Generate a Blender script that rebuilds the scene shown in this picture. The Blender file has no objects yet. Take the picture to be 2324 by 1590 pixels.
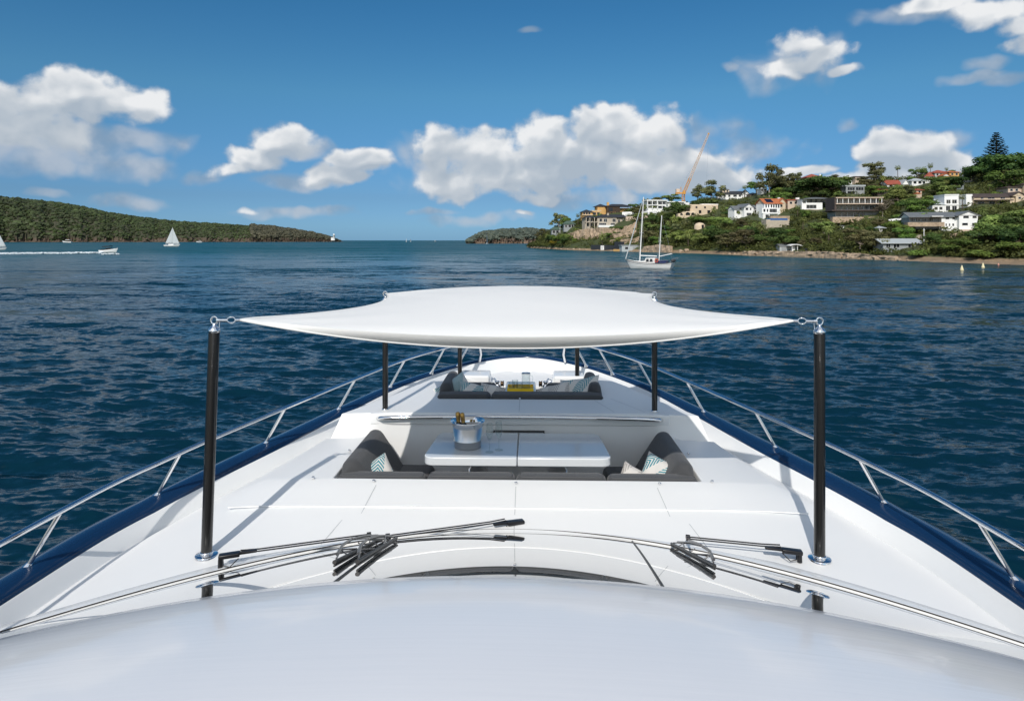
import bpy, bmesh, math, random
import numpy as np
from mathutils import Vector, Matrix, Euler

R = math.radians
SC = bpy.context.scene
COL = SC.collection

# ------------------------------------------------------------------ camera
CAMZ = 6.0                       # eye height above the water
PW, PH, FPX = 2324.0, 1590.0, 1549.0      # measured picture size and focal length (24 mm)
PHOR, PCX = 545.5, 1162.0
YAW = math.atan(42.0 / FPX)      # boat axis (+Y) is a little right of the optical axis
cam_d = bpy.data.cameras.new('camera')
cam_d.sensor_width = 36.0
cam_d.lens = FPX / PW * 36.0
cam_d.shift_y = -(PH / 2 - PHOR) / PW
cam_d.clip_start = 0.05
cam_d.clip_end = 150000.0
cam = bpy.data.objects.new('camera', cam_d)
cam.location = (0, 0, CAMZ)
cam.rotation_euler = (R(90), 0, YAW)
COL.objects.link(cam)
SC.camera = cam

# ------------------------------------------------------------------ sun, sky, exposure
SUN_EL, SUN_AZ = R(40), R(192)   # azimuth clockwise from +Y: behind, a little left
sun_d = bpy.data.lights.new('sun', 'SUN')
sun_d.energy = 3.3
sun_d.angle = R(0.53)
sun_d.color = (1.0, 0.95, 0.88)
sun = bpy.data.objects.new('sun', sun_d)
sdir = Vector((math.sin(SUN_AZ) * math.cos(SUN_EL), math.cos(SUN_AZ) * math.cos(SUN_EL), math.sin(SUN_EL)))
sun.rotation_euler = (-sdir).to_track_quat('-Z', 'Y').to_euler()
sun.location = sdir * 50
COL.objects.link(sun)

SC.view_settings.view_transform = 'Standard'
SC.view_settings.look = 'None'
SC.view_settings.exposure = 0.0
SC.view_settings.gamma = 1.0
SC.view_settings.use_curve_mapping = False
SC.cycles.max_bounces = 14
SC.cycles.glossy_bounces = 5
SC.cycles.transmission_bounces = 14
SC.cycles.transparent_max_bounces = 8
SC.cycles.sample_clamp_indirect = 6.0
SC.cycles.caustics_reflective = False
SC.cycles.caustics_refractive = False

def pix(x, y):                   # picture measure -> direction, world axes
    a = (x - PCX) / FPX
    b = -(y - PHOR) / FPX
    c, s = math.cos(YAW), math.sin(YAW)
    return Vector((a * c - s, a * s + c, b))

def azel(x, y):
    d = pix(x, y)
    return math.atan2(d.x, d.y), math.atan2(d.z, math.hypot(d.x, d.y))

world = bpy.data.worlds.new('World')
SC.world = world
world.use_nodes = True

def build_world():
    nt = world.node_tree
    N, L = nt.nodes, nt.links
    N.clear()
    out = N.new('ShaderNodeOutputWorld')
    sky = N.new('ShaderNodeTexSky')
    sky.sky_type = 'NISHITA'
    sky.sun_disc = False
    sky.sun_elevation = SUN_EL
    sky.sun_rotation = SUN_AZ
    sky.altitude = 10
    sky.air_density = 1.0
    sky.dust_density = 0.35
    sky.ozone_density = 2.2
    hs = N.new('ShaderNodeHueSaturation')
    hs.inputs['Saturation'].default_value = 1.16
    hs.inputs['Hue'].default_value = 0.493
    hs.inputs['Value'].default_value = 1.0
    L.new(sky.outputs[0], hs.inputs['Color'])
    bg1 = N.new('ShaderNodeBackground')
    bg1.inputs[1].default_value = 0.140

    def M(op, a, b=None, c=None, clamp=False):
        n = N.new('ShaderNodeMath'); n.operation = op; n.use_clamp = clamp
        for i, v in enumerate((a, b, c)):
            if v is None: continue
            if isinstance(v, (int, float)): n.inputs[i].default_value = v
            else: L.new(v, n.inputs[i])
        return n.outputs[0]
    def V(op, a, b):
        n = N.new('ShaderNodeVectorMath'); n.operation = op
        for i, v in enumerate((a, b)):
            if isinstance(v, tuple): n.inputs[i].default_value = v
            else: L.new(v, n.inputs[i])
        return n.outputs['Value'] if op == 'DOT_PRODUCT' else n.outputs[0]
    def S(x, lo, hi, to0=0.0, to1=1.0):
        n = N.new('ShaderNodeMapRange'); n.interpolation_type = 'SMOOTHSTEP'
        n.inputs[1].default_value = lo; n.inputs[2].default_value = hi
        n.inputs[3].default_value = to0; n.inputs[4].default_value = to1
        L.new(x, n.inputs[0]); return n.outputs[0]
    tc = N.new('ShaderNodeTexCoord')
    nm = N.new('ShaderNodeVectorMath'); nm.operation = 'NORMALIZE'
    L.new(tc.outputs['Generated'], nm.inputs[0])
    sp = N.new('ShaderNodeSeparateXYZ'); L.new(nm.outputs[0], sp.inputs[0])
    az = M('ARCTAN2', sp.outputs[0], sp.outputs[1])
    el = M('ARCSINE', sp.outputs[2])
    cb = N.new('ShaderNodeCombineXYZ'); L.new(az, cb.inputs[0]); L.new(el, cb.inputs[1])
    P0 = cb.outputs[0]
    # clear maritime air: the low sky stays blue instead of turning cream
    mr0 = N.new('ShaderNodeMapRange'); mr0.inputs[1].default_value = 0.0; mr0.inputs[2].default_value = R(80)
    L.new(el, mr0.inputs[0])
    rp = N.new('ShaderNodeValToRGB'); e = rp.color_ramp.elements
    stops = [(0.0, (.38, .80, 1.68)), (.044, (.40, .67, 1.13)), (.1475, (.58, .97, 1.15)), (.234, (.46, .94, 1.17)), (.5, (.55, .95, 1.2)), (.92, (2.1, 1.9, 1.7))]  # the top stop brightens the unseen sky overhead as fill light
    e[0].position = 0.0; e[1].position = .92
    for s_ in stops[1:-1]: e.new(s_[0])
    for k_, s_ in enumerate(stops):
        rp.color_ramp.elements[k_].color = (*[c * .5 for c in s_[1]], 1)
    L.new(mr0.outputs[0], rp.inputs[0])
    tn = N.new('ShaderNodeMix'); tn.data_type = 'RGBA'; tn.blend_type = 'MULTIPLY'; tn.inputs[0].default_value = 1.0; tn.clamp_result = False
    back = N.new('ShaderNodeMix'); back.data_type = 'RGBA'; back.inputs[7].default_value = (1.55, 1.35, 1.18, 1)     # sunward half of the sky, brightened out of view as fill light
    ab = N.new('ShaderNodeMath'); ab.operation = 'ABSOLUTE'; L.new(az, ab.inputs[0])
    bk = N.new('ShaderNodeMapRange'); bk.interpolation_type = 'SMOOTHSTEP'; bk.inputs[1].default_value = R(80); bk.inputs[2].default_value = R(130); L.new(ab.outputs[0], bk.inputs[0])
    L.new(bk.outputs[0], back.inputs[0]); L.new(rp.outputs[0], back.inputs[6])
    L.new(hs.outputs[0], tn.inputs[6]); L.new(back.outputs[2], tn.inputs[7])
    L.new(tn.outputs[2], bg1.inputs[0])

    def noise(vec, scale, detail, rough, off=(0, 0, 0), lac=2.0):
        p = V('ADD', vec, off)
        p = V('MULTIPLY', p, (scale, scale * 1.15, scale))
        n = N.new('ShaderNodeTexNoise'); n.noise_dimensions = '2D'
        n.inputs['Scale'].default_value = 1.0
        n.inputs['Detail'].default_value = detail
        n.inputs['Roughness'].default_value = rough
        n.inputs['Lacunarity'].default_value = lac
        L.new(p, n.inputs['Vector'])
        return n
    wn = noise(P0, 9.0, 3, 0.55, (3.1, 1.7, 0))
    wv = V('SUBTRACT', wn.outputs['Color'], (0.5, 0.5, 0.5))
    wv = V('MULTIPLY', wv, (0.055, 0.040, 0))
    PW_ = V('ADD', P0, wv)

    def lobes(lst, gx, gy, off, pos=None):
        acc = None
        for (x, y, rx, ry, w) in lst:
            a0, e0 = azel(x, y)
            a1, _ = azel(x + rx, y); _, e1 = azel(x, y - ry)
            ra, re = abs(a1 - a0), abs(e1 - e0)
            d = V('SUBTRACT', pos if pos is not None else PW_, (a0, e0, 0))
            d = V('MULTIPLY', d, (1 / (ra * gx), 1 / (re * gy), 0))
            q = V('DOT_PRODUCT', d, d)
            q = M('SUBTRACT', w + off, q)
            acc = q if acc is None else M('SMOOTH_MAX', acc, q, 0.35)
        return acc
    heap = [  # bright cumulus: x, y, half width, half height, weight
        (60, 245, 130, 72, 1), (175, 225, 100, 58, 1), (-70, 240, 120, 70, 1), (290, 238, 85, 42, 1),
        (60, 300, 140, 45, .9),
        (652, 318, 62, 40, 1), (590, 362, 70, 34, 1), (540, 388, 70, 20, .8),
        (820, 362, 58, 28, 1), (765, 398, 58, 28, 1),
        (1005, 335, 62, 52, 1), (1110, 350, 90, 58, 1), (1085, 395, 90, 46, 1), (1215, 325, 72, 60, 1), (1030, 414, 92, 40, 1),
        (1200, 400, 170, 52, 1), (1385, 300, 100, 62, 1), (1475, 312, 80, 64, 1), (1330, 360, 110, 60, 1),
        (1450, 385, 190, 62, 1), (1585, 375, 90, 48, 1), (1680, 405, 80, 34, .9),
        (1225, 452, 42, 20, 1), (1190, 492, 30, 9, .6), (560, 476, 28, 9, .45),
        (1815, 100, 48, 46, .8), (1850, 140, 78, 36, .8), (1775, 165, 48, 28, .7), (1920, 168, 50, 14, .6),
        (2010, 345, 62, 48, 1.1), (2085, 335, 72, 44, 1.1), (2150, 375, 66, 34, 1), (2070, 400, 140, 36, 1.1),
        (1835, 392, 60, 18, .9), (1950, 410, 80, 16, .7),
        (2120, 8, 100, 26, .8), (2240, 20, 90, 36, .9), (2300, 45, 60, 26, .8),
        (2440, 60, 150, 60, 1), (2600, 300, 200, 90, 1), (-300, 330, 180, 110, 1)]
    wisps = [
        (90, 352, 190, 42, .8), (290, 320, 130, 30, .8), (320, 378, 70, 22, .8), (-80, 370, 160, 40, .9),
        (660, 410, 110, 20, .6), (500, 400, 80, 16, .6), (690, 330, 70, 26, .6),
        (270, 450, 110, 20, .7), (105, 440, 55, 11, .6), (745, 485, 80, 14, .6), (600, 480, 70, 13, .5),
        (1100, 500, 130, 14, .5), (980, 480, 60, 10, .5), (1320, 450, 150, 30, .7),
        (2160, 312, 75, 24, .8), (2240, 140, 50, 18, .6), (2215, 172, 70, 13, .5), (2300, 178, 60, 18, .5),
        (1925, 277, 26, 18, .5), (1212, 73, 32, 9, .4), (1672, 160, 26, 14, .4), (1800, 150, 110, 60, .5),
        (2080, 30, 160, 24, .6), (1580, 330, 200, 60, .6), (970, 380, 90, 60, .6), (1900, 420, 160, 18, .6)]
    def billow(off):
        n = noise(PW_, 13.0, 5, 0.5, off)
        acc = M('MULTIPLY', M('SUBTRACT', n.outputs['Fac'], 0.5), 0.8)
        for sc_, w_ in ((21.0, .30), (47.0, .16)):            # rounded heads, large and small
            q = V('ADD', PW_, off); q = V('MULTIPLY', q, (sc_, sc_ * 1.15, sc_))
            v = N.new('ShaderNodeTexVoronoi'); v.voronoi_dimensions = '2D'; v.feature = 'SMOOTH_F1'
            v.inputs['Scale'].default_value = 1.0; v.inputs['Smoothness'].default_value = 0.45
            L.new(q, v.inputs['Vector'])
            acc = M('MULTIPLY_ADD', M('SUBTRACT', 0.42, v.outputs['Distance']), w_ * 1.6, acc)
        return acc
    la, le = -0.007, 0.012                                   # towards the sun side of each heap
    f1 = billow((0.3, 0.9, 0))
    f2 = billow((0.3 + la, 0.9 + le, 0))
    nb = noise(P0, 40.0, 4, 0.55, (7.3, 2.9, 0))
    D = lobes(heap, 1.10, 1.06, .32)
    Du = lobes(heap, 1.10, 1.06, .32, V('ADD', PW_, (-0.006, 0.022, 0)))
    dens = M('MULTIPLY_ADD', f1, 1.55, D)
    dens = M('MULTIPLY_ADD', M('SUBTRACT', nb.outputs['Fac'], 0.5), 1.0, dens)
    # scattered heaps added overhead and behind, out of view, to lift the ambient light
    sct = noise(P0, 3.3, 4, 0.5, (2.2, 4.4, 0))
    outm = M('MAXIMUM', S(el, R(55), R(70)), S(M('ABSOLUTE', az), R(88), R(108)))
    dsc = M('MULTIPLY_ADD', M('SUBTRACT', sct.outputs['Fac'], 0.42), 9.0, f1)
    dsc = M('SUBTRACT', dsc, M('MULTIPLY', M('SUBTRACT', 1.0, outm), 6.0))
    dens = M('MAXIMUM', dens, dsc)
    a1 = S(dens, -0.06, 0.82)
    W = lobes(wisps, 1.15, 1.2, .1)
    dw = M('MULTIPLY_ADD', f1, 2.2, W)
    a2 = M('MULTIPLY', S(dw, -0.45, 1.0), 0.72)
    # light: lit side of the billows, heavy cores and flat bases greyer
    rel = M('SUBTRACT', f1, f2)
    lit = M('MULTIPLY_ADD', rel, 1.15, 0.56)
    big = noise(PW_, 7.5, 3, 0.5, (5.5, 3.2, 0))
    lit = M('MULTIPLY_ADD', M('SUBTRACT', big.outputs['Fac'], 0.5), 1.6, lit)
    a_, e_hi = azel(1162, 260); a_, e_lo = azel(1162, 440)
    tp = N.new('ShaderNodeMath'); tp.operation = 'SUBTRACT'; L.new(D, tp.inputs[0]); L.new(Du, tp.inputs[1])   # how near the upper side
    lit = M('ADD', lit, S(tp.outputs[0], -0.70, 0.95, -0.60, 0.36))
    rim = S(dens, 0.3, 1.5, 0.16, -0.16)
    lit = M('ADD', lit, rim)
    lit = M('MAXIMUM', M('MINIMUM', lit, 1.0), 0.0)
    cr = N.new('ShaderNodeValToRGB')
    e = cr.color_ramp.elements
    e[0].position = 0.0; e[0].color = (0.41, 0.48, 0.56, 1)
    e[1].position = 1.0; e[1].color = (0.86, 0.87, 0.88, 1)
    m_ = cr.color_ramp.elements.new(0.5); m_.color = (0.55, 0.60, 0.655, 1)
    L.new(lit, cr.inputs[0])
    wl = noise(P0, 12.0, 4, 0.55, (1.5, 8.2, 0))
    cw = N.new('ShaderNodeMix'); cw.data_type = 'RGBA'
    cw.inputs[6].default_value = (0.27, 0.36, 0.47, 1); cw.inputs[7].default_value = (0.52, 0.56, 0.62, 1)
    L.new(S(wl.outputs['Fac'], 0.35, 0.65), cw.inputs[0])
    mc = N.new('ShaderNodeMix'); mc.data_type = 'RGBA'
    L.new(a1, mc.inputs[0]); L.new(cw.outputs[2], mc.inputs[6]); L.new(cr.outputs[0], mc.inputs[7])
    at = M('SUBTRACT', 1.0, M('MULTIPLY', M('SUBTRACT', 1.0, M('MULTIPLY', a1, 0.97)), M('SUBTRACT', 1.0, a2)))
    at = M('MULTIPLY', at, S(el, 0.0, 0.02))
    bg2 = N.new('ShaderNodeBackground'); bg2.inputs[1].default_value = 1.0
    L.new(mc.outputs[2], bg2.inputs[0])
    mx = N.new('ShaderNodeMixShader')
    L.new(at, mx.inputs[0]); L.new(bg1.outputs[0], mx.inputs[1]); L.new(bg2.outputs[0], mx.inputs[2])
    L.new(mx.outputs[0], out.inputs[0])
build_world()

# ------------------------------------------------------------------ helpers
def at_h(x, y, h):               # picture measure on the level h below the eye
    d = pix(x, y)
    return Vector((0, 0, CAMZ)) + d * (h / -d.z)
def at_D(x, y, D):               # picture measure at distance D along the optical axis
    return Vector((0, 0, CAMZ)) + pix(x, y) * D
def proj(p):
    c, s = math.cos(YAW), math.sin(YAW)
    dx, dy, dz = p[0], p[1], p[2] - CAMZ
    f = -dx * s + dy * c
    return PCX + (dx * c + dy * s) / f * FPX, PHOR - dz / f * FPX

def tag(o, label=None, cat=None, group=None, kind=None):
    if label: o['label'] = label
    if cat: o['category'] = cat
    if group: o['group'] = group
    if kind: o['kind'] = kind
    return o
def empty(name, loc=(0, 0, 0), rz=0.0, label=None, cat=None, group=None, parent=None):
    o = bpy.data.objects.new(name, None)
    COL.objects.link(o)
    o.empty_display_size = 0.3
    o.location = loc; o.rotation_euler = (0, 0, rz)
    if parent: o.parent = parent
    return tag(o, label, cat, group)
def copy_tree(o, parent=None):
    c = o.copy(); COL.objects.link(c)
    if parent: c.parent = parent
    for ch in list(o.children): copy_tree(ch, c)
    return c

class MB:
    """collects shapes and links them as one mesh object"""
    def __init__(s): s.v = []; s.f = []; s.sm = []
    def add(s, vs, fs, smooth=False):
        b = len(s.v)
        s.v.extend([tuple(v) for v in vs])
        for f in fs:
            s.f.append(tuple(b + i for i in f)); s.sm.append(smooth)
        return s
    def box(s, x0, x1, y0, y1, z0, z1, M=None):
        vs = [Vector((x, y, z)) for z in (z0, z1) for y in (y0, y1) for x in (x0, x1)]
        if M is not None: vs = [M @ v for v in vs]
        return s.add(vs, [(0, 2, 3, 1), (4, 5, 7, 6), (0, 1, 5, 4), (2, 6, 7, 3), (0, 4, 6, 2), (1, 3, 7, 5)])
    def rbox(s, x0, x1, y0, y1, z0, z1, b=0.02, M=None, seg=4):
        # box with rounded plan corners and chamfered top and bottom
        bm = bmesh.new()
        bmesh.ops.create_cube(bm, size=1)
        for v in bm.verts:
            v.co = Vector(((x0 + x1) / 2 + v.co.x * (x1 - x0), (y0 + y1) / 2 + v.co.y * (y1 - y0), (z0 + z1) / 2 + v.co.z * (z1 - z0)))
        bmesh.ops.bevel(bm, geom=list(bm.edges), offset=b, segments=seg, profile=0.5, affect='EDGES')
        bm.verts.index_update()
        vs = [v.co.copy() for v in bm.verts]
        if M is not None: vs = [M @ v for v in vs]
        fs = [[v.index for v in f.verts] for f in bm.faces]
        bm.free()
        return s.add(vs, fs, True)
    def tube(s, pts, r, seg=10, caps=True, closed=False):
        pts = [Vector(p) for p in pts]; n = len(pts)
        rs = r if isinstance(r, (list, tuple)) else [r] * n
        vs = []; up = None
        for i, p in enumerate(pts):
            if closed: t = pts[(i + 1) % n] - pts[i - 1]
            else: t = pts[min(i + 1, n - 1)] - pts[max(i - 1, 0)]
            t.normalize()
            if up is None:
                up = Vector((0, 0, 1)) if abs(t.z) < 0.9 else Vector((1, 0, 0))
            a = t.cross(up).normalized(); b = a.cross(t).normalized(); up = b
            for k in range(seg):
                w = 2 * math.pi * k / seg
                vs.append(p + (a * math.cos(w) + b * math.sin(w)) * rs[i])
        fs = []
        for i in range(n if closed else n - 1):
            j = (i + 1) % n
            for k in range(seg):
                l = (k + 1) % seg
                fs.append((i * seg + k, i * seg + l, j * seg + l, j * seg + k))
        s.add(vs, fs, True)
        if caps and not closed:
            s.add(vs[:seg], [tuple(range(seg))[::-1]])
            s.add(vs[-seg:], [tuple(range(seg))])
        return s
    def lathe(s, prof, c=(0, 0, 0), seg=28, M=None):
        vs = []; fs = []; n = len(prof)
        for (r, z) in prof:
            for k in range(seg):
                w = 2 * math.pi * k / seg
                v = Vector((r * math.cos(w), r * math.sin(w), z))
                if M is not None: v = M @ v
                vs.append(v + Vector(c))
        for i in range(n - 1):
            for k in range(seg):
                l = (k + 1) % seg
                fs.append((i * seg + k, i * seg + l, (i + 1) * seg + l, (i + 1) * seg + k))
        return s.add(vs, fs, True)
    def grid(s, P, smooth=True, flip=False, closed_u=False):
        nu = len(P); nv = len(P[0])
        vs = [p for row in P for p in row]; fs = []
        for i in range(nu if closed_u else nu - 1):
            ii = (i + 1) % nu
            for j in range(nv - 1):
                q = (i * nv + j, ii * nv + j, ii * nv + j + 1, i * nv + j + 1)
                fs.append(q[::-1] if flip else q)
        return s.add(vs, fs, smooth)
    def prism(s, poly, z0, z1, M=None):
        n = len(poly)
        vs = [Vector((x, y, z0)) for x, y in poly] + [Vector((x, y, z1)) for x, y in poly]
        if M is not None: vs = [M @ v for v in vs]
        fs = [tuple(range(n))[::-1], tuple(range(n, 2 * n))] + [(i, (i + 1) % n, (i + 1) % n + n, i + n) for i in range(n)]
        return s.add(vs, fs)
    def ico(s, c, r, sub=2, sq=(1, 1, 1), jit=0.0, seed=0):
        bm = bmesh.new(); bmesh.ops.create_icosphere(bm, subdivisions=sub, radius=1)
        rng = random.Random(seed); bm.verts.index_update()
        vs = []
        for v in bm.verts:
            k = r * (1 + jit * (rng.random() - .5) * 2)
            vs.append(Vector((c[0] + v.co.x * k * sq[0], c[1] + v.co.y * k * sq[1], c[2] + v.co.z * k * sq[2])))
        fs = [[v.index for v in f.verts] for f in bm.faces]; bm.free()
        return s.add(vs, fs, True)
    def build(s, name, mat, parent=None, loc=None, bevel=0.0, seg=2, sharp=None, subsurf=0):
        me = bpy.data.meshes.new(name)
        me.from_pydata(s.v, [], s.f)
        me.polygons.foreach_set('use_smooth', s.sm)
        me.materials.append(mat)
        me.update()
        if sharp is not None:
            me.polygons.foreach_set('use_smooth', [True] * len(s.f))
            me.set_sharp_from_angle(angle=R(sharp))
        o = bpy.data.objects.new(name, me); COL.objects.link(o)
        if parent: o.parent = parent
        if loc is not None: o.location = loc
        if bevel:
            m = o.modifiers.new('bevel', 'BEVEL'); m.width = bevel; m.segments = seg
            m.limit_method = 'ANGLE'; m.angle_limit = R(32); m.harden_normals = False
            me.polygons.foreach_set('use_smooth', [True] * len(s.f))
            me.set_sharp_from_angle(angle=R(50))
        if subsurf:
            m = o.modifiers.new('sub', 'SUBSURF'); m.levels = subsurf; m.render_levels = subsurf
        return o

def np_mesh(name, V, F, mat, parent=None, smooth=False, tint=None):
    """fast mesh from arrays (all faces with the same vertex count)"""
    me = bpy.data.meshes.new(name)
    nv, nf, k = len(V), len(F), F.shape[1]
    me.vertices.add(nv); me.vertices.foreach_set('co', np.asarray(V, np.float32).ravel())
    me.loops.add(nf * k); me.loops.foreach_set('vertex_index', np.asarray(F, np.int32).ravel())
    me.polygons.add(nf); me.polygons.foreach_set('loop_start', np.arange(0, nf * k, k, dtype=np.int32))
    me.polygons.foreach_set('use_smooth', np.full(nf, smooth))
    if tint is not None:
        at = me.attributes.new('tint', 'FLOAT', 'FACE'); at.data.foreach_set('value', np.asarray(tint, np.float32))
    me.materials.append(mat)
    me.update(calc_edges=True)
    o = bpy.data.objects.new(name, me); COL.objects.link(o)
    if parent: o.parent = parent
    return o

# ------------------------------------------------------------------ materials
def mat(name, col, rough=0.5, metal=0.0, ior=1.45, coat=0.0, var=0.0, vscale=3.0, bump=0.0, bscale=40.0,
        trans=0.0, rvar=0.0, sheen=0.0):
    m = bpy.data.materials.new(name); m.use_nodes = True
    nt = m.node_tree; N, L = nt.nodes, nt.links
    b = N['Principled BSDF']
    b.inputs['Base Color'].default_value = (*col, 1)
    b.inputs['Roughness'].default_value = rough
    b.inputs['Metallic'].default_value = metal
    b.inputs['IOR'].default_value = ior
    b.inputs['Coat Weight'].default_value = coat
    b.inputs['Coat Roughness'].default_value = 0.06
    b.inputs['Transmission Weight'].default_value = trans
    b.inputs['Sheen Weight'].default_value = sheen
    tc = N.new('ShaderNodeTexCoord')
    if var or rvar:
        n = N.new('ShaderNodeTexNoise'); n.inputs['Scale'].default_value = vscale; n.inputs['Detail'].default_value = 6
        n.inputs['Roughness'].default_value = 0.6
        L.new(tc.outputs['Object'], n.inputs['Vector'])
        if var:
            mr = N.new('ShaderNodeMapRange'); mr.inputs[1].default_value = 0.3; mr.inputs[2].default_value = 0.7
            mr.inputs[3].default_value = 1 - var; mr.inputs[4].default_value = 1 + var
            L.new(n.outputs['Fac'], mr.inputs[0])
            mx = N.new('ShaderNodeMix'); mx.data_type = 'RGBA'; mx.blend_type = 'MULTIPLY'; mx.inputs[0].default_value = 1
            mx.inputs[6].default_value = (*col, 1); L.new(mr.outputs[0], mx.inputs[7]); L.new(mx.outputs[2], b.inputs['Base Color'])
        if rvar:
            mr = N.new('ShaderNodeMapRange'); mr.inputs[1].default_value = 0.3; mr.inputs[2].default_value = 0.7
            mr.inputs[3].default_value = max(0.02, rough - rvar); mr.inputs[4].default_value = rough + rvar
            L.new(n.outputs['Fac'], mr.inputs[0]); L.new(mr.outputs[0], b.inputs['Roughness'])
    if bump:
        n = N.new('ShaderNodeTexNoise'); n.inputs['Scale'].default_value = bscale; n.inputs['Detail'].default_value = 4
        L.new(tc.outputs['Object'], n.inputs['Vector'])
        bp = N.new('ShaderNodeBump'); bp.inputs['Strength'].default_value = bump; bp.inputs['Distance'].default_value = 0.01
        L.new(n.outputs['Fac'], bp.inputs['Height']); L.new(bp.outputs[0], b.inputs['Normal'])
    return m

def foliage(name, c0, c1, trans=0.36, spread=0.25):
    """leaf colour from each leaf's own tint and each tree's own random number"""
    m = bpy.data.materials.new(name); m.use_nodes = True
    N, L = m.node_tree.nodes, m.node_tree.links
    b = N['Principled BSDF']; b.inputs['Roughness'].default_value = 0.6; b.inputs['IOR'].default_value = 1.35
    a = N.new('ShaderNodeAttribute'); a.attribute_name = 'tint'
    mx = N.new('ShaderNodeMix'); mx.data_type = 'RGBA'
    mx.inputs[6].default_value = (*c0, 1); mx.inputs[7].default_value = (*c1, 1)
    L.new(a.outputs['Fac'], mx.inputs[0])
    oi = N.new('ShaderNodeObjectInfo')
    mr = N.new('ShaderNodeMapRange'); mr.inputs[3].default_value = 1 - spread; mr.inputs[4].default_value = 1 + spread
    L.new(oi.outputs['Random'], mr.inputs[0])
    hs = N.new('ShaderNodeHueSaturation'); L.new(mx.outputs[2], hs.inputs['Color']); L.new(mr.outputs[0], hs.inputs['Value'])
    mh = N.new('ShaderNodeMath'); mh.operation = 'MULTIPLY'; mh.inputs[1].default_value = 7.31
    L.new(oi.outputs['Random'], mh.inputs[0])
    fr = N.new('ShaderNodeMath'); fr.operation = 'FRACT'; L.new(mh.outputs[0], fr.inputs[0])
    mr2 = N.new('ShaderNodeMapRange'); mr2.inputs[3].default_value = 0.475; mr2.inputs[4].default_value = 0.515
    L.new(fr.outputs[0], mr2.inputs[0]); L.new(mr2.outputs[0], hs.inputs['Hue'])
    L.new(hs.outputs[0], b.inputs['Base Color'])
    if trans:
        t = N.new('ShaderNodeBsdfTranslucent'); L.new(hs.outputs[0], t.inputs[0])
        ms = N.new('ShaderNodeMixShader'); ms.inputs[0].default_value = trans
        L.new(b.outputs[0], ms.inputs[1]); L.new(t.outputs[0], ms.inputs[2])
        L.new(ms.outputs[0], N['Material Output'].inputs[0])
    return m
# ================================================================== the yacht
XC = -0.10                       # the boat's centreline
yacht = empty('motor_yacht', (XC, 0, 0), label='white motor yacht with navy gunwale whose foredeck fills the foreground', cat='yacht')
def Zh(h): return CAMZ - h
def loc_h(x, y, h):
    p = at_h(x, y, h); return Vector((p.x - XC, p.y, p.z))

M_gel = mat('gelcoat_white', (0.80, 0.81, 0.81), 0.22, coat=0.35, rvar=0.06, vscale=2.0)
M_deck = mat('deck_white', (0.80, 0.805, 0.80), 0.42, bump=0.05, bscale=420, var=0.012, vscale=1.5)
M_navy = mat('navy_paint', (0.005, 0.026, 0.075), 0.2, coat=0.4)
M_chrome = mat('polished_steel', (0.80, 0.80, 0.81), 0.07, metal=1.0)
M_brushed = mat('brushed_steel', (0.62, 0.63, 0.64), 0.3, metal=1.0, bump=0.03, bscale=150)
M_black = mat('black_rubber', (0.012, 0.012, 0.013), 0.45)
M_blackg = mat('black_enamel', (0.015, 0.015, 0.017), 0.28)
M_seam = mat('seam_grey', (0.48, 0.50, 0.51), 0.5)
M_seal = mat('seal_brown_black', (0.03, 0.027, 0.025), 0.5)
M_cush = mat('charcoal_canvas', (0.056, 0.058, 0.062), 0.85, bump=0.25, bscale=900, sheen=0.15, var=0.08, vscale=6)
M_pipe = mat('charcoal_piping', (0.09, 0.092, 0.096), 0.7)
M_tab = mat('table_lacquer', (0.66, 0.69, 0.715), 0.2, coat=0.45)
M_sole = mat('sole_white', (0.70, 0.71, 0.71), 0.5)

# carbon pole: fine weave in the lacquer
def carbon():
    m = mat('carbon_lacquer', (0.018, 0.017, 0.017), 0.3, coat=0.5)
    N, L = m.node_tree.nodes, m.node_tree.links
    tc = N.new('ShaderNodeTexCoord'); w = N.new('ShaderNodeTexWave'); w.bands_direction = 'Z'
    w.inputs['Scale'].default_value = 60; w.inputs['Distortion'].default_value = 0.6
    L.new(tc.outputs['Object'], w.inputs[0])
    r = N.new('ShaderNodeValToRGB'); r.color_ramp.elements[0].color = (0.004, 0.004, 0.004, 1); r.color_ramp.elements[1].color = (0.016, 0.015, 0.014, 1)
    L.new(w.outputs['Fac'], r.inputs[0]); L.new(r.outputs[0], N['Principled BSDF'].inputs['Base Color'])
    return m
M_carbon = carbon()

# ---- plan of the gunwale
def crom(pts, n=10):
    out = []
    P = [np.array(p, float) for p in pts]
    for i in range(len(P) - 1):
        p0 = P[max(i - 1, 0)]; p1 = P[i]; p2 = P[i + 1]; p3 = P[min(i + 2, len(P) - 1)]
        for k in range(n):
            t = k / n
            out.append(0.5 * ((2 * p1) + (-p0 + p2) * t + (2 * p0 - 5 * p1 + 4 * p2 - p3) * t * t + (-p0 + 3 * p1 - 3 * p2 + p3) * t ** 3))
    out.append(P[-1])
    return np.array(out)
half = [(-2.72, -3.0), (-2.72, 0.0), (-2.71, 2.0), (-2.645, 3.5), (-2.50, 4.40), (-2.06, 5.53), (-1.72, 6.45), (-1.37, 7.28),
        (-0.86, 8.06), (-0.45, 8.48), (-0.16, 8.63)]
full = half + [(-x, y) for x, y in half[::-1]]
GP = crom(full, 12)
def hg(y): return float(np.interp(y, [-3, 2, 3.5, 4.4, 5.5, 7.3, 8.66], [1.78, 1.76, 1.74, 1.72, 1.63, 1.53, 1.45]))
TG = np.gradient(GP, axis=0); TG /= np.linalg.norm(TG, axis=1)[:, None]
NRM = np.stack([TG[:, 1], -TG[:, 0]], 1)                  # points inboard on the left half going forward
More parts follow.
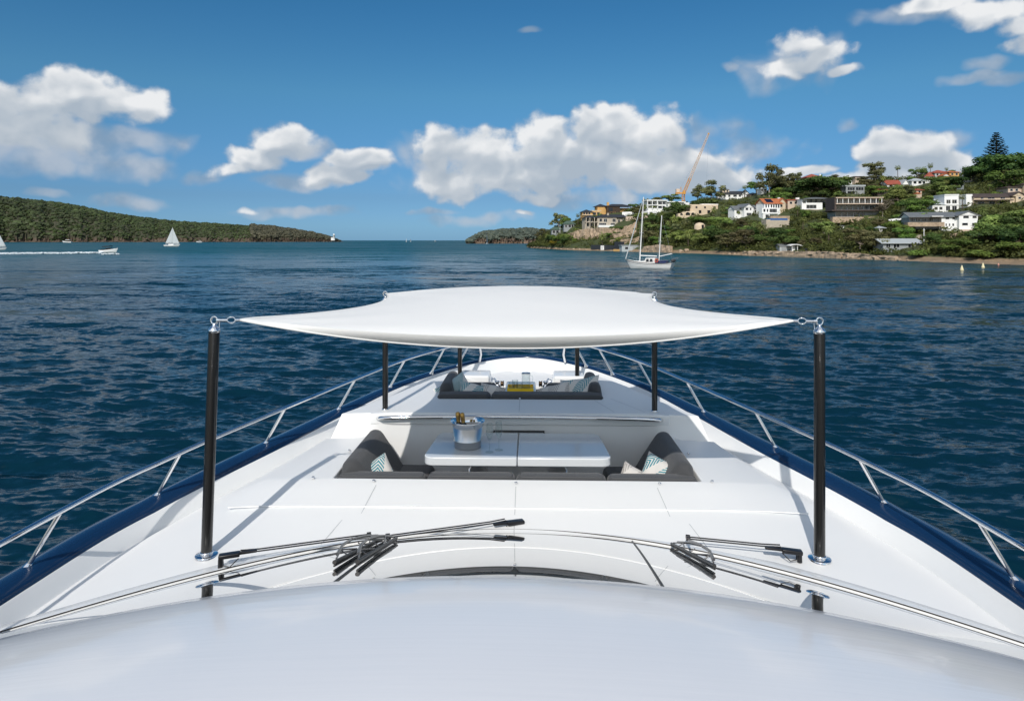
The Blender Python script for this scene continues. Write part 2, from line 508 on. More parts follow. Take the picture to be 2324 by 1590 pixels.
def sweep(prof, taper=1.0):
    rows = []
    for p, n in zip(GP, NRM):
        h = hg(p[1])
        k = float(np.interp(p[1], [5.5, 8.0], [1.0, taper]))
        rows.append([(p[0] + n[0] * o * k, p[1] + n[1] * o * k, Zh(h) + dz * k) for o, dz in prof])
    return rows
# navy half-round gunwale
gw = MB(); prof = [(-0.035, -0.16)] + [(0.075 - 0.105 * math.cos(a), -0.045 + 0.06 * math.sin(a)) for a in np.linspace(-0.3, math.pi + .0, 12)] + [(0.178, -0.075)]
gw.grid(sweep(prof, .42), flip=True); gw.build('gunwale', M_navy, yacht)
# topsides
hu = MB(); hu.grid(sweep([(-0.03, -0.15), (-0.02, -0.35), (0.08, -1.3), (0.28, -2.6), (0.5, -3.6), (0.62, -4.7)]))
hu.build('hull', M_navy, yacht)
def inset(o, dy=0):
    q = GP + NRM * o
    k = len(q) // 2
    L_ = q[:k + 1]
    return L_
IN = inset(0.234)
ok = IN[:, 0] < -0.0
IN = IN[ok]
def tw(y): return float(-np.interp(y, IN[:, 1], IN[:, 0]))
YT = float(IN[-1, 1])
# inner bulwark slope with a small cap lip
rows = []
for p_, n_ in zip(GP, NRM):
    k = float(np.interp(p_[1], [5.5, 8.0], [1.0, .42])); h_ = hg(p_[1])
    rows.append([(p_[0] + n_[0] * o, p_[1] + n_[1] * o, Zh(h_) + dz) for o, dz in [(0.150 * k, -0.03 * k), (0.176 * k, -0.036 * k), (0.184 * k + .002, -0.046), (0.226, -0.125), (0.27, -0.19)]])
bw = MB(); bw.grid(rows, flip=True)
bw.build('bulwark', M_gel, yacht)

# ---- deck, lofted section by section
W1X, W1A, W1B = 1.285, 4.76, 5.90            # aft lounge well
W2X, W2A, W2B = 0.78, 6.46, 7.56             # forward lounge well
def hC(y): return float(np.interp(y, [-3, 3.2, 3.9, 4.3, 4.74], [1.90, 1.86, 1.80, 1.745, 1.665]))
def sec(y, well=0, fwd=None, gap=False):
    t = tw(y); ht = hg(y) + 0.118
    f = (y >= 5.92) if fwd is None else fwd
    if not f:
        c = float(np.interp(y, [-3, 2, 3.8, 4.74, 5.93], [2.1, 2.05, 1.90, 1.76, 1.60]))
        c = min(c, t - 0.1)
        hc = hC(y) + 0.012; hw = hC(y); w = W1X; hb = 2.36
        e = (t - 0.012, ht + 0.012)
        if gap: hc = 1.80; e = (t - 0.012, ht + 0.05)
    elif y < W2B + 0.01:
        c = float(np.interp(y, [5.9, 6.45, 7.56], [1.56, 1.32, 0.93])); c = min(c, t - 0.1)
        hc = 1.512 if y < 7 else float(np.interp(y, [7, 7.6], [1.512, 1.49])); hw = hc - 0.012; w = W2X if y > 6.2 else 1.1; hb = 2.12
        w = min(w, c - 0.05) * (1 if y < 6.5 else float(np.interp(y, [6.5, 7.56], [1, .93])))
        e = (t - 0.02, ht + 0.01)
    else:
        c = t * 0.62; hc = 1.615; hw = 1.615; w = c * 0.6; hb = 1.615
        e = (t - 0.01, ht + 0.015)
    if not well: wb, hbb = w - 0.015, hw - 0.0
    else: wb, hbb = w - 0.04, hb
    if fwd is not None and f and y < 6: pass
    pts = [(t + 0.006, ht + 0.06), e, (c, hc), (w, hw), (wb, hbb), (wb * 0.4, hbb)]
    L_ = [(-x, y, Zh(h)) for x, h in pts]; R_ = [(x, y, Zh(h)) for x, h in pts[::-1]]
    return L_ + R_
st = [sec(y) for y in (1.0, 2.0, 2.8, 3.2, 3.5, 3.8, 4.1, 4.4, 4.6, W1A - 0.03)]
st += [sec(W1A - 0.005)]
st += [sec(W1A + 0.015, 1)] + [sec(y, 1) for y in (5.1, 5.5, 5.74)]
st += [sec(5.765, 1, gap=True), sec(W1B - 0.01, 1, gap=True)]
st += [sec(5.925, 0, True)]
st += [sec(y) for y in (6.0, 6.2, 6.35, W2A - 0.03, W2A - 0.005)]
st += [sec(W2A + 0.015, 1)] + [sec(y, 1) for y in (6.8, 7.1, 7.4, W2B - 0.02)]
st += [sec(W2B + 0.02)] + [sec(y) for y in np.linspace(W2B + 0.1, YT - 0.02, 8)]
dk = MB(); dk.grid(st, smooth=True)
deck = dk.build('deck', M_deck, yacht, bevel=0.022, seg=3)

# moulded joints in the deck (raised beads and hair lines)
def deck_h(y):
    return hC(y) if y < 5.9 else 1.50
bd = MB()
pts = []
for x in np.linspace(-1.86, 1.86, 60):
    k = abs(x); pts.append((x, 4.40 - (0.0 if k < 1.6 else (k - 1.6) * 0.10), Zh(hC(4.40)) + 0.002 - (0 if k < 1.3 else (k - 1.3) / 0.6 * 0.006)))
bd.tube(pts, 0.0055, 6)
bd.build('deck_joint', M_gel, yacht)
def seam(p, q, w=0.0045):
    sm = MB()
    p = Vector(p); q = Vector(q); t = (q - p).normalized(); a = t.cross(Vector((0, 0, 1))).normalized() * w / 2
    u = Vector((0, 0, 0.0022))
    sm.add([p - a + u, p + a + u, q + a + u, q - a + u], [(0, 1, 2, 3)]); sm.build('deck_seam', M_seam, yacht)
for x0, x1 in ((-1.02, -0.98), (0.0, 0.0), (1.02, 0.98)):
    seam((x0 * 1.12, 3.93, Zh(hC(3.93))), (x0 * 1.05, 4.30, Zh(hC(4.30)))); seam((x1, 4.30, Zh(hC(4.30))), (x1 * .98, 4.66, Zh(hC(4.66))))
seam((0, 5.97, Zh(1.50)), (0, 6.42, Zh(1.50))); seam((0.83, 5.99, Zh(1.5)), (0.70, 6.42, Zh(1.5))); seam((0.86, 6.5, Zh(1.502)), (1.10, 6.0, Zh(1.502)))

# ---- wheelhouse windscreen and brow roof
def base(x): return (x, 4.165 - 0.205 * x * x + 0.004 * x ** 4, 1.80 + 0.012 * x * x)
def top(x): xx = x * 0.70; return (xx, 1.98 - 0.085 * xx * xx, 0.992 + 0.062 * xx * xx)
def glass(x, s):
    a = base(x); b = top(x)
    k = 0.0145 * math.sin(math.pi * s)     # the pane bulges
    return (a[0] + (b[0] - a[0]) * s, a[1] + (b[1] - a[1]) * s, Zh(a[2] + (b[2] - a[2]) * s - k * 0.55) + 0.027 * (1 - s))
M_glass = bpy.data.materials.new('windscreen_glass'); M_glass.use_nodes = True
_b = M_glass.node_tree.nodes['Principled BSDF']
_b.inputs['Base Color'].default_value = (0.012, 0.016, 0.017, 1); _b.inputs['Roughness'].default_value = 0.0
_b.inputs['IOR'].default_value = 1.95; _b.inputs['Coat Weight'].default_value = 1.0; _b.inputs['Coat Roughness'].default_value = 0.0
_b.inputs['Coat IOR'].default_value = 1.6
wsx = np.linspace(-2.62, 2.62, 97)
gl = MB(); gl.grid([[glass(x, s) for s in np.linspace(0.0, 1.0, 25)] for x in wsx], flip=False)
ws = gl.build('windscreen', M_glass, yacht)
fr = MB()   # white surround between deck and seal
fr.grid([[(b[0], b[1] + 0.150, Zh(b[2]) - 0.02), (b[0], b[1] + 0.145, Zh(b[2]) + 0.010), (b[0], b[1] + 0.130, Zh(b[2]) + 0.022),
          (b[0], b[1] + 0.02, Zh(b[2]) + 0.036), (b[0], b[1] + 0.006, Zh(b[2]) + 0.034), (b[0], b[1] + 0.004, Zh(b[2]) - 0.01)] for b in (base(x) for x in wsx)])
fr.build('windscreen_surround', M_gel, yacht)
se = MB(); se.tube([(b[0], b[1] + 0.006, Zh(b[2]) + 0.036) for b in (base(x) for x in wsx)], 0.0030, 8); se.build('windscreen_seal', M_seal, yacht)
for sgn in (-1, 1):
    mu = MB(); mu.tube([Vector(glass(sgn * 0.70, s)) + Vector((0, 0, 0.001)) for s in np.linspace(0.03, 1, 20)], 0.0045, 6); mu.build('windscreen_joint', M_black, yacht)
# brow roof
rows = []
for x in np.linspace(-2.35, 2.35, 61):
    e = (x, 2.0 - 0.085 * x * x, 0.975 + 0.062 * x * x)
    r = [(e[0], e[1] - 0.05, Zh(e[2] + 0.05)), (e[0], e[1] - 0.004, Zh(e[2] + 0.035)), (e[0], e[1], Zh(e[2] + 0.012)), (e[0], e[1] - 0.02, Zh(e[2] - 0.002))]
    for d in (0.08, 0.2, 0.4, 0.7, 1.1, 1.6, 2.2, 3.2):
        lift = 0.13 * (1 - math.exp(-d / 0.55)) + 0.012 * d
        fl = 1.0 - 0.15 * (1 - math.exp(-d / 0.9))
        r.append((e[0], e[1] - d, Zh(0.975 + 0.062 * x * x * fl - lift)))
    rows.append(r)
rf = MB(); rf.grid(rows, flip=False)
M_roof = mat('roof_gelcoat', (0.80, 0.795, 0.80), 0.16, coat=0.35, var=0.012, vscale=2.2, rvar=0.07)
# weathering streaks in the gloss
_N, _L = M_roof.node_tree.nodes, M_roof.node_tree.links
_tc = _N.new('ShaderNodeTexCoord'); _mp = _N.new('ShaderNodeMapping'); _mp.inputs['Scale'].default_value = (1.4, 30, 5); _mp.inputs['Rotation'].default_value = (0, 0, 0.12)
_nn = _N.new('ShaderNodeTexNoise'); _nn.inputs['Scale'].default_value = 2.0; _nn.inputs['Detail'].default_value = 6
_L.new(_tc.outputs['Object'], _mp.inputs[0]); _L.new(_mp.outputs[0], _nn.inputs['Vector'])
_bp = _N.new('ShaderNodeBump'); _bp.inputs['Strength'].default_value = 0.05; _bp.inputs['Distance'].default_value = 0.01
_L.new(_nn.outputs['Fac'], _bp.inputs['Height']); _L.new(_bp.outputs[0], _N['Principled BSDF'].inputs['Normal'])
_m2 = _N.new('ShaderNodeMapping'); _m2.inputs['Scale'].default_value = (2.2, 26, 6); _m2.inputs['Rotation'].default_value = (0, 0, -0.22)
_n2 = _N.new('ShaderNodeTexNoise'); _n2.inputs['Scale'].default_value = 1.6; _n2.inputs['Detail'].default_value = 9; _n2.inputs['Roughness'].default_value = .72
_L.new(_tc.outputs['Object'], _m2.inputs[0]); _L.new(_m2.outputs[0], _n2.inputs['Vector'])
_r2 = _N.new('ShaderNodeMapRange'); _r2.inputs[1].default_value = .56; _r2.inputs[2].default_value = .80; _r2.inputs[3].default_value = .16; _r2.inputs[4].default_value = .34
_L.new(_n2.outputs['Fac'], _r2.inputs[0]); _L.new(_r2.outputs[0], _N['Principled BSDF'].inputs['Roughness'])
_r3 = _N.new('ShaderNodeMapRange'); _r3.inputs[1].default_value = .66; _r3.inputs[2].default_value = .78; _r3.inputs[3].default_value = 0; _r3.inputs[4].default_value = .30
_L.new(_n2.outputs['Fac'], _r3.inputs[0])
_mx = _N.new('ShaderNodeMix'); _mx.data_type = 'RGBA'; _mx.inputs[7].default_value = (.86, .86, .86, 1)
_src = _N['Principled BSDF'].inputs['Base Color'].links[0].from_socket
_L.new(_r3.outputs[0], _mx.inputs[0]); _L.new(_src, _mx.inputs[6]); _L.new(_mx.outputs[2], _N['Principled BSDF'].inputs['Base Color'])
rf.build('brow_roof', M_roof, yacht)
# ---- guard rails
M_rail = M_chrome
def rail_at(y, lift, inw, side):
    i = int(np.argmin(np.abs(GP[:len(GP) // 2 + 1, 1] - y)))
    k = len(GP) // 2
    yy = GP[:k + 1, 1]; px = float(np.interp(y, yy, GP[:k + 1, 0])); nx = float(np.interp(y, yy, NRM[:k + 1, 0])); ny = float(np.interp(y, yy, NRM[:k + 1, 1]))
    return Vector(((px + nx * inw) * -side, y + ny * inw, Zh(hg(y)) + lift))
for side in (-1, 1):
    tubep = [rail_at(y, 0.29, 0.225, side) for y in np.linspace(0.5, 8.05, 60)]
    tubep += [rail_at(8.2, 0.27, 0.215, side), rail_at(8.30, 0.2, 0.20, side), rail_at(8.34, 0.1, 0.16, side), rail_at(8.36, 0.0, 0.1, side)]
    g = MB(); g.tube(tubep, 0.0155, 12)
    rl = g.build('guard_rail', M_rail, yacht)
    for y in (2.55, 3.56, 4.52, 5.45, 6.35, 7.15, 7.75, 8.12):
        a = rail_at(y, 0.0, 0.065, side); b = rail_at(y + 0.045, 0.285, 0.222, side)
        s = MB(); s.tube([a, b], 0.0125, 10); s.tube([a - Vector((0, 0, .004)), a + (b - a).normalized() * 0.03], [0.030, 0.015], 12)
        s.build('stanchion', M_rail, rl)

# ---- grab rail on the front of the step
gr = MB()
def gx(x): return 5.885 - 0.018 * (x / 1.1) ** 2
pp = [(-1.23, 5.955, Zh(1.55)), (-1.225, 5.90, Zh(1.545)), (-1.19, gx(1.1), Zh(1.535))] + [(x, gx(x), Zh(1.532 - 0.012 * (1 - (x / 1.15) ** 2))) for x in np.linspace(-1.1, 1.1, 30)] + \
     [(1.19, gx(1.1), Zh(1.535)), (1.225, 5.90, Zh(1.545)), (1.23, 5.955, Zh(1.55))]
gr.tube(pp, 0.0165, 12)
for x in (-0.4, 0.4): gr.tube([(x, gx(x), Zh(1.53)), (x, gx(x) + .04, Zh(1.548)), (x, 5.955, Zh(1.552))], 0.008, 8)
gr.build('grab_rail', M_chrome, yacht)
pl = MB(); pl.rbox(-1.30, 1.30, 5.905, 5.945, Zh(1.60), Zh(1.505), 0.012); pl.build('step_moulding', M_gel, yacht)
hl = MB()   # hatch outline in the wall behind the table
for a in ((-0.22, 0.22, Zh(1.648), Zh(1.640)), (-0.22, -0.212, Zh(1.90), Zh(1.648)), (0.212, 0.22, Zh(1.90), Zh(1.648))):
    hl.box(a[0], a[1], 5.868, 5.90, a[2], a[3])
for x in (-.14, -.08, .1, .16): hl.lathe([(0, 0), (.006, 0), (.006, .004), (0, .004)], (x, 5.872, Zh(1.665)), 8, Matrix.Rotation(R(90), 4, 'X'))
hl.build('wall_hatch', M_black, yacht)

# deck studs round the aft well
for x, y in ((-1.42, 4.735), (-0.985, 4.70), (0, 4.69), (0.985, 4.70), (1.35, 4.735), (-1.33, 5.35), (1.33, 5.35), (0, 6.435)):
    z = Zh(deck_h(y) if y > 4.75 else hC(y)) + (0.0 if y > 4.75 else -0.002)
    sd = MB(); sd.lathe([(0, .018), (.009, .018), (.011, .012), (.007, .008), (.007, -.004)], (x, y, z), 12); sd.build('deck_stud', M_chrome, yacht)
# bow lockers
for s in (-1, 1):
    lk = MB(); M_ = Matrix.Translation((s * 0.53, 7.74, 0))
    lk.rbox(-0.17, 0.17, -0.17, 0.19, Zh(1.68), Zh(1.505), 0.02, M_)
    l_ = lk.build('bow_locker', M_gel, yacht)
    d_ = MB(); d_.rbox(-0.006, 0.006, -0.12, 0.14, Zh(1.64), Zh(1.535), 0.004, Matrix.Translation((s * 0.53 - s * 0.173, 7.74, 0))); d_.build('door', M_gel, l_)
    d_ = MB(); d_.rbox(-0.004, 0.004, -0.13, 0.15, Zh(1.646), Zh(1.641), 0.001, Matrix.Translation((s * 0.53 - s * 0.173, 7.74, 0))); d_.build('gasket', M_black, l_)
# windlasses
M_bronze = mat('weathered_bronze', (0.10, 0.062, 0.035), 0.4, metal=0.8, var=.5, vscale=60)
for s in (-1, 1):
    f = 0.62; w = MB(); Q = lambda x, y, z: (x * f, y * f, z * f)
    w.lathe([(r_ * f, z_ * f) for r_, z_ in [(0, .11), (.035, .11), (.05, .095), (.03, .07), (.03, .05), (.055, .03), (.06, 0), (.06, -.8), (0, -.8)]], (0, 0, 0), 24)
    wl = w.build('windlass', M_chrome, yacht, (s * 0.265, 7.45, Zh(1.60)))
    d = MB(); d.lathe([(r_ * f, z_ * f) for r_, z_ in [(.03, -.03), (.055, -.028), (.04, 0), (.055, .028), (.03, .03)]], Q(-s * 0.09, 0, .06), 20, Matrix.Rotation(R(90), 4, 'Y')); d.build('drum', M_bronze, wl)
    d = MB(); d.tube([Q(s * .02, 0, .10), Q(s * .05, 0, .15), Q(s * .09, 0, .13), Q(s * .10, 0, .02)], .010, 8); d.build('handle', M_chrome, wl)

# ---- wipers
M_wipe = mat('dark_anodised', (0.10, 0.10, 0.105), 0.32, metal=.85)
_g = [(glass(x, s), ) for x in np.linspace(-2.4, 2.4, 241) for s in np.linspace(0.0, 1.0, 81)]
_gp = np.array([proj((q[0][0] + XC, q[0][1], q[0][2])) for q in _g])
def on_glass(x, y, lift=0.0):
    i = int(np.argmin((_gp[:, 0] - x) ** 2 + (_gp[:, 1] - y) ** 2))
    return Vector(_g[i][0]) + Vector((0, -0.1 * lift, lift))
def wiper(pivot, head, blades):
    t = empty('wiper', parent=yacht)
    p = loc_h(*pivot, 1.752); q = loc_h(*head, 1.715)
    a = (q - p).normalized(); n = Vector((-a.y, a.x, 0)).normalized()
    if n.y < 0: n = -n
    m = MB()
    for o in (0.0, 0.028):
        m.tube([p + n * o + a * .10 + Vector((0, 0, .02)), p + n * o + a * .2 + Vector((0, 0, .012)), q + n * o], 0.0042, 8)
        m.tube([q + n * o - a * .012, q + n * o + a * .012], 0.012, 10)
    m.build('arm', M_blackg, t)
    m = MB()
    M4 = Matrix.Translation(p) @ a.to_track_quat('X', 'Z').to_matrix().to_4x4()
    m.rbox(-0.01, 0.10, -0.010, 0.034, -0.002, 0.020, 0.005, M4); m.rbox(0.09, 0.19, 0.003, 0.024, 0.004, 0.018, 0.004, M4)
    for o in (0.0, 0.03):
        c = p + n * o
        m.tube([(c.x, c.y, c.z - .05), (c.x, c.y, c.z)], [.014, .012], 12)
    m.tube([p + a * .02 + Vector((0, -.02, -.03)), p + a * .06 + Vector((0, -.03, -.04)), p + a * .1 + Vector((0, -.015, -.005))], .003, 6)
    m.build('pivot', M_blackg, t)
    for (b0, b1) in blades:
        u = on_glass(*b0, 0.022); v = on_glass(*b1, 0.022); d = (v - u); L_ = d.length; d.normalize()
        up = Vector((0, 0.12, 1)); sdv = d.cross(up).normalized(); up = sdv.cross(d).normalized()
        P_ = lambda s, h, o=0: u + d * (s * L_) + up * h + sdv * o
        m = MB(); m.tube([P_(0, 0), P_(1, 0)], 0.008, 8); m.tube([P_(0, -.012), P_(1, -.012)], 0.004, 6)
        m.build('blade', M_black, t)
        m = MB(); q1 = -1
        m.tube([P_(.10, .016, .018 * q1), P_(.30, .03, .050 * q1), P_(.5, .034, .062 * q1), P_(.72, .03, .050 * q1), P_(.92, .016, .018 * q1)], .0065, 8)
        for s0, s1 in ((.04, .36), (.64, .97)): m.tube([P_(s0, .008, .004 * q1), P_((s0 + s1) / 2, .022, .030 * q1), P_(s1, .008, .004 * q1)], .0038, 6)
        for s in (.2, .5, .8): m.tube([P_(s, .0), P_(s, .02, .03 * q1)], .003, 6)
        m.tube([P_(.5, .036, .06 * q1), q + Vector((0, 0, -.008))], .007, 8)
        m.build('blade_frame', M_wipe, t)
    return t
wiper((500, 1268), (838, 1216), [((757, 1288), (870, 1226))])
wiper((1183, 1184), (882, 1219), [((812, 1290), (900, 1228))])
wiper((1815, 1254), (1562, 1222), [((1523, 1228), (1622, 1294))])

# ---- tables of the two lounges (fixed to the sole)
def fx(t): return t
tb = empty('cockpit_table', (XC, 5.435, Zh(2.36)), label='pale grey lacquered table with two leaves in the near lounge', cat='table')
for s in (-1, 1):
    x0, x1 = (0.003, 0.705) if s > 0 else (-0.705, -0.003)
    poly = []
    r = 0.075
    y0, y1 = -0.335, 0.335
    if s > 0:
        poly = [(x0, y0)] + [(x1 - r + r * math.cos(a), y0 + r + r * math.sin(a)) for a in np.linspace(-math.pi / 2, 0, 7)] + \
               [(x1 - r + r * math.cos(a) - .03, y1 - r + r * math.sin(a)) for a in np.linspace(0, math.pi / 2, 7)] + [(x0, y1)]
    else:
        poly = [(x1, y1)] + [(x0 + r + r * math.cos(a) + .03, y1 - r + r * math.sin(a)) for a in np.linspace(math.pi / 2, math.pi, 7)] + \
               [(x0 + r + r * math.cos(a), y0 + r + r * math.sin(a)) for a in np.linspace(math.pi, 1.5 * math.pi, 7)] + [(x1, y0)]
    m = MB(); m.prism(poly, 0.671, 0.735); m.build('tabletop', M_tab, tb, bevel=0.008, seg=3)
    m = MB(); c = (s * 0.315, -0.03, 0)
    m.lathe([(0, .0), (.14, .0), (.14, .012), (.078, .02), (.078, .56), (.066, .565), (.066, .70)], c, 32); m.build('pedestal', M_chrome, tb)
sk = MB(); sk.box(-0.62, 0.62, -0.26, 0.26, 0.645, 0.6705); sk.build('underframe', M_gel, tb)
tb2 = empty('bow_table', (XC + .0, 6.92, Zh(2.125)), label='small pale blue grey table in the forward lounge under the yellow tray', cat='table')
m = MB(); m.rbox(-0.155, 0.155, -0.28, 0.28, 0.60, 0.64, 0.015); m.build('tabletop', M_tab, tb2)
m = MB(); m.lathe([(0, 0), (.12, 0), (.12, .012), (.05, .02), (.05, .61)], (0, 0, 0), 24); m.build('pedestal', M_chrome, tb2)

# ================================================================== loose cushions
def pad(name, label, x0, x1, y0, y1, z0, z1, b, group, cat='cushion', Mx=None, loc=None):
    c = ((x0 + x1) / 2, (y0 + y1) / 2, z0)
    m = MB(); m.rbox(x0 - c[0], x1 - c[0], y0 - c[1], y1 - c[1], 0, z1 - z0, b, Mx, 5)
    o = m.build(name, M_cush, None, loc or (c[0] + XC, c[1], c[2]))
    if Mx is None:                                   # sewn piping round the top edge
        hx, hy, ht_ = (x1 - x0) / 2 - b * .55, (y1 - y0) / 2 - b * .55, z1 - z0 - b * .10; q = MB(); rr_ = b * .7
        pl_ = [(sx * (hx - rr_) + rr_ * math.cos(a), sy * (hy - rr_) + rr_ * math.sin(a), ht_) for sx, sy, a0 in ((1, 1, 0), (-1, 1, 90), (-1, -1, 180), (1, -1, 270)) for a in np.radians(np.linspace(a0, a0 + 90, 5))]
        q.tube(pl_, .0045, 6, closed=True); q.build('piping', M_pipe, o)
    return tag(o, label, cat, group)
G1 = 'charcoal bolsters along the aft edge of the near lounge'
xs = [-1.285, -0.640, -0.003, 0.640, 1.285]
nm_ = ['leftmost', 'second from the left', 'third from the left', 'rightmost']
for i in range(4):
    pad('bolster_cushion', 'charcoal bolster along the aft edge of the near lounge, ' + nm_[i], xs[i] + .003, xs[i + 1] - .003, 4.785, 4.93,
        Zh(1.90), Zh(1.662) - (0.004 if i in (0, 3) else 0), 0.045, G1)
# side backrests, sloping inboard, rounded ends
def backrest(side, label, xt, y0, y1, ztop, zbot, grp, lean=0.20, th=0.15):
    sec_ = []
    prof = [(0.00, 0), (0.0, 0.86), (0.03, 0.96), (0.075, 1.0), (0.125, 0.96), (th, 0.86), (th + lean, 0.04), (th + lean - .02, 0)]
    H = ztop - zbot
    rows = []
    ys = np.linspace(0, 1, 26)
    for t in ys:
        d = min(t, 1 - t) * (y1 - y0); e = min(1, d / 0.09); k = math.sqrt(max(0, 1 - (1 - e) ** 2))
        hh = 1 - 0.22 * (1 - k) if t > .5 else 1 - 0.22 * (1 - k)
        rows.append([(side * (xt - (p[0] if p[0] < th else p[0]) * (0.25 + 0.75 * k) - 0.02 * (1 - k)), y0 + t * (y1 - y0), zbot + p[1] * H * hh) for p in prof])
    m = MB(); m.grid(rows, smooth=True, flip=(side > 0))
    n = len(prof)
    m.add(rows[0], [tuple(range(n)) if side < 0 else tuple(range(n))[::-1]], True); m.add(rows[-1], [tuple(range(n))[::-1] if side < 0 else tuple(range(n))], True)
    base_ = Vector((side * xt, (y0 + y1) / 2, zbot))
    m.v = [tuple(Vector(v) - base_) for v in m.v]
    o = m.build('backrest_cushion', M_cush, None, base_ + Vector((XC, 0, 0)), subsurf=1)
    return tag(o, label, 'cushion', grp)
G2 = 'charcoal side backrests of the lounges'
backrest(-1, 'charcoal side backrest at the left end of the near lounge', 1.28, 4.86, 5.80, Zh(1.585), Zh(1.95), G2)
backrest(1, 'charcoal side backrest at the right end of the near lounge', 1.28, 4.86, 5.80, Zh(1.585), Zh(1.95), G2)
G3 = 'charcoal seat pads of the lounges'
pad('seat_cushion', 'charcoal seat pad at the left end of the near lounge', -1.25, -0.70, 4.93, 5.74, Zh(2.02), Zh(1.885), 0.045, G3)
pad('seat_cushion', 'charcoal seat pad at the right end of the near lounge', 0.70, 1.25, 4.93, 5.74, Zh(2.02), Zh(1.885), 0.045, G3)
for x0, x1, y0, y1, h0, h1 in ((-1.25, -.68, 4.80, 5.72, 2.38, 2.0225), (.68, 1.25, 4.80, 5.72, 2.38, 2.0225), (-.675, .675, 4.80, 5.05, 2.38, 2.0225), (-.74, -.30, 6.50, 7.40, 2.13, 1.86), (.30, .74, 6.50, 7.40, 2.13, 1.86)):
    sb = MB(); sb.rbox(x0, x1, y0, y1, Zh(h0), Zh(h1), .02); sb.build('seat_base', M_gel, yacht)
# forward lounge
G4 = 'charcoal bolsters along the aft edge of the forward lounge'
pad('bolster_cushion', 'charcoal bolster on the left of the forward lounge aft edge', -0.795, -0.285, 6.475, 6.66, Zh(1.72), Zh(1.466), 0.045, G4)
pad('bolster_cushion', 'long charcoal bolster right of the joint on the forward lounge aft edge', -0.279, 0.795, 6.475, 6.66, Zh(1.72), Zh(1.466), 0.045, G4)
for s, nmx in ((-1, 'left'), (1, 'right')):
    backrest(s, 'rounded charcoal side backrest on the %s of the forward lounge' % nmx, 0.80, 6.60, 7.34, Zh(1.385), Zh(1.76), G2, 0.10, 0.13)
    x0, x1 = (-0.70, -0.22) if s < 0 else (0.22, 0.70)
    pad('seat_cushion', 'charcoal seat pad on the %s of the forward lounge' % nmx, x0, x1, 6.62, 7.25, Zh(1.8595), Zh(1.72), 0.045, G3)
    x0, x1 = (-0.62, -0.26) if s < 0 else (0.26, 0.62)
    pad('back_cushion', 'low charcoal back pad before the bow locker on the %s' % nmx, x0, x1, 7.26, 7.40, Zh(1.8595), Zh(1.53), 0.055, 'low charcoal back pads before the bow lockers')

# ---- scatter pillows
def pillow_mat(name, basecol, leafcol, amount, rot):
    m = mat(name, basecol, 0.8, bump=0.2, bscale=700)
    N, L = m.node_tree.nodes, m.node_tree.links
    tc = N.new('ShaderNodeTexCoord')
    mp = N.new('ShaderNodeMapping'); mp.inputs['Rotation'].default_value = (0, 0, R(rot)); L.new(tc.outputs['Object'], mp.inputs[0])
    sx = N.new('ShaderNodeSeparateXYZ'); L.new(mp.outputs[0], sx.inputs[0])
    def Mt(op, a, b=None):
        n = N.new('ShaderNodeMath'); n.operation = op
        for i, v in enumerate((a, b)):
            if v is None: continue
            if isinstance(v, (int, float)): n.inputs[i].default_value = v
            else: L.new(v, n.inputs[i])
        return n.outputs[0]
    # fronds: chevrons of short strokes either side of wide stems
    fx_ = Mt('PINGPONG', sx.outputs[0], 0.085)
    st_ = Mt('ADD', Mt('MULTIPLY', sx.outputs[1], 1.0), Mt('MULTIPLY', fx_, 1.3))
    wv = N.new('ShaderNodeTexNoise'); wv.inputs['Scale'].default_value = 22; L.new(mp.outputs[0], wv.inputs['Vector'])
    st2 = Mt('ADD', st_, Mt('MULTIPLY', wv.outputs['Fac'], 0.02))
    stripe = Mt('LESS_THAN', Mt('FRACT', Mt('MULTIPLY', st2, 34.0)), 0.55)
    big = Mt('LESS_THAN', Mt('FRACT', Mt('ADD', Mt('MULTIPLY', sx.outputs[0], 5.9), 0.35)), amount)
    k = Mt('MULTIPLY', stripe, big)
    mx = N.new('ShaderNodeMix'); mx.data_type = 'RGBA'; mx.inputs[6].default_value = (*basecol, 1); mx.inputs[7].default_value = (*leafcol, 1)
    L.new(k, mx.inputs[0]); L.new(mx.outputs[2], N['Principled BSDF'].inputs['Base Color'])
    return m
M_pt = pillow_mat('teal_leaf_linen', (0.62, 0.60, 0.57), (0.03, 0.22, 0.27), 0.62, 35)
M_pg = pillow_mat('grey_leaf_linen', (0.60, 0.575, 0.545), (0.36, 0.34, 0.325), 0.6, 20)
def pillow(label, loc, rot, m, size=0.44, th=0.15, group='patterned scatter pillows on the lounges'):
    n = 15; mb = MB(); top_ = []; bot = []
    for i in range(n):
        a = []; b = []
        for j in range(n):
            u = -1 + 2 * i / (n - 1); v = -1 + 2 * j / (n - 1)
            k = (1 - u ** 4) * (1 - v ** 4)
            x = u * size / 2 * (1 - 0.09 * (1 - v * v)); y = v * size / 2 * (1 - 0.09 * (1 - u * u))
            z = th / 2 * (k ** 0.55 if k > 0 else 0) + 0.006 * math.sin(7 * u + 3 * v)
            a.append((x, y, z)); b.append((x, y, -z if k > 0 else z))
        top_.append(a); bot.append(b)
    mb.grid(top_); mb.grid(bot, flip=True)
    o = mb.build('scatter_pillow', m, None, (loc[0] + XC, loc[1], loc[2])); o.rotation_euler = Euler([R(a) for a in rot])
    return tag(o, label, 'pillow', group)
pillow('white pillow with teal fronds at the left end of the near lounge', (-1.06, 5.06, Zh(1.83)), (50, -18, 36), M_pt, .38)
pillow('white pillow with teal fronds at the right end of the near lounge', (1.06, 5.07, Zh(1.80)), (56, 14, -36), M_pt, .37)
pillow('pale grey patterned pillow beside the teal one in the near lounge', (0.88, 5.12, Zh(1.86)), (54, 18, -28), M_pg, .32)
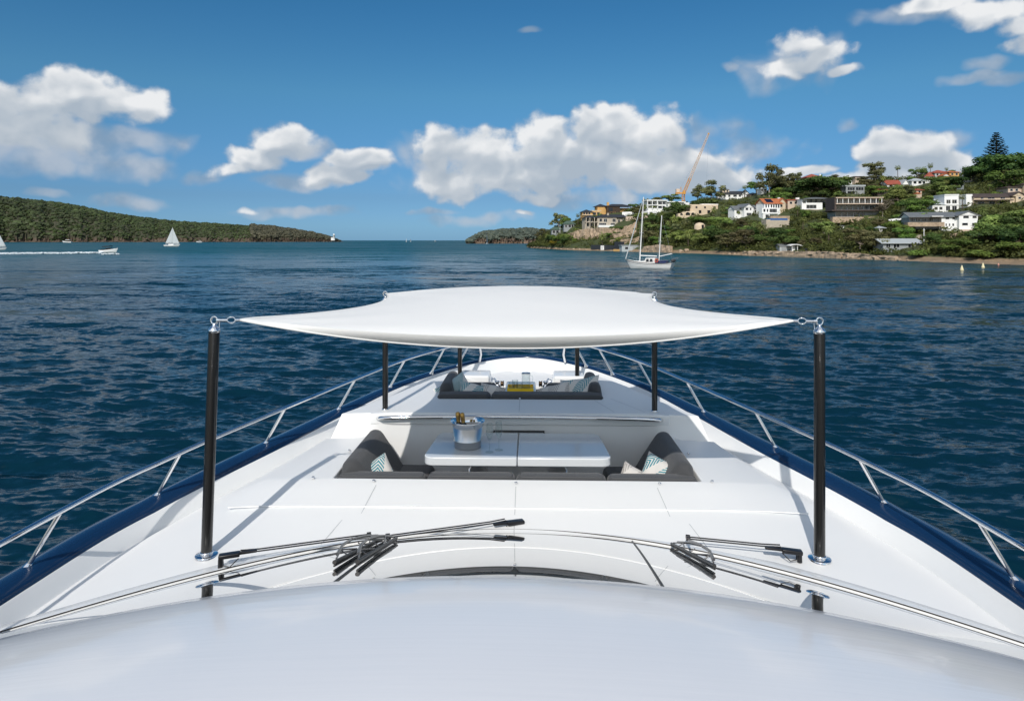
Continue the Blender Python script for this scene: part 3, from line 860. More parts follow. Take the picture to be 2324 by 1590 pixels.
pillow('grey pillow with teal fronds standing at the far left of the forward lounge', (-0.63, 6.80, Zh(1.545)), (58, -25, 30), M_pt, .36)
pillow('teal striped grey pillow leaning in front on the left of the forward lounge', (-0.46, 6.73, Zh(1.565)), (52, 14, 12), M_pt, .35)
pillow('plain grey patterned pillow nearest the tray on the left of the forward lounge', (-0.24, 6.76, Zh(1.59)), (44, 14, 8), M_pg, .36)
pillow('grey patterned pillow nearest the tray on the right of the forward lounge', (0.33, 6.76, Zh(1.585)), (46, -16, -10), M_pg, .37)
pillow('large teal frond pillow at the far right of the forward lounge', (0.58, 6.77, Zh(1.545)), (54, -12, -22), M_pt, .42)

# ---- things on the tables
TZ = Zh(2.36) + 0.735
M_foil = mat('gold_foil', (0.55, 0.33, 0.10), 0.35, metal=0.9, bump=0.5, bscale=120)
M_bottle = mat('dark_bottle', (0.012, 0.02, 0.01), 0.1, coat=0.5)
bk = empty('ice_bucket', (XC - 0.395, 5.37, TZ), label='steel champagne bucket with polished rim on the near table', cat='ice bucket')
m = MB(); m.lathe([(0, .001), (.100, .001), (.104, .006), (.107, .055), (.112, .058), (.113, .062), (.109, .066), (.118, .165), (.112, .166), (.100, .02), (0, .018)], (0, 0, 0), 48)
m.build('body', M_brushed, bk)
m = MB(); m.lathe([(.116, .160), (.122, .166), (.126, .190), (.134, .199), (.137, .206), (.132, .210), (.120, .202), (.112, .162)], (0, 0, 0), 48); m.build('rim', M_chrome, bk)
for i, (dx, dy, tx, ty) in enumerate(((-.055, -.01, -.10, .05), (-.005, -.03, -.16, .08))):
    t = empty('champagne_bottle', (XC - 0.395 + dx, 5.37 + dy, TZ + .022), label='gold foiled champagne bottle %s in the steel bucket' % ('on the left' if i == 0 else 'leaning in the middle'), cat='bottle', group='champagne bottles in the bucket')
    t.rotation_euler = (ty * -1.0, tx, 0)
    m = MB(); m.lathe([(0, 0), (.036, 0), (.038, .01), (.038, .12), (.030, .15), (.016, .175), (.0145, .19)], (0, 0, 0), 20); m.build('glass', M_bottle, t)
    m = MB(); m.lathe([(.0165, .165), (.0162, .215), (.0185, .218), (.0175, .245), (.010, .252), (0, .252)], (0, 0, 0), 16); m.build('foil', M_foil, t)
def glassmat():
    m = bpy.data.materials.new('clear_glass'); m.use_nodes = True
    N, L = m.node_tree.nodes, m.node_tree.links
    N.remove(N['Principled BSDF'])
    t = N.new('ShaderNodeBsdfTransparent'); t.inputs[0].default_value = (.93, .95, .95, 1)
    g = N.new('ShaderNodeBsdfGlossy'); g.inputs['Roughness'].default_value = 0.02
    lw = N.new('ShaderNodeLayerWeight'); lw.inputs[0].default_value = 0.5
    f = N.new('ShaderNodeMath'); f.operation = 'POWER'; f.inputs[1].default_value = 3.0; L.new(lw.outputs['Facing'], f.inputs[0])
    x = N.new('ShaderNodeMixShader'); sc_ = N.new('ShaderNodeMath'); sc_.operation = 'MULTIPLY_ADD'; sc_.inputs[1].default_value = .30; sc_.inputs[2].default_value = .03; L.new(f.outputs[0], sc_.inputs[0]); L.new(sc_.outputs[0], x.inputs[0]); L.new(t.outputs[0], x.inputs[1]); L.new(g.outputs[0], x.inputs[2])
    L.new(x.outputs[0], N['Material Output'].inputs[0])
    return m
M_clear = glassmat()
flutes = [((-0.215, 5.235), 'clear champagne flute nearest the bucket'), ((-0.145, 5.29), 'clear champagne flute right of the other on the near table')]
for (fxx, fyy), lb in flutes:
    t = empty('champagne_flute', (XC + fxx, fyy, TZ + 0.0008), label=lb, cat='glass', group='champagne flutes on the near table')
    m = MB(); m.lathe([(0, 0), (.032, 0), (.032, .002), (.006, .007), (.004, .02), (.004, .085), (.010, .095), (.022, .12), (.0275, .15), (.026, .185), (.0225, .222), (.0212, .222), (.0248, .185), (.0262, .15), (.021, .122), (.008, .099), (0, .097)], (0, 0, 0), 24)
    m.build('bowl', M_clear, t)
# tray with jug and tumblers
T2 = Zh(2.125) + 0.64
M_yel = mat('yellow_lacquer', (0.85, 0.56, 0.02), 0.3, coat=0.3)
tr = MB(); tr.box(-.125, .125, -.10, .10, 0.001, .010)
for a in ((-.125, .125, -.105, -.1001), (-.125, .125, .1001, .105)): tr.box(*a, 0.001, .032)
for a in ((-.130, -.1251, -.105, .105), (.1251, .130, -.105, .105)): tr.box(*a, 0.001, .032)
o = tr.build('serving_tray', M_yel, None, (XC + .0, 6.80, T2)); tag(o, 'yellow serving tray with glasses on the forward lounge table', 'tray')
jx, jy = XC + .055, 6.83
t = empty('water_jug', (jx, jy, T2 + .0108), label='clear glass water jug on the yellow tray', cat='jug')
m = MB(); m.lathe([(0, 0), (.042, 0), (.044, .003), (.042, .115), (.046, .145), (.043, .145), (.039, .115), (.039, .006), (0, .006)], (0, 0, 0), 28); m.build('body', M_clear, t)
m = MB(); m.tube([(.042, 0, .125), (.063, 0, .122), (.068, 0, .10), (.063, 0, .06), (.042, 0, .045)], .005, 8); m.build('handle', M_clear, t)
m = MB(); m.lathe([(0, .155), (.015, .155), (.044, .151), (.044, .1455), (0, .1455)], (0, 0, 0), 24); m.build('lid', M_brushed, t)
for i, (dx, dy, lb) in enumerate(((-.085, -.03, 'leftmost clear tumbler on the yellow tray'), (-.01, -.055, 'clear tumbler in the middle of the yellow tray'), (-.055, .05, 'clear tumbler behind the other two on the yellow tray'))):
    m = MB(); m.lathe([(0, 0), (.027, 0), (.029, .002), (.032, .075), (.0305, .075), (.027, .007), (0, .007)], (0, 0, 0), 24)
    o = m.build('tumbler', M_clear, None, (XC + dx, 6.80 + dy, T2 + .0108)); tag(o, lb, 'glass', 'tumblers on the yellow tray')

# ================================================================== poles and shade sail
HP = 0.47
poles = [((-1.762, 3.875), 1.80, 'near left', 0.028), ((1.738, 3.915), 1.80, 'near right', 0.0), ((-1.19, 6.03), 1.511, 'middle left', 0.0), ((1.19, 6.03), 1.511, 'middle right', 0.0),
         ((-0.69, 7.62), 1.55, 'far left', 0.0), ((0.62, 7.62), 1.55, 'far right', 0.0)]
tops = {}
for (x, y), h, nm, lean in poles:
    zt = Zh(HP + 0.045 if y < 5 else (HP + .06 if y < 7 else .74)); z0 = Zh(h)
    if y < 4: z0 = Zh(hC(y) + 0.004)
    H = zt - z0
    t = empty('awning_pole', (x + XC, y, z0), label='black carbon awning pole with steel eye cap, %s of six' % nm, cat='pole', group='carbon awning poles on the foredeck')
    lx = lean * 1.6
    r = 0.0305 if y < 5 else 0.0245
    m = MB(); m.tube([(0, 0, 0.02), (lx * .5, 0, H * .5), (lx, 0, H)], r, 28); m.build('tube', M_carbon, t)
    m = MB(); m.lathe([(0, .005), (.060, .005), (.063, .003), (.063, -.012)], (0, 0, 0), 36)
    m.lathe([(r + .002, .004), (r + .006, .008), (r + .005, .02), (r + .001, .022)], (0, 0, 0), 32); m.build('base_plate', M_chrome, t)
    m = MB(); m.lathe([(r + .001, -.012), (r + .003, -.010), (r + .003, .002), (.024, .016), (.012, .026), (.008, .04)], (lx, 0, H), 28)
    m.tube([(lx + .019 * math.cos(a), 0, H + .056 + .021 * math.sin(a)) for a in np.linspace(0, 2 * math.pi, 22, endpoint=False)], .0055, 8, closed=True)
    m.build('eye_cap', M_chrome, t)
    tops[nm] = Vector((x + XC + lx, y, zt + .056))

def bezline(a, b, n): return [a + (b - a) * (k / n) for k in range(n + 1)]
# corner points of the cloth, a shackle's length inside the pole tops
def inn(p, dx, dy): return Vector((p.x + dx, p.y + dy, p.z))
c_nl, c_nr = inn(tops['near left'], .125, .03), inn(tops['near right'], -.125, .03)
c_ml, c_mr = inn(tops['middle left'], .012, .0), inn(tops['middle right'], -.012, .0)
NU, NV = 64, 60
def edge(a, b, n, inward, sag, p=1.0):
    out = []
    for k in range(n + 1):
        t = k / n; w = 4 * t * (1 - t)
        out.append(a + (b - a) * t + inward * (w ** p) + Vector((0, 0, -sag * w)))
    return out
Lb = edge(c_nl, c_ml, NV, Vector((.27, 0, 0)), .015)
Rb = edge(c_nr, c_mr, NV, Vector((-.27, 0, 0)), .015)
Nb = edge(c_nl, c_nr, NU, Vector((0, .07, 0)), .172, .9)
Fb = edge(c_ml, c_mr, NU, Vector((0, .06, 0)), -.055)
rows = []
vv = [(k / NV) for k in range(NV + 1)]
for j in range(NV + 1):
    v = vv[j]; row = []
    for i in range(NU + 1):
        u = i / NU
        ru = Lb[j] + (Rb[j] - Lb[j]) * u
        cv = Nb[i] + (Fb[i] - Nb[i]) * v
        bl = (Nb[0] * (1 - u) + Nb[NU] * u) * (1 - v) + (Fb[0] * (1 - u) + Fb[NU] * u) * v
        p = ru + cv - bl
        e = 4 * u * (1 - u)
        dome = 0.10 * e * math.sin(math.pi * min(1, v * 1.0)) ** .8
        # the loose leech: a fold stands over the tucked-in hem
        if j == 0: bel = lift = 0.0
        else:
            bel = 0.062 * e ** 1.1 * math.exp(-(j - 1) / 5.0)
            lift = 0.058 * e ** 1.1 * math.exp(-(j - 1) / 9.0) + 0.055 * e * (1 - math.exp(-(j - 1) / 4.0)) * math.exp(-v / .5)
        q_ = p + Vector((0, -bel, dome + lift))
        for ci, cc in enumerate((c_nl, c_nr, c_ml, c_mr)):
            dd = q_ - cc; dl = math.hypot(dd.x, dd.y)
            q_.z += .007 * math.exp(-dl / .55) * min(1, dl / .12) * math.sin(15 * math.atan2(dd.y, dd.x) + ci) * (1 if j > 0 else 0)
        row.append(q_)
    rows.append(row)
sv = MB(); sv.grid(rows, flip=False)
M_sail = bpy.data.materials.new('sail_cloth'); M_sail.use_nodes = True
_N, _L = M_sail.node_tree.nodes, M_sail.node_tree.links
_b = _N['Principled BSDF']; _b.inputs['Base Color'].default_value = (0.96, 0.955, 0.94, 1); _b.inputs['Roughness'].default_value = 0.75
_t = _N.new('ShaderNodeBsdfTranslucent'); _t.inputs[0].default_value = (0.95, 0.945, 0.92, 1)
_m = _N.new('ShaderNodeMixShader'); _m.inputs[0].default_value = 0.31
_tc = _N.new('ShaderNodeTexCoord'); _n = _N.new('ShaderNodeTexNoise'); _n.inputs['Scale'].default_value = 3.5; _n.inputs['Detail'].default_value = 3
_L.new(_tc.outputs['Object'], _n.inputs['Vector'])
_bp = _N.new('ShaderNodeBump'); _bp.inputs['Strength'].default_value = .12; _bp.inputs['Distance'].default_value = .05
_L.new(_n.outputs['Fac'], _bp.inputs['Height']); _L.new(_bp.outputs[0], _b.inputs['Normal'])
_L.new(_b.outputs[0], _m.inputs[1]); _L.new(_t.outputs[0], _m.inputs[2]); _L.new(_m.outputs[0], _N['Material Output'].inputs[0])
sail_e = empty('shade_sail', (XC, 5.5, Zh(HP)), label='white shade sail stretched from four of the black poles over the foredeck', cat='awning')
for q in range(len(sv.v)): sv.v[q] = tuple(Vector(sv.v[q]) - sail_e.location)
cl = sv.build('cloth', M_sail, sail_e, sharp=34)
md = cl.modifiers.new('thick', 'SOLIDIFY'); md.thickness = 0.004; md.offset = 0
for nm_h, pts_h in (('side', [r_[0] for r_ in rows]), ('side', [r_[-1] for r_ in rows]), ('edge', rows[0]), ('edge', rows[-1])):
    m = MB(); m.tube([Vector(q) - sail_e.location for q in pts_h], .0055, 6); m.build('hem', M_sail, sail_e)
# steel fittings from the corners to the poles
for c, nm in ((c_nl, 'near left'), (c_nr, 'near right'), (c_ml, 'middle left'), (c_mr, 'middle right')):
    e0 = tops[nm] - sail_e.location; e1 = c - sail_e.location; d = (e1 - e0); L_ = d.length; d.normalize()
    m = MB(); sc = 1.0 if nm.startswith('near') else 0.45
    n = d.cross(Vector((0, 0, 1))).normalized()
    if sc == 1.0:
        m.tube([e0 + d * .012, e0 + d * .03], .011, 10); m.tube([e0 + d * .03, e0 + d * .072], [.008, .0085], 10)
        rc = e0 + d * .092
        m.tube([rc + d * .022 * math.cos(a) + Vector((0, 0, 1)) * .017 * math.sin(a) for a in np.linspace(0, 2 * math.pi, 20, endpoint=False)], .004, 8, closed=True)
        m.tube([e0 + d * .03, e0 + d * .028 + Vector((0, 0, -.03)), e0 + d * .026 + Vector((0, 0, -.058))], .003, 6)
        m.tube([e0 + d * .112, e1 + d * .01], .0075, 8)
    else:
        m.tube([e0, e1], .006, 8)
    m.build('shackle', M_chrome, sail_e)
# ================================================================== water
rngw = np.random.default_rng(7)
def build_water():
    dys = np.concatenate([np.array([0.12, 0.3, 0.7, 1.3, 2.0, 2.8]), np.arange(3.6, 40, .9), np.arange(40, 420, 1.15), np.arange(420, 1100, 2.6), np.array([1300, 1800, 2600, 4000])])
    r = CAMZ * FPX / dys
    fine = np.radians(np.linspace(-46, 46, 900)); coarse = np.radians(np.linspace(46, 314, 60)[1:-1])
    th = np.concatenate([fine, coarse])
    Rr, Th = np.meshgrid(r, th, indexing='ij')
    X = Rr * np.sin(Th); Y = Rr * np.cos(Th); Z = np.zeros_like(X)
    dr = np.abs(np.gradient(r))
    lam_min = np.maximum(dr, r * np.radians(92 / 900))[:, None] * np.ones_like(Th)
    cm = np.abs(((Th + math.pi) % (2 * math.pi)) - math.pi) < R(46)
    fadeR = np.clip((420 - Rr) / 250, 0, 1)
    dX = np.zeros_like(X); dY = np.zeros_like(Y)
    base_dir = R(200)                              # wind waves run towards the boat, slightly across
    for k in range(72):
        lam = 0.26 * (1.75 / 0.26) ** rngw.random()
        d = base_dir + rngw.normal(0, R(27))
        amp = lam * 0.0060 * (0.7 + .6 * rngw.random())
        kx, ky = math.sin(d) * 2 * math.pi / lam, math.cos(d) * 2 * math.pi / lam
        ph = rngw.random() * 6.283
        vis = np.clip((lam / lam_min - 2.2) / 2.0, 0, 1) * cm * (0.25 + .75 * fadeR)
        a = kx * X + ky * Y + ph
        c, s = np.cos(a), np.sin(a)
        Z += amp * vis * c
        dX -= 0.75 * amp * vis * s * math.sin(d); dY -= 0.75 * amp * vis * s * math.cos(d)
    for k in range(26):                                # a low longer chop that still shows farther out
        lam = 2.0 * (8.0 / 2.0) ** rngw.random(); d = base_dir + rngw.normal(0, R(24)); amp = lam * .0034
        kx, ky = math.sin(d) * 2 * math.pi / lam, math.cos(d) * 2 * math.pi / lam
        vis = np.clip((lam / lam_min - 1.6) / 1.2, 0, 1) * cm
        a = kx * X + ky * Y + rngw.random() * 6.283
        Z += amp * vis * np.cos(a)
    X = X + dX; Y = Y + dY
    nr, nt = X.shape
    V = np.stack([X, Y, Z], -1).reshape(-1, 3)
    i = np.arange(nr - 1)[:, None]; j = np.arange(nt)[None, :]; j2 = (j + 1) % nt
    F = np.stack([i * nt + j, i * nt + j2, (i + 1) * nt + j2, (i + 1) * nt + j], -1).reshape(-1, 4)
    m = bpy.data.materials.new('sea_water'); m.use_nodes = True
    N, L = m.node_tree.nodes, m.node_tree.links
    b = N['Principled BSDF']; b.inputs['Roughness'].default_value = 0.06; b.inputs['IOR'].default_value = 1.23
    b.inputs['Specular Tint'].default_value = (0.62, 0.84, 1.0, 1)
    tc = N.new('ShaderNodeTexCoord')
    # body colour: deep navy near by, clearer teal over the shallows of the bay
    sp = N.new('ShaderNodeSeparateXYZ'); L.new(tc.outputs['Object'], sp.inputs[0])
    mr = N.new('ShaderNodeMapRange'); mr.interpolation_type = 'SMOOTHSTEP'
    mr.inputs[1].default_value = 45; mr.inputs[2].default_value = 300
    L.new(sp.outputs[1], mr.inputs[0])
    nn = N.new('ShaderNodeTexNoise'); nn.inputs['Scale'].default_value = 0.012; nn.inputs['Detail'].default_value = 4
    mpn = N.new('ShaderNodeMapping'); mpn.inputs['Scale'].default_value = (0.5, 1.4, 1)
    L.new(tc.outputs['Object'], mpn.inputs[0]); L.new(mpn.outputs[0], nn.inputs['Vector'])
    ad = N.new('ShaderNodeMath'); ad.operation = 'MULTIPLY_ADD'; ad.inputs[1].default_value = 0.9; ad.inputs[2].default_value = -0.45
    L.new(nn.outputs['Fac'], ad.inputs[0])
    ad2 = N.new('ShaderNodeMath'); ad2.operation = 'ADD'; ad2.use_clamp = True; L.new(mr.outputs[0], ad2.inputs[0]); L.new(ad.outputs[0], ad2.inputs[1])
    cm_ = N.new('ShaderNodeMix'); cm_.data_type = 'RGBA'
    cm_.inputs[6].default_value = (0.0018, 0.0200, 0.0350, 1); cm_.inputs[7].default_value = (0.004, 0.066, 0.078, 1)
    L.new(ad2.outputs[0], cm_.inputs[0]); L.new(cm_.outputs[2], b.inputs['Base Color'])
    # small chop below the size of the modelled waves
    def nz(scale, detail, st, rot=18):
        mp = N.new('ShaderNodeMapping'); mp.inputs['Scale'].default_value = st; mp.inputs['Rotation'].default_value = (0, 0, R(rot))
        n = N.new('ShaderNodeTexNoise'); n.inputs['Scale'].default_value = scale; n.inputs['Detail'].default_value = detail; n.inputs['Roughness'].default_value = .6
        L.new(tc.outputs['Object'], mp.inputs[0]); L.new(mp.outputs[0], n.inputs['Vector']); return n
    na = nz(3.2, 5, (0.55, 1.3, 1)); nb = nz(0.75, 5, (0.5, 1.5, 1), 12); nc = nz(0.09, 6, (0.45, 1.7, 1), 8); nd = nz(0.011, 4, (0.5, 1.6, 1), 4)
    # waves too small and far to model are carried by the roughness
    vl = N.new('ShaderNodeVectorMath'); vl.operation = 'LENGTH'; L.new(tc.outputs['Object'], vl.inputs[0])
    rr = N.new('ShaderNodeMapRange'); rr.interpolation_type = 'SMOOTHSTEP'
    rr.inputs[1].default_value = 40; rr.inputs[2].default_value = 500; rr.inputs[3].default_value = 0.13; rr.inputs[4].default_value = 0.36
    L.new(vl.outputs['Value'], rr.inputs[0]); L.new(rr.outputs[0], b.inputs['Roughness'])
    gm = N.new('ShaderNodeNewGeometry')
    acc = gm.outputs['Normal']
    fr = N.new('ShaderNodeMapRange'); fr.interpolation_type = 'SMOOTHSTEP'        # close by, the modelled waves do this work
    fr.inputs[1].default_value = 18; fr.inputs[2].default_value = 110; fr.inputs[3].default_value = 0.12; fr.inputs[4].default_value = 1.0
    L.new(vl.outputs['Value'], fr.inputs[0])
    for n, k in ((na, 1.15), (nb, 1.5), (nc, 1.7), (nd, 0.8)):      # slopes of the chop, read straight from the noise
        v = N.new('ShaderNodeVectorMath'); v.operation = 'SUBTRACT'; L.new(n.outputs['Color'], v.inputs[0]); v.inputs[1].default_value = (.5, .5, .5)
        w = N.new('ShaderNodeVectorMath'); w.operation = 'MULTIPLY'; L.new(v.outputs[0], w.inputs[0]); w.inputs[1].default_value = (k * .7, k, 0)
        if n is not na:
            u = N.new('ShaderNodeVectorMath'); u.operation = 'SCALE'; L.new(w.outputs[0], u.inputs[0]); L.new(fr.outputs[0], u.inputs['Scale']); w = u
        s = N.new('ShaderNodeVectorMath'); s.operation = 'ADD'; L.new(acc, s.inputs[0]); L.new(w.outputs[0], s.inputs[1]); acc = s.outputs[0]
    nn_ = N.new('ShaderNodeVectorMath'); nn_.operation = 'NORMALIZE'; L.new(acc, nn_.inputs[0])
    L.new(nn_.outputs[0], b.inputs['Normal'])
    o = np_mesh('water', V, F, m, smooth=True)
    tag(o, 'rippled deep blue harbour water around the yacht', kind='structure')
build_water()

# ================================================================== far headlands
def fbm1(x, seed):
    rg = np.random.default_rng(seed); y = np.zeros_like(x, float)
    for k in range(5):
        f = 2 ** k; y += np.interp(x * f % 997, np.arange(998), rg.random(998) - .5) / f
    return y
M_land = None
def land_mat(name, rock, soil, zr, band):
    m = bpy.data.materials.new(name); m.use_nodes = True
    N, L = m.node_tree.nodes, m.node_tree.links
    b = N['Principled BSDF']; b.inputs['Roughness'].default_value = 0.9
    tc = N.new('ShaderNodeTexCoord'); sp = N.new('ShaderNodeSeparateXYZ'); L.new(tc.outputs['Object'], sp.inputs[0])
    n = N.new('ShaderNodeTexNoise'); n.inputs['Scale'].default_value = 0.25; n.inputs['Detail'].default_value = 8; n.inputs['Roughness'].default_value = .7
    L.new(tc.outputs['Object'], n.inputs['Vector'])
    ma = N.new('ShaderNodeMath'); ma.operation = 'MULTIPLY_ADD'; ma.inputs[1].default_value = band * 2; ma.inputs[2].default_value = -band
    L.new(n.outputs['Fac'], ma.inputs[0])
    ad = N.new('ShaderNodeMath'); ad.operation = 'ADD'; L.new(sp.outputs[2], ad.inputs[0]); L.new(ma.outputs[0], ad.inputs[1])
    mr = N.new('ShaderNodeMapRange'); mr.inputs[1].default_value = zr * .85; mr.inputs[2].default_value = zr * 1.15; L.new(ad.outputs[0], mr.inputs[0])
    cr = N.new('ShaderNodeValToRGB'); e = cr.color_ramp.elements
    e[0].position = .3; e[0].color = (*[c * .45 for c in rock], 1); e[1].position = .7; e[1].color = (*[c * 1.25 for c in rock], 1)
    L.new(n.outputs['Fac'], cr.inputs[0])
    cs = N.new('ShaderNodeValToRGB'); e = cs.color_ramp.elements
    e[0].position = .35; e[0].color = (*[c * .6 for c in soil], 1); e[1].position = .7; e[1].color = (*[c * 1.3 for c in soil], 1)
    L.new(n.outputs['Fac'], cs.inputs[0])
    mx = N.new('ShaderNodeMix'); mx.data_type = 'RGBA'; L.new(mr.outputs[0], mx.inputs[0]); L.new(cr.outputs[0], mx.inputs[6]); L.new(cs.outputs[0], mx.inputs[7])
    L.new(mx.outputs[2], b.inputs['Base Color'])
    return m

def icos(sub):
    bm = bmesh.new(); bmesh.ops.create_icosphere(bm, subdivisions=sub, radius=1)
    bm.verts.index_update()
    V = np.array([v.co[:] for v in bm.verts]); F = np.array([[v.index for v in f.verts] for f in bm.faces]); bm.free()
    return V, F
def crowns(name, pts, rad, mat_, tint, seed, flat=.66):
    """one mass of tree crowns seen from afar"""
    V0, F0 = icos(2 if len(pts) < 3000 else 1); rg = np.random.default_rng(seed)
    nv = len(V0); n = len(pts)
    jit = 1 + (rg.random((n, nv)) - .5) * .75
    V = V0[None] * jit[:, :, None] * rad[:, None, None]; V[:, :, 2] *= flat
    V = V + pts[:, None, :]
    F = F0[None] + (np.arange(n) * nv)[:, None, None]
    t = np.repeat(tint, len(F0)) + (rg.random(n * len(F0)) - .5) * .45
    return np_mesh(name, V.reshape(-1, 3), F.reshape(-1, 3), mat_, smooth=False, tint=np.clip(t, 0, 1))

def headland(name, label, px, sky, D0, D1, depth, mat_land, mat_tree, cliff, seed, crown, ntree, forest_label, tail=None):
    px = np.array(px, float); sky = np.array(sky, float)
    xs = np.linspace(px[0], px[-1], 260)
    ys = np.interp(xs, px, sky)
    D = np.interp(xs, [px[0], px[-1]], [D0, D1])
    ztop = np.maximum(CAMZ + (PHOR - ys) * (D + depth * .6) / FPX - crown * 1.0, .3) + fbm1(xs * .13, seed) * crown * .25
    S = np.concatenate([[-.06, 0, .012, .03, .06], np.linspace(.1, 1.3, 26)])
    cl = np.minimum(cliff * (1 + .9 * fbm1(xs * .35, seed + 1)), ztop * .8)
    rg = np.random.default_rng(seed)
    V = []
    for i, x in enumerate(xs):
        d = pix(x, PHOR)
        for s in S:
            dist = D[i] + depth * s * .6 + 8 * math.sin(x * .13) + (rg.random() - .5) * 14 * (s > 0) * (s < .1)
            if s <= 0: z = -3 if s < 0 else .2
            elif s < .05: z = cl[i] * min(1, (.25 + s * 20))
            elif s <= 1: z = cl[i] + (ztop[i] - cl[i]) * math.sin(math.pi / 2 * s) ** .85
            else: z = ztop[i] * (1 - .5 * (s - 1))
            V.append((d.x * dist, d.y * dist, z))
    n = len(S); V = np.array(V)
    i = np.arange(len(xs) - 1)[:, None]; j = np.arange(n - 1)[None]
    F = np.stack([i * n + j, (i + 1) * n + j, (i + 1) * n + j + 1, i * n + j + 1], -1).reshape(-1, 4)
    o = np_mesh(name, V, F, mat_land, smooth=False); tag(o, label, kind='structure')
    # the wood on it
    u = rg.random(ntree) ** 1.0; xs_i = (u * (len(xs) - 2)).astype(int)
    ss = .025 + rg.random(ntree) ** .9 * 1.04
    G = V.reshape(len(xs), n, 3)
    P = np.zeros((ntree, 3)); fr = rg.random(ntree)
    for q in range(ntree):
        a = np.array([np.interp(ss[q], S, G[xs_i[q], :, c]) for c in range(3)]); b = np.array([np.interp(ss[q], S, G[xs_i[q] + 1, :, c]) for c in range(3)])
        P[q] = a + (b - a) * fr[q]
    tr = np.interp(xs[xs_i], [px[0], px[-1]], [0, 1]) if tail is None else np.interp(xs[xs_i], [px[0], tail, px[-1]], [0, .15, 1])
    rad = crown * (.38 + .95 * rg.random(ntree) ** 1.6) * (1 - .55 * tr)
    P[:, 2] += rad * .35
    keep = P[:, 2] > cliff * .4
    tint = rg.random(ntree) * .5 + .22 + .55 * fbm1(P[:, 0] * .012 + P[:, 2] * .05, seed + 3) * np.clip(rad / crown, .4, 1) + .2 * fbm1(P[:, 0] * .05 - P[:, 2] * .11, seed + 9)
    o = crowns(name + '_wood', P[keep], rad[keep], mat_tree, tint[keep], seed + 5)
    tag(o, forest_label, kind='stuff')
M_bush = foliage('bush_green', (0.028, 0.030, 0.015), (0.072, 0.098, 0.030), trans=0, spread=0)
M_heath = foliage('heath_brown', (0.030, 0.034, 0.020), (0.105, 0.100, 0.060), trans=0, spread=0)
M_farw = foliage('far_green_hazed', (0.040, 0.056, 0.045), (0.100, 0.122, 0.090), trans=0, spread=0)  # distance haze put into the leaf colour as a blue grey cast
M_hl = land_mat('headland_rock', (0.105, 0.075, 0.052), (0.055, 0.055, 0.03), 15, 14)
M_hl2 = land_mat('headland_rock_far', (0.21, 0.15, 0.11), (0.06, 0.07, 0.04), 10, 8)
headland('left_headland', 'long wooded headland with a brown rocky shore on the left', [-320, -200, -100, 0, 60, 120, 180, 240, 300, 360, 420, 480, 540, 580],
         [428, 424, 430, 444, 450, 456, 465, 478, 487, 495, 500, 503, 507, 509], 2100, 2500, 520, M_hl, M_bush, 5, 11, 9, 11500, 'dense green eucalypt bush covering the left headland')
headland('heath_point', 'low brown heath point tapering into the sea on the left', [570, 620, 660, 700, 740, 752, 765, 778, 800],
         [508, 512, 517, 523, 531, 536, 541, 545.0, 546.2], 2500, 2700, 380, M_hl, M_heath, 11, 23, 7, 2600, 'dry grey brown heath scrub on the low point')
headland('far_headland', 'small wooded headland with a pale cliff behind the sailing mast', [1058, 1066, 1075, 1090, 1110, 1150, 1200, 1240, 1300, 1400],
         [546, 543, 537, 529, 523, 519, 516, 520, 524, 530], 1250, 1350, 300, M_hl2, M_farw, 10, 37, 6, 2400, 'haze tinted grey green scrub covering the small far headland')

# small white lighthouse on the point
p = at_D(758, 541, 2650)
lt = empty('lighthouse', (p.x, p.y, 12), label='tiny white lighthouse tower at the tip of the left point', cat='lighthouse')
M_white = mat('white_paint', (0.80, 0.80, 0.79), 0.5, var=.04, vscale=.4)
M_dark = mat('dark_window', (0.018, 0.022, 0.028), 0.08, coat=.3)
m = MB(); m.lathe([(4.6, -6), (3.8, 14), (5, 14.5), (5, 15.2)], (0, 0, 0), 14); m.box(-11, -3, -3, 3, -6, 5); m.build('tower', M_white, lt)
m = MB(); m.lathe([(3, 15.2), (3, 18.5), (0, 20)], (0, 0, 0), 12); m.build('lantern', M_white, lt)

# ================================================================== boats
def boat_hull(L_, B, fb, sheer, transom=.75, n=22, draft=.5, rake=.12):
    rows = []
    for i in range(n):
        t = i / (n - 1)                      # 0 bow .. 1 stern
        w = B / 2 * min(1, (math.sin(math.pi / 2 * min(1, t * 1.9)) ** .8)) * (1 - (1 - transom) * max(0, (t - .5) / .5) ** 1.6)
        zt = fb + sheer * (1 - t / .7) ** 2 if t < .7 else fb + sheer * .25 * ((t - .7) / .3) ** 2
        x = -L_ / 2 + L_ * t
        ov = L_ * rake * (1 - t) ** 3 + L_ * .06 * max(0, (t - .75) / .25) * -1
        rows.append([(x, -w, zt), (x + ov * .3, -w * .96, zt * .55), (x + ov * .75, -w * .82, .05), (x + ov, -w * .3, -draft), (x + ov, w * .3, -draft),
                     (x + ov * .75, w * .82, .05), (x + ov * .3, w * .96, zt * .55), (x, w, zt)])
    return rows
M_teak = mat('teak', (0.22, 0.13, 0.07), 0.6)
M_hullw = mat('boat_white', (0.78, 0.78, 0.77), 0.3, var=.05, vscale=.8)
M_sailc = mat('sailcloth', (0.50, 0.54, 0.56), 0.8)
M_blue = mat('blue_canvas', (0.015, 0.03, 0.10), 0.8)
M_orange = mat('lifebuoy_red', (0.60, 0.10, 0.05), 0.6)
M_wire = mat('rigging_wire', (0.35, 0.36, 0.37), 0.4, metal=.6)

def mast_stay(mb, a, b, r=.02): mb.tube([a, b], r, 5)
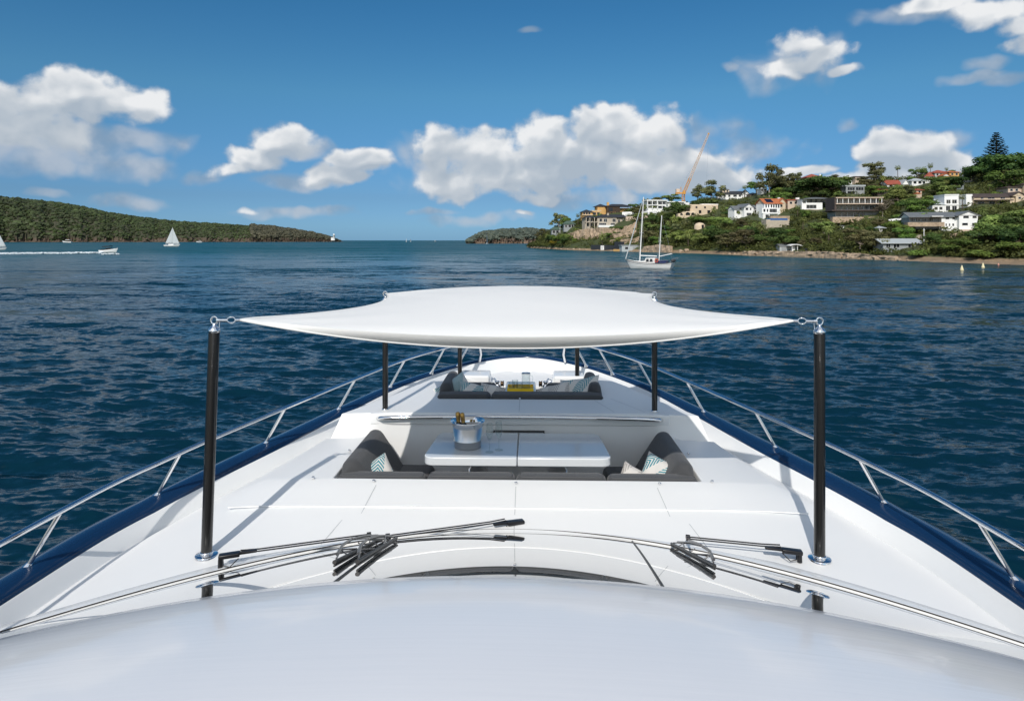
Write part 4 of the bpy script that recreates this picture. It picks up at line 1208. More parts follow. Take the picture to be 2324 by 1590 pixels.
# anchored ketch
D = 146; pk = at_h(1474, 605, CAMZ); kk = D / FPX
pk = at_D(1474, 605, D); pk.z = 0
kt = empty('ketch', pk, R(-30) + YAW, 'white two masted ketch with bare masts lying before the shore', 'sailboat')
rows = boat_hull(10.4, 3.1, 1.15, .75)
m = MB(); m.grid(rows, flip=False); m.add(rows[-1], [tuple(range(8))]); m.build('hull', M_hullw, kt)
m = MB()
for s in (1, -1):
    for zo, hh in ((-.14, .12), (-.42, .05)):
        m.grid([[(r_[0][0] + (.02), s * (r_[0][1] * -1.0) * 1.0 * (1 - .02 * (zo < -.3)) + s * .02, r_[0][2] + zo), (r_[0][0] + .02, s * -r_[0][1] * (1 - .02 * (zo < -.3)) + s * .025, r_[0][2] + zo + hh)] for r_ in rows])
m.build('rubbing_strake', mat('strake_dark', (.03, .028, .03), .5), kt)
m = MB(); m.grid([[(r_[0][0], r_[0][1] * .97, r_[0][2] - .1), (r_[0][0], 0, r_[0][2] - .04), (r_[0][0], -r_[0][1] * .97, r_[0][2] - .1)] for r_ in rows]); m.build('deck', M_teak, kt)
m = MB()
m.prism([(-2.9, 1.1), (-1.9, 1.55), (-.8, 1.7), (-.55, 2.25), (1.5, 2.3), (1.6, 1.1)], -.95, .95, Matrix.Rotation(R(90), 4, 'X'))
m.prism([(-3.6, 1.3), (-3.3, 1.6), (-2, 1.65), (-2, 1.1)], -.6, .6, Matrix.Rotation(R(90), 4, 'X'))
kc = m.build('cabin', M_hullw, kt, bevel=.06)
for x0, x1 in ((-.50, .12), (.30, .95)):
    for s in (-.96, .955):
        m = MB(); m.prism([(x0, 1.45), (x0 + .18, 2.08), (x1, 2.08), (x1 + .06, 1.45)], s, s + .008, Matrix.Rotation(R(90), 4, 'X')); m.build('window', M_dark, kc)
m = MB(); m.box(1.6, 3.9, -1.05, 1.05, 1.05, 1.75); m.build('cockpit_cover', M_blue, kt, bevel=.15)
m = MB(); m.box(1.45, 1.75, -.9, .9, 1.2, 2.15); m.build('cockpit_door', M_teak, kt)
rake = math.tan(R(3.6))
for (x, H, nm_, w) in ((-2.2, 14.2, 'main_mast', .14), (2.05, 10.2, 'mizzen_mast', .11)):
    m = MB(); m.tube([(x, 0, 1.1), (x + rake * H, 0, 1.1 + H)], [w, w * .8], 10)
    ms = m.build(nm_, M_hullw, kt)
    m = MB()
    zsp = 1.1 + H * .46
    m.tube([(x + rake * H * .46, -1.1, zsp), (x + rake * H * .46, 1.1, zsp)], .05, 6); m.build('spreader', M_hullw, ms)
    m = MB()
    t_ = (x + rake * H, 0, 1.1 + H)
    for s in (-1, 1):
        mast_stay(m, t_, (x + rake * H * .46, s * 1.1, zsp), .018); mast_stay(m, (x + rake * H * .46, s * 1.1, zsp), (x + .1, s * 1.5, 1.1), .018)
    m.build('rigging', M_wire, ms)
m = MB(); m.tube([(-2.15, 0, 2.75), (1.7, -.15, 2.65)], .13, 10); m.build('main_boom', M_hullw, kt)
m = MB(); m.tube([(2.15, 0, 2.6), (5.0, -.3, 3.2)], .11, 10); m.build('mizzen_boom', M_hullw, kt)
top_m = Vector((-2.2 + rake * 14.2, 0, 15.3))
m = MB(); m.tube([Vector((-5.35, 0, 2.0)), Vector((-5.35, 0, 2.0)).lerp(top_m, .5), Vector((-5.35, 0, 2.0)).lerp(top_m, .93)], [.13, .11, .05], 8); m.build('furled_jib', M_sailc, kt)
m = MB(); mast_stay(m, (-5.4, 0, 1.95), top_m, .02); mast_stay(m, (5.1, 0, 1.4), (2.05 + rake * 10.2, 0, 11.3), .015); m.build('forestay', M_wire, kt)
m = MB(); m.tube([(-5.2, -.2, 1.9), (-5.9, 0, 2.05), (-5.2, .2, 1.9)], .04, 6)
for s in (-1, 1):
    pr = [(r_[0][0], s * -r_[0][1] * .95, r_[0][2] + .6) for r_ in rows[1:-1]]
    m.tube(pr, .02, 5)
    for q in pr[::3]: m.tube([(q[0], q[1], q[2] - .6), q], .02, 5)
m.build('guard_rail', M_wire, kt)
m = MB(); m.tube([(1.9 + 0, -1.32 , 1.72 )] , .1) if False else None
m.tube([(2.0 + .32 * math.cos(a), -1.42, 1.75 + .32 * math.sin(a)) for a in np.linspace(0, 2 * math.pi, 20, endpoint=False)], .08, 8, closed=True); m.build('lifebuoy', M_orange, kt)
m = MB()
for s in (-.7, .7): m.tube([(4.7, s, 1.3), (5.2, s, 2.2), (6.1, s, 2.3)], .05, 6)
m.tube([(5.9, -.9, 2.2), (5.9, .9, 2.2)], .04, 6); m.build('davit', M_wire, kt)
m = MB(); m.ico((5.2, 0, 1.75), 1.0, 2, (.5, 1.0, .35)); m.build('tender', mat('grey_rubber', (.05, .05, .055), .6), kt)

# sailing boat under sail, and its partner at the left edge
def sail_boat(label, px, py, D, L_, H, rz, heel, jib=True, name='sailing_boat', sails=M_sailc, wide=1.0):
    p = at_D(px, py, D); p.z = 0
    t = empty(name, p, R(rz), label, 'sailboat'); t.rotation_euler = (R(heel), 0, R(rz))
    rows = boat_hull(L_, L_ * .28, L_ * .075, L_ * .05)
    m = MB(); m.grid(rows); m.add(rows[-1], [tuple(range(8))]); m.grid([[(r_[0][0], r_[0][1], r_[0][2]), (r_[0][0], 0, r_[0][2] + .05), (r_[0][0], -r_[0][1], r_[0][2])] for r_ in rows]); m.build('hull', M_hullw, t)
    f = L_ * .08
    m = MB(); m.box(-L_ * .12, L_ * .2, -L_ * .08, L_ * .08, f, f + L_ * .06); m.build('cabin', M_hullw, t, bevel=.1)
    xm = -L_ * .08
    m = MB(); m.tube([(xm, 0, f), (xm, 0, f + H)], .11, 6); m.tube([(xm, 0, f + 1.2), (L_ * .42, 0, f + 1.1)], .09, 6); m.build('mast', M_wire, t)
    def sail(a, b, c, belly, nm):
        n = 8; rw = []
        a, b, c = Vector(a), Vector(b), Vector(c)
        for i in range(n + 1):
            u = i / n; row = []
            for j in range(n + 1):
                v = j / n
                q = a.lerp(b, u).lerp(c, v); w = (4 * u * (1 - u)) * (1 - v)
                row.append(q + Vector((0, belly * w, 0)))
            rw.append(row)
        m = MB(); m.grid(rw); o = m.build(nm, sails, t); md = o.modifiers.new('thick', 'SOLIDIFY'); md.thickness = .03
    sail((xm + .15, 0, f + 1.3), (L_ * .42 * wide, 0, f + 1.25), (xm + .15, 0, f + H - .2), .5, 'mainsail')
    if jib: sail((-L_ * .48, 0, f + .6), (xm + .8, .3, f + .9), (xm - .1, 0, f + H * .93), .5, 'jib')
    return t
sail_boat('white sloop under full sail before the left headland', 391, 558, 690, 17, 18, 175, -4, wide=1.05)
sail_boat('white sail boat cut off by the left edge of the picture', -6, 566, 440, 12, 11.5, 185, -5)
sail_boat('white sloop with bare looking mast before the small far headland', 1105, 553, 1080, 12, 19, 80, 0, jib=False)
sail_boat('tiny white sail on the horizon, larger of the two', 922, 549.5, 2400, 10, 14, 120, 2)
sail_boat('tiny pale sail on the horizon, smaller and right of the other', 932, 549, 2600, 9, 12, 60, -2)
def motor_boat(label, px, py, D, L_, rz, cover=None, name='motor_boat'):
    p = at_D(px, py, D); p.z = .35
    t = empty(name, p, R(rz), label, 'motorboat'); t.rotation_euler = (0, R(3), R(rz))
    rows = boat_hull(L_, L_ * .32, L_ * .13, L_ * .06, .95)
    m = MB(); m.grid(rows); m.add(rows[-1], [tuple(range(8))]); m.grid([[(r_[0][0], r_[0][1], r_[0][2]), (r_[0][0], 0, r_[0][2] + .05), (r_[0][0], -r_[0][1], r_[0][2])] for r_ in rows]); m.build('hull', M_hullw, t)
    f = L_ * .13
    m = MB(); m.prism([(-L_ * .2, f), (-L_ * .08, f + L_ * .1), (L_ * .1, f + L_ * .1), (L_ * .12, f)], -L_ * .11, L_ * .11, Matrix.Rotation(R(90), 4, 'X')); m.build('windscreen', M_dark, t)
    m = MB(); m.box(-L_ * .12, L_ * .3, -L_ * .13, L_ * .13, f + L_ * .17, f + L_ * .21)
    for x in (-.1, .28):
        for s in (-.12, .12): m.tube([(L_ * x, L_ * s, f), (L_ * x, L_ * s, f + L_ * .16)], .03, 5)
    m.build('canopy', cover or M_blackg, t)
    m = MB(); m.box(L_ * .1, L_ * .42, -L_ * .12, L_ * .12, f - .2, f + L_ * .06); m.build('seats', M_dark, t)
    return t
M_bim = mat('dark_bimini', (.03, .032, .036), .8)
motor_boat('white motor boat with dark canopy speeding along on the left', 248, 574, 325, 9.0, 184 + 180 - 4, M_bim).rotation_euler = (0, R(4), R(176))
motor_boat('tiny white motor cruiser on the horizon', 988, 548.6, 2700, 17, 80, M_hullw)
motor_boat('small white moored boat under the left headland, left of the sloop', 152, 549.5, 1700, 22, 10, M_hullw)
motor_boat('small white moored boat under the left headland, right of the sloop', 452, 549.5, 1900, 16, 10, M_hullw)
# wake of the speed boat: broken foam humps
def wake():
    rg = np.random.default_rng(5); pts = []; rad = []
    for i in range(900):
        t = rg.random() ** 1.0
        x = 231 - t * 420
        y = 574.5 + t * 3.2 + (rg.random() - .5) * (1.4 + 1.5 * t)
        p = at_h(x, y, CAMZ); pts.append((p.x, p.y, .05 + .28 * rg.random() * (1 - .5 * t))); rad.append((.35 + .6 * rg.random()) * (1 - .35 * t))
    for i in range(60):
        x = 232 + rg.random() * 38; y = 577.4 + (rg.random() - .5) * 1.2
        p = at_h(x, y, CAMZ); pts.append((p.x, p.y, .1 + .25 * rg.random())); rad.append(.25 + .35 * rg.random())
    o = crowns('wake', np.array(pts), np.array(rad), mat('foam', (.62, .67, .70), .8), np.zeros(len(pts)), 3, .45)
    tag(o, 'white foaming wake trailing behind the speeding motor boat', kind='stuff')
wake()
# marker buoys off the beach
M_buoy = mat('buoy_yellow', (.70, .62, .38), .5)
for x, y, h, lb in ((2183, 614, 1.15, 'pale yellow cone buoy off the beach, left of the pair'), (2231, 608, 1.2, 'pale yellow cone buoy off the beach, right of the pair'), (2266, 602, .6, 'tiny pink ball buoy close to the beach')):
    p = at_h(x, y, CAMZ); p.z = -.1
    t = empty('marker_buoy', p, 0, lb, 'buoy', 'marker buoys off the beach')
    m = MB(); m.lathe([(0, 0), (h * .28, .05), (h * .30, .25), (h * .24, .45), (h * .10, h * .9), (h * .05, h), (0, h)], (0, 0, 0), 14); m.build('float', M_buoy if h > .9 else mat('buoy_pink', (.65, .3, .22), .5), t)
    m = MB(); m.tube([(0, 0, h), (0, 0, h * 1.25)], .03, 5); m.build('top_mark', M_wire, t)
# ================================================================== right-hand hill
SHX = [1196, 1205, 1260, 1300, 1400, 1500, 1600, 1700, 1800, 1900, 2000, 2100, 2200, 2324, 2500, 2800]
SHY = [561.5, 563, 566, 568, 570.5, 573, 576, 580, 583, 586.5, 590, 594, 597.5, 601.5, 608, 618]
RGX = [1196, 1215, 1235, 1260, 1300, 1330, 1400, 1500, 1600, 1700, 1800, 1900, 2000, 2100, 2200, 2260, 2324, 2500, 2800]
RGY = [561, 552, 536, 520, 503, 490, 478, 466, 455, 444, 430, 418, 411, 402, 395, 378, 374, 362, 350]
RDX = [1196, 1230, 1260, 1330, 1500, 1700, 2000, 2324, 2800]
RDD = [8, 30, 55, 95, 140, 170, 190, 220, 240]
def hill_col(x):
    Ds = CAMZ * FPX / (np.interp(x, SHX, SHY) - PHOR)
    Dr = Ds + np.interp(x, RDX, RDD)
    zr = CAMZ + (PHOR - np.interp(x, RGX, RGY)) * Dr / FPX
    return Ds, Dr, max(zr, 1.0)
def hill_z(x, s):
    Ds, Dr, zr = hill_col(x)
    if s <= 0: return s * 12
    b = min(2.2, zr * .5)
    beach = 0.55 * min(1, s / .035)
    step = (b - .55) * min(1, max(0, (s - .035) / .03))
    up = 0 if s < .065 else (zr - b) * (min(s, 1) - .065) / .935
    z = beach + step + up
    if s > 1: z = zr * (1 - .12 * (s - 1))
    return z + (0.9 * math.sin(x * .05 + s * 9) + .6 * math.sin(x * .021 - s * 17)) * min(1, max(0, s - .1) * 3) * min(1, zr / 20)
def hill_pt(x, s):
    Ds, Dr, zr = hill_col(x); D = Ds + (Dr - Ds) * s
    d = pix(x, PHOR)
    return Vector((d.x * D, d.y * D, hill_z(x, s))), D
_S = np.linspace(0, 1.0, 200)
def hill_at(x, y):
    """ground point seen at picture measure x, y"""
    prev = None
    for s in _S:
        p, D = hill_pt(x, s); py = PHOR - (p.z - CAMZ) * FPX / D
        if py <= y: return p, D, s
    return p, D, 1.0

def hill_material():
    m = land_mat('hill_ground', (0.30, 0.215, 0.135), (0.060, 0.076, 0.022), 1.25, .6)
    return m
M_hill = hill_material()
xs = np.concatenate([np.arange(1196, 1340, 4), np.arange(1340, 2400, 8), np.arange(2400, 2810, 20)])
Sg = np.concatenate([[-.25, -.08, 0, .012, .035, .045, .065], np.linspace(.085, 1.0, 40), [1.15, 1.5, 2.2]])
rg = np.random.default_rng(3)
V = []
for x in xs:
    for s in Sg:
        p, D = hill_pt(x, s)
        if 0 <= s < .08: p = p + Vector((0, 0, (rg.random() - .5) * .5 * (s > 0.01)))
        V.append(p)
n = len(Sg); V = np.array([v[:] for v in V])
i = np.arange(len(xs) - 1)[:, None]; j = np.arange(n - 1)[None]
F = np.stack([i * n + j, (i + 1) * n + j, (i + 1) * n + j + 1, i * n + j + 1], -1).reshape(-1, 4)
o = np_mesh('hillside', V, F, M_hill, smooth=True); tag(o, 'green residential hillside rising from a sandy shore', kind='structure')

# ---------------------------------------------------------------- houses
M_cream = mat('cream_render', (0.62, 0.50, 0.36), 0.8, var=.06, vscale=.5)
M_ochre = mat('ochre_render', (0.60, 0.36, 0.13), 0.8, var=.06, vscale=.5)
M_beige = mat('beige_render', (0.58, 0.46, 0.36), 0.8, var=.06, vscale=.5)
M_stone = mat('sandstone', (0.40, 0.30, 0.21), 0.85, var=.35, vscale=1.2, bump=.5, bscale=2)
M_stoneP = mat('pale_stone_wall', (0.46, 0.40, 0.32), 0.85, var=.15, vscale=.8)
M_hwhite = mat('house_white', (0.84, 0.84, 0.825), 0.7, var=.05, vscale=.4)
M_grey = mat('house_grey', (0.30, 0.32, 0.33), 0.6, var=.08, vscale=.5)
M_timber = mat('brown_timber', (0.055, 0.035, 0.022), 0.6, var=.3, vscale=1.5)
M_slate = mat('dark_slate', (0.035, 0.037, 0.042), 0.6, var=.2, vscale=1)
M_tileo = mat('orange_tiles', (0.42, 0.13, 0.05), 0.75, var=.25, vscale=1.2)
M_tiler = mat('red_tiles', (0.30, 0.075, 0.045), 0.75, var=.25, vscale=1.2)
M_groof = mat('grey_roof', (0.15, 0.16, 0.165), 0.55, var=.1, vscale=.5)
M_lroof = mat('light_roof', (0.42, 0.45, 0.46), 0.5, var=.06, vscale=.5)
M_green = mat('green_roof', (0.07, 0.11, 0.085), 0.6, var=.1, vscale=.5)
M_brownr = mat('brown_roof', (0.075, 0.055, 0.047), 0.7, var=.2, vscale=.8)
M_solar = mat('solar_panel', (0.008, 0.011, 0.03), 0.15)
M_pool = mat('pool_tile', (0.04, 0.13, 0.35), 0.15)
M_glassb = mat('balcony_glass', (0.25, 0.33, 0.35), 0.06)
M_mull = mat('window_frame', (0.55, 0.55, 0.54), 0.5)

HOUSES = []
class House:
    def __init__(s, name, label, ax, ay, x0, x1, y1, rz=0, cat='house', D=None, short=None):
        if D is None: p, s.D, _ = hill_at(ax, ay)
        else: p = at_D(ax, ay, D); s.D = D
        s.m = s.D / FPX; s.ax = ax; s.ay = ay
        base = at_D(ax, ay, s.D)
        s.root = empty(name, base, YAW - math.atan((ax - PCX) / FPX) * .0 + R(rz), label, cat)
        s.short = short or label
        HOUSES.append((s, x0, x1, y1, ay))
    def X(s, x): return (x - s.ax) * s.m
    def Z(s, y): return (s.ay - y) * s.m
    def box(s, nm, mt, x0, x1, y0, y1, sb=0, dp=6, parent=None, bevel=0):
        """x0..x1, y0 (lower edge) .. y1 (upper edge) in picture measures; set back and depth in metres"""
        m = MB(); m.box(s.X(x0), s.X(x1), sb, sb + dp, s.Z(y0), s.Z(y1))
        return m.build(nm, mt, parent or s.root, bevel=bevel)
    def hip(s, mt, x0, x1, y0, y1, sb=0, dp=6, over=.5, ridge=.5, nm='roof'):
        a, b, z0, z1 = s.X(x0) - over, s.X(x1) + over, s.Z(y0), s.Z(y1)
        y0_, y1_ = sb - over, sb + dp + over; w = (b - a); d = y1_ - y0_
        k = min(d / 2, w / 2) * (ridge * 2)
        k = min(k, w / 2)
        m = MB()
        v = [(a, y0_, z0), (b, y0_, z0), (b, y1_, z0), (a, y1_, z0), (a + k, y0_ + d / 2, z1), (b - k, y0_ + d / 2, z1),
             (a, y0_, z0 - .18), (b, y0_, z0 - .18), (b, y1_, z0 - .18), (a, y1_, z0 - .18)]
        m.add(v, [(0, 1, 5, 4), (1, 2, 5), (2, 3, 4, 5), (3, 0, 4), (0, 6, 7, 1), (1, 7, 8, 2), (2, 8, 9, 3), (3, 9, 6, 0), (6, 9, 8, 7)])
        return m.build(nm, mt, s.root)
    def gable(s, mt, wallm, x0, x1, y0, y1, sb=0, dp=6, over=.4, front=False, nm='roof'):
        """ridge along x, or with the gable to the front"""
        a, b, z0, z1 = s.X(x0), s.X(x1), s.Z(y0), s.Z(y1)
        if not front:
            poly = [(sb - over, z0 - .12), (sb + dp / 2, z1), (sb + dp + over, z0 - .12), (sb + dp + over, z0 - .32), (sb + dp / 2, z1 - .25), (sb - over, z0 - .32)]
            m = MB(); vs = [(a - over, y, z) for y, z in poly] + [(b + over, y, z) for y, z in poly]
            n = 6; m.add(vs, [tuple(range(n))[::-1], tuple(range(n, 2 * n))] + [(i, (i + 1) % n, (i + 1) % n + n, i + n) for i in range(n)])
            r = m.build(nm, mt, s.root)
            m = MB()
            for x in (a, b - .2): m.add([(x + q, y, z) for q in (0, .2) for y, z in ((sb, z0 - .3), (sb + dp, z0 - .3), (sb + dp / 2, z1 - .3))], [(0, 1, 2), (3, 5, 4), (0, 2, 5, 3), (1, 4, 5, 2), (0, 3, 4, 1)])
            m.build('gable_end', wallm, s.root)
        else:
            c = (a + b) / 2
            poly = [(a - over, z0 - .12), (c, z1), (b + over, z0 - .12), (b + over, z0 - .34), (c, z1 - .28), (a - over, z0 - .34)]
            m = MB(); n = 6; vs = [(x, sb - over, z) for x, z in poly] + [(x, sb + dp + over, z) for x, z in poly]
            m.add(vs, [tuple(range(n)), tuple(range(n, 2 * n))[::-1]] + [(i, i + n, (i + 1) % n + n, (i + 1) % n) for i in range(n)])
            r = m.build(nm, mt, s.root)
            m = MB(); m.add([(x, y, z) for y in (sb, sb + dp) for x, z in ((a, z0 - .3), (b, z0 - .3), (c, z1 - .3))], [(0, 1, 2), (3, 5, 4), (0, 2, 5, 3), (1, 4, 5, 2), (0, 3, 4, 1)])
            m.build('gable_end', wallm, s.root)
        return r
    def flat(s, mt, x0, x1, y0, y1, sb=0, dp=6, over=.6, nm='roof'):
        m = MB(); m.box(s.X(x0) - over, s.X(x1) + over, sb - over, sb + dp + over, s.Z(y0), s.Z(y1)); return m.build(nm, mt, s.root)
    def win(s, x0, x1, y0, y1, sb=0, frame=None, n=0):
        a, b, z0, z1 = s.X(x0), s.X(x1), s.Z(y0), s.Z(y1); t = .08
        m = MB()
        m.box(a, a + t, sb - .07, sb - .002, z0, z1); m.box(b - t, b, sb - .07, sb - .002, z0, z1)
        m.box(a + t, b - t, sb - .066, sb - .002, z0, z0 + t); m.box(a + t, b - t, sb - .066, sb - .002, z1 - t, z1)
        for k in range(n):
            x = a + (b - a) * (k + 1) / (n + 1); m.box(x - .04, x + .04, sb - .064, sb - .002, z0 + t, z1 - t)
        w = m.build('window', frame or M_mull, s.root)
        m = MB(); m.box(a + t * .5, b - t * .5, sb - .035, sb - .004, z0 + t * .5, z1 - t * .5); m.build('pane', M_dark, w)
        return w
    def wins(s, lst, y0, y1, sb=0, frame=None, n=0):
        for a, b in lst: s.win(a, b, y0, y1, sb, frame, n)
    def rail(s, x0, x1, y0, y1, sb, mt=None, n=10):
        m = MB(); a, b, z0, z1 = s.X(x0), s.X(x1), s.Z(y0), s.Z(y1)
        m.box(a, b, sb - .04, sb, z1 - .06, z1)
        for k in range(n + 1):
            x = a + (b - a) * k / n; m.box(x - .025, x + .025, sb - .035, sb - .003, z0, z1 - .061)
        return m.build('balustrade', mt or M_wire, s.root)

H = House
# 1 stone house over the cliff
h = H('stone_house', 'two storey beige stone house with dark roof above the sandstone cliff', 1380, 516, 1326, 1434, 488, 8, short='stone house')
h.box('wall', M_stoneP, 1328, 1346, 530, 493, 2.0, 8); h.box('wall', M_stoneP, 1355, 1400, 530, 493, 0, 9); h.box('wall', M_stoneP, 1400.3, 1428, 530, 494, .8, 8)
h.hip(M_slate, 1327, 1356, 494, 488.5, .3, 10); h.hip(M_slate, 1354, 1431, 493, 486, 0, 9)
h.box('balcony', M_stoneP, 1328, 1355, 505, 503.4, -.6, 2.5); h.box('balcony', M_hwhite, 1356, 1412, 516, 511, -2.2, 2.1)
h.box('chimney', M_stoneP, 1381, 1385, 492, 483, 3, 1)
for x in (1328, 1336.5, 1347): h.box('pillar', M_stoneP, x, x + 1.6, 520, 494, -.6, .4)
h.wins([(1330, 1336), (1338, 1345)], 514, 506, 2); h.wins([(1330, 1336), (1338, 1345)], 503, 496, 2)
h.wins([(1360, 1366)], 503, 496); h.wins([(1370, 1378), (1390, 1398)], 504, 496, 0, M_hwhite, 1); h.wins([(1359, 1376), (1386, 1396)], 511, 506, 0, None, 3)
h.wins([(1404, 1409), (1414, 1424)], 511, 498, .8, None, 1); h.rail(1356, 1412, 511, 507, -2.1)
# 2 ochre and timber house
h = H('ochre_house', 'ochre house with dark hipped roofs and a dark timber upper block', 1375, 491, 1318, 1415, 462, 8, short='ochre house')
h.box('wall', M_ochre, 1321, 1344, 500, 481.5, 0, 7); h.hip(M_slate, 1320, 1345, 481.5, 475.5, 0, 7)
h.box('wall', M_ochre, 1344.3, 1366, 500, 479, 2, 8); h.box('parapet', M_cream, 1344.2, 1366.2, 479, 477, 1.9, 8.2)
h.box('wall', M_ochre, 1361, 1381, 500, 467, 6, 8); h.hip(M_slate, 1359, 1384, 467.5, 461, 6, 9)
h.box('timber_block', M_timber, 1380.5, 1411, 500, 467, 3, 9); h.hip(M_slate, 1379, 1440, 467, 461.5, 3, 11)
h.box('wall', M_ochre, 1411.3, 1436, 500, 471, 6, 7)
h.box('chimney', M_ochre, 1381.5, 1386.5, 466, 458, 4, 1)
h.wins([(1322, 1327), (1328, 1333), (1334, 1339)], 487, 482.5, 0); h.wins([(1347, 1354), (1356, 1363)], 488, 481.5, 2)
h.wins([(1384, 1394)], 479, 470, 3, M_timber, 1); h.wins([(1388, 1394), (1396, 1401)], 486, 481, 3, M_ochre)
h.box('balcony', M_cream, 1319, 1345, 489, 487.6, -1.2, 1.15)
# 3 white modernist house
h = H('white_modern_house', 'white flat roofed modern house with glazed corners beside the crane', 1515, 476, 1463, 1577, 450, 6, short='white modern house')
h.box('wall', M_hwhite, 1491, 1512, 482, 456, 0, 9); h.box('wall', M_hwhite, 1468, 1491, 482, 472, 0, 9); h.box('wall', M_hwhite, 1512.3, 1556, 482, 458, 3, 8)
h.box('wall', M_hwhite, 1470, 1490, 472, 457, 3, 6)
h.flat(M_hwhite, 1468, 1513, 456, 453.7, -.4, 10, .5); h.flat(M_hwhite, 1513.8, 1560, 458.4, 456.4, 2, 9, .1)
h.box('balcony', M_hwhite, 1466, 1492, 466, 464.4, -1.2, 2)
for x in (1467, 1478, 1490): h.box('pillar', M_hwhite, x, x + 1.4, 474, 456, -.9, .35)
h.wins([(1493, 1502), (1503, 1511)], 464, 457.5, 0, None, 1); h.wins([(1493, 1502), (1503, 1509)], 473, 467, 0); h.wins([(1472, 1479), (1480, 1488)], 464, 458, 3, None, 1); h.wins([(1530, 1540)], 467, 461, 3)
h.box('penthouse', M_hwhite, 1556, 1574, 474, 458, 6, 6); h.wins([(1559, 1565)], 466, 461, 6)
# 4 cream adobe house
h = H('adobe_house', 'cream adobe villa with rounded parapet and arched openings among palms', 1585, 489, 1532, 1642, 462, 6, short='cream adobe villa')
h.box('wall', M_cream, 1566, 1632, 500, 464, 0, 9, bevel=.5); h.box('wall', M_cream, 1543, 1576, 500, 480, -3, 6, bevel=.8); h.box('wall', M_cream, 1533, 1548, 500, 485, -4, 5, bevel=.7); h.box('wall', M_cream, 1610, 1641, 500, 473, 2, 8, bevel=.5)
h.wins([(1578, 1583), (1598, 1603), (1621, 1626)], 473, 468, 0, M_cream); h.wins([(1586, 1592), (1606, 1613)], 484, 477, 0, M_timber)
m = MB()
for xc, w, hgt, sb in ((1556, 5, 7, -3.06), (1568, 4, 6, -3.06), (1540, 3, 4, -4.06)):
    c = h.X(xc); wv = w * h.m; z0 = h.Z(489)
    m.prism([(c - wv, z0)] + [(c + wv * math.cos(a), z0 + hgt * h.m * .45 + hgt * h.m * .55 * math.sin(a)) for a in np.linspace(0, math.pi, 9)][::-1] + [(c + wv, z0)], -(sb + .05), -sb, Matrix.Rotation(R(90), 4, 'X'))
m.build('arched_opening', M_dark, h.root)
h.box('terrace_roof', M_hwhite, 1600, 1640, 463.8, 461.5, 5, 6)
# 5 pavilions on the point
h = H('pavilion', 'small grey pavilion with green hipped roof on the point, upper of two', 1293, 520, 1276, 1308, 500, 5, short='upper green pavilion')
h.box('wall', M_grey, 1280, 1303, 526, 508, 0, 5); h.hip(M_green, 1279, 1305, 508, 500.5, 0, 5, .6); h.wins([(1282, 1287), (1290, 1296), (1297, 1302)], 516, 510)
h = H('pavilion', 'small grey pavilion with flat hipped roof on the point, lower and farther left', 1266, 531, 1248, 1280, 514, 5, short='lower green pavilion')
h.box('wall', M_grey, 1252, 1276, 538, 521, 0, 5); h.hip(M_green, 1250, 1278, 521, 514.5, 0, 5, .5); h.wins([(1254, 1260), (1262, 1268), (1270, 1275)], 529, 523)
# 6 long white house
h = H('long_white_house', 'long white house with dark blue roof high under the spreading gum tree', 1662, 452, 1628, 1700, 430, -10, short='long white house')
h.box('wall', M_hwhite, 1630, 1684, 460, 440, 0, 8); h.gable(M_slate, M_hwhite, 1630, 1684, 440, 433, 0, 8); h.box('wall', M_hwhite, 1684.3, 1697, 460, 440, -1, 9); h.gable(M_slate, M_hwhite, 1682, 1698, 440, 431, -1, 9, front=True)
h.wins([(1634, 1638), (1643, 1648), (1653, 1658), (1664, 1672), (1676, 1681)], 447, 442)
# 7 orange roofed house
h = H('orange_roof_house', 'white two storey house with bright orange tiled roof and solar panels', 1757, 491, 1728, 1792, 447, 10, short='orange roofed house')
h.box('wall', M_hwhite, 1733, 1772, 500, 461, 0, 8); h.gable(M_tileo, M_cream, 1733, 1776, 461.5, 449.5, 0, 8, .5); h.box('wall', M_cream, 1772.3, 1788, 490, 460, 1, 7); h.gable(M_tileo, M_cream, 1770, 1790, 460.5, 449, 1, 7, front=True)
h.wins([(1735, 1739), (1741.5, 1745), (1748, 1752), (1754, 1758), (1760, 1764), (1766, 1770)], 471.5, 464); h.win(1775, 1779, 470, 464, 1)
m = MB(); a, b = h.X(1740), h.X(1757); z0, z1 = h.Z(459.2), h.Z(451.4); m.add([(a, .45, z0 + .06), (b, .45, z0 + .06), (b, 3.3, z1 + .12), (a, 3.3, z1 + .12), (a, .45, z0 - .1), (b, .45, z0 - .1), (b, 3.3, z1 - .1), (a, 3.3, z1 - .1)], [(0, 1, 2, 3), (7, 6, 5, 4), (0, 4, 5, 1), (1, 5, 6, 2), (2, 6, 7, 3), (3, 7, 4, 0)]); m.build('solar_panel', M_solar, h.root)
h.box('wing', M_hwhite, 1719, 1757, 500, 473, -3.2, 3.1); h.wins([(1722, 1727), (1730, 1734)], 482, 475, -3.2); h.win(1737, 1755, 483, 474.5, -3.2, None, 4)
h.box('wing', M_hwhite, 1718, 1734, 506, 486, -4.4, 1.15); h.win(1724, 1732, 496, 487.5, -4.4, None, 1); h.box('balcony', M_hwhite, 1717.5, 1757.5, 486, 484.2, -4.5, 1.25)
h.box('chimney', M_hwhite, 1778, 1783, 452, 447, 4, 1)
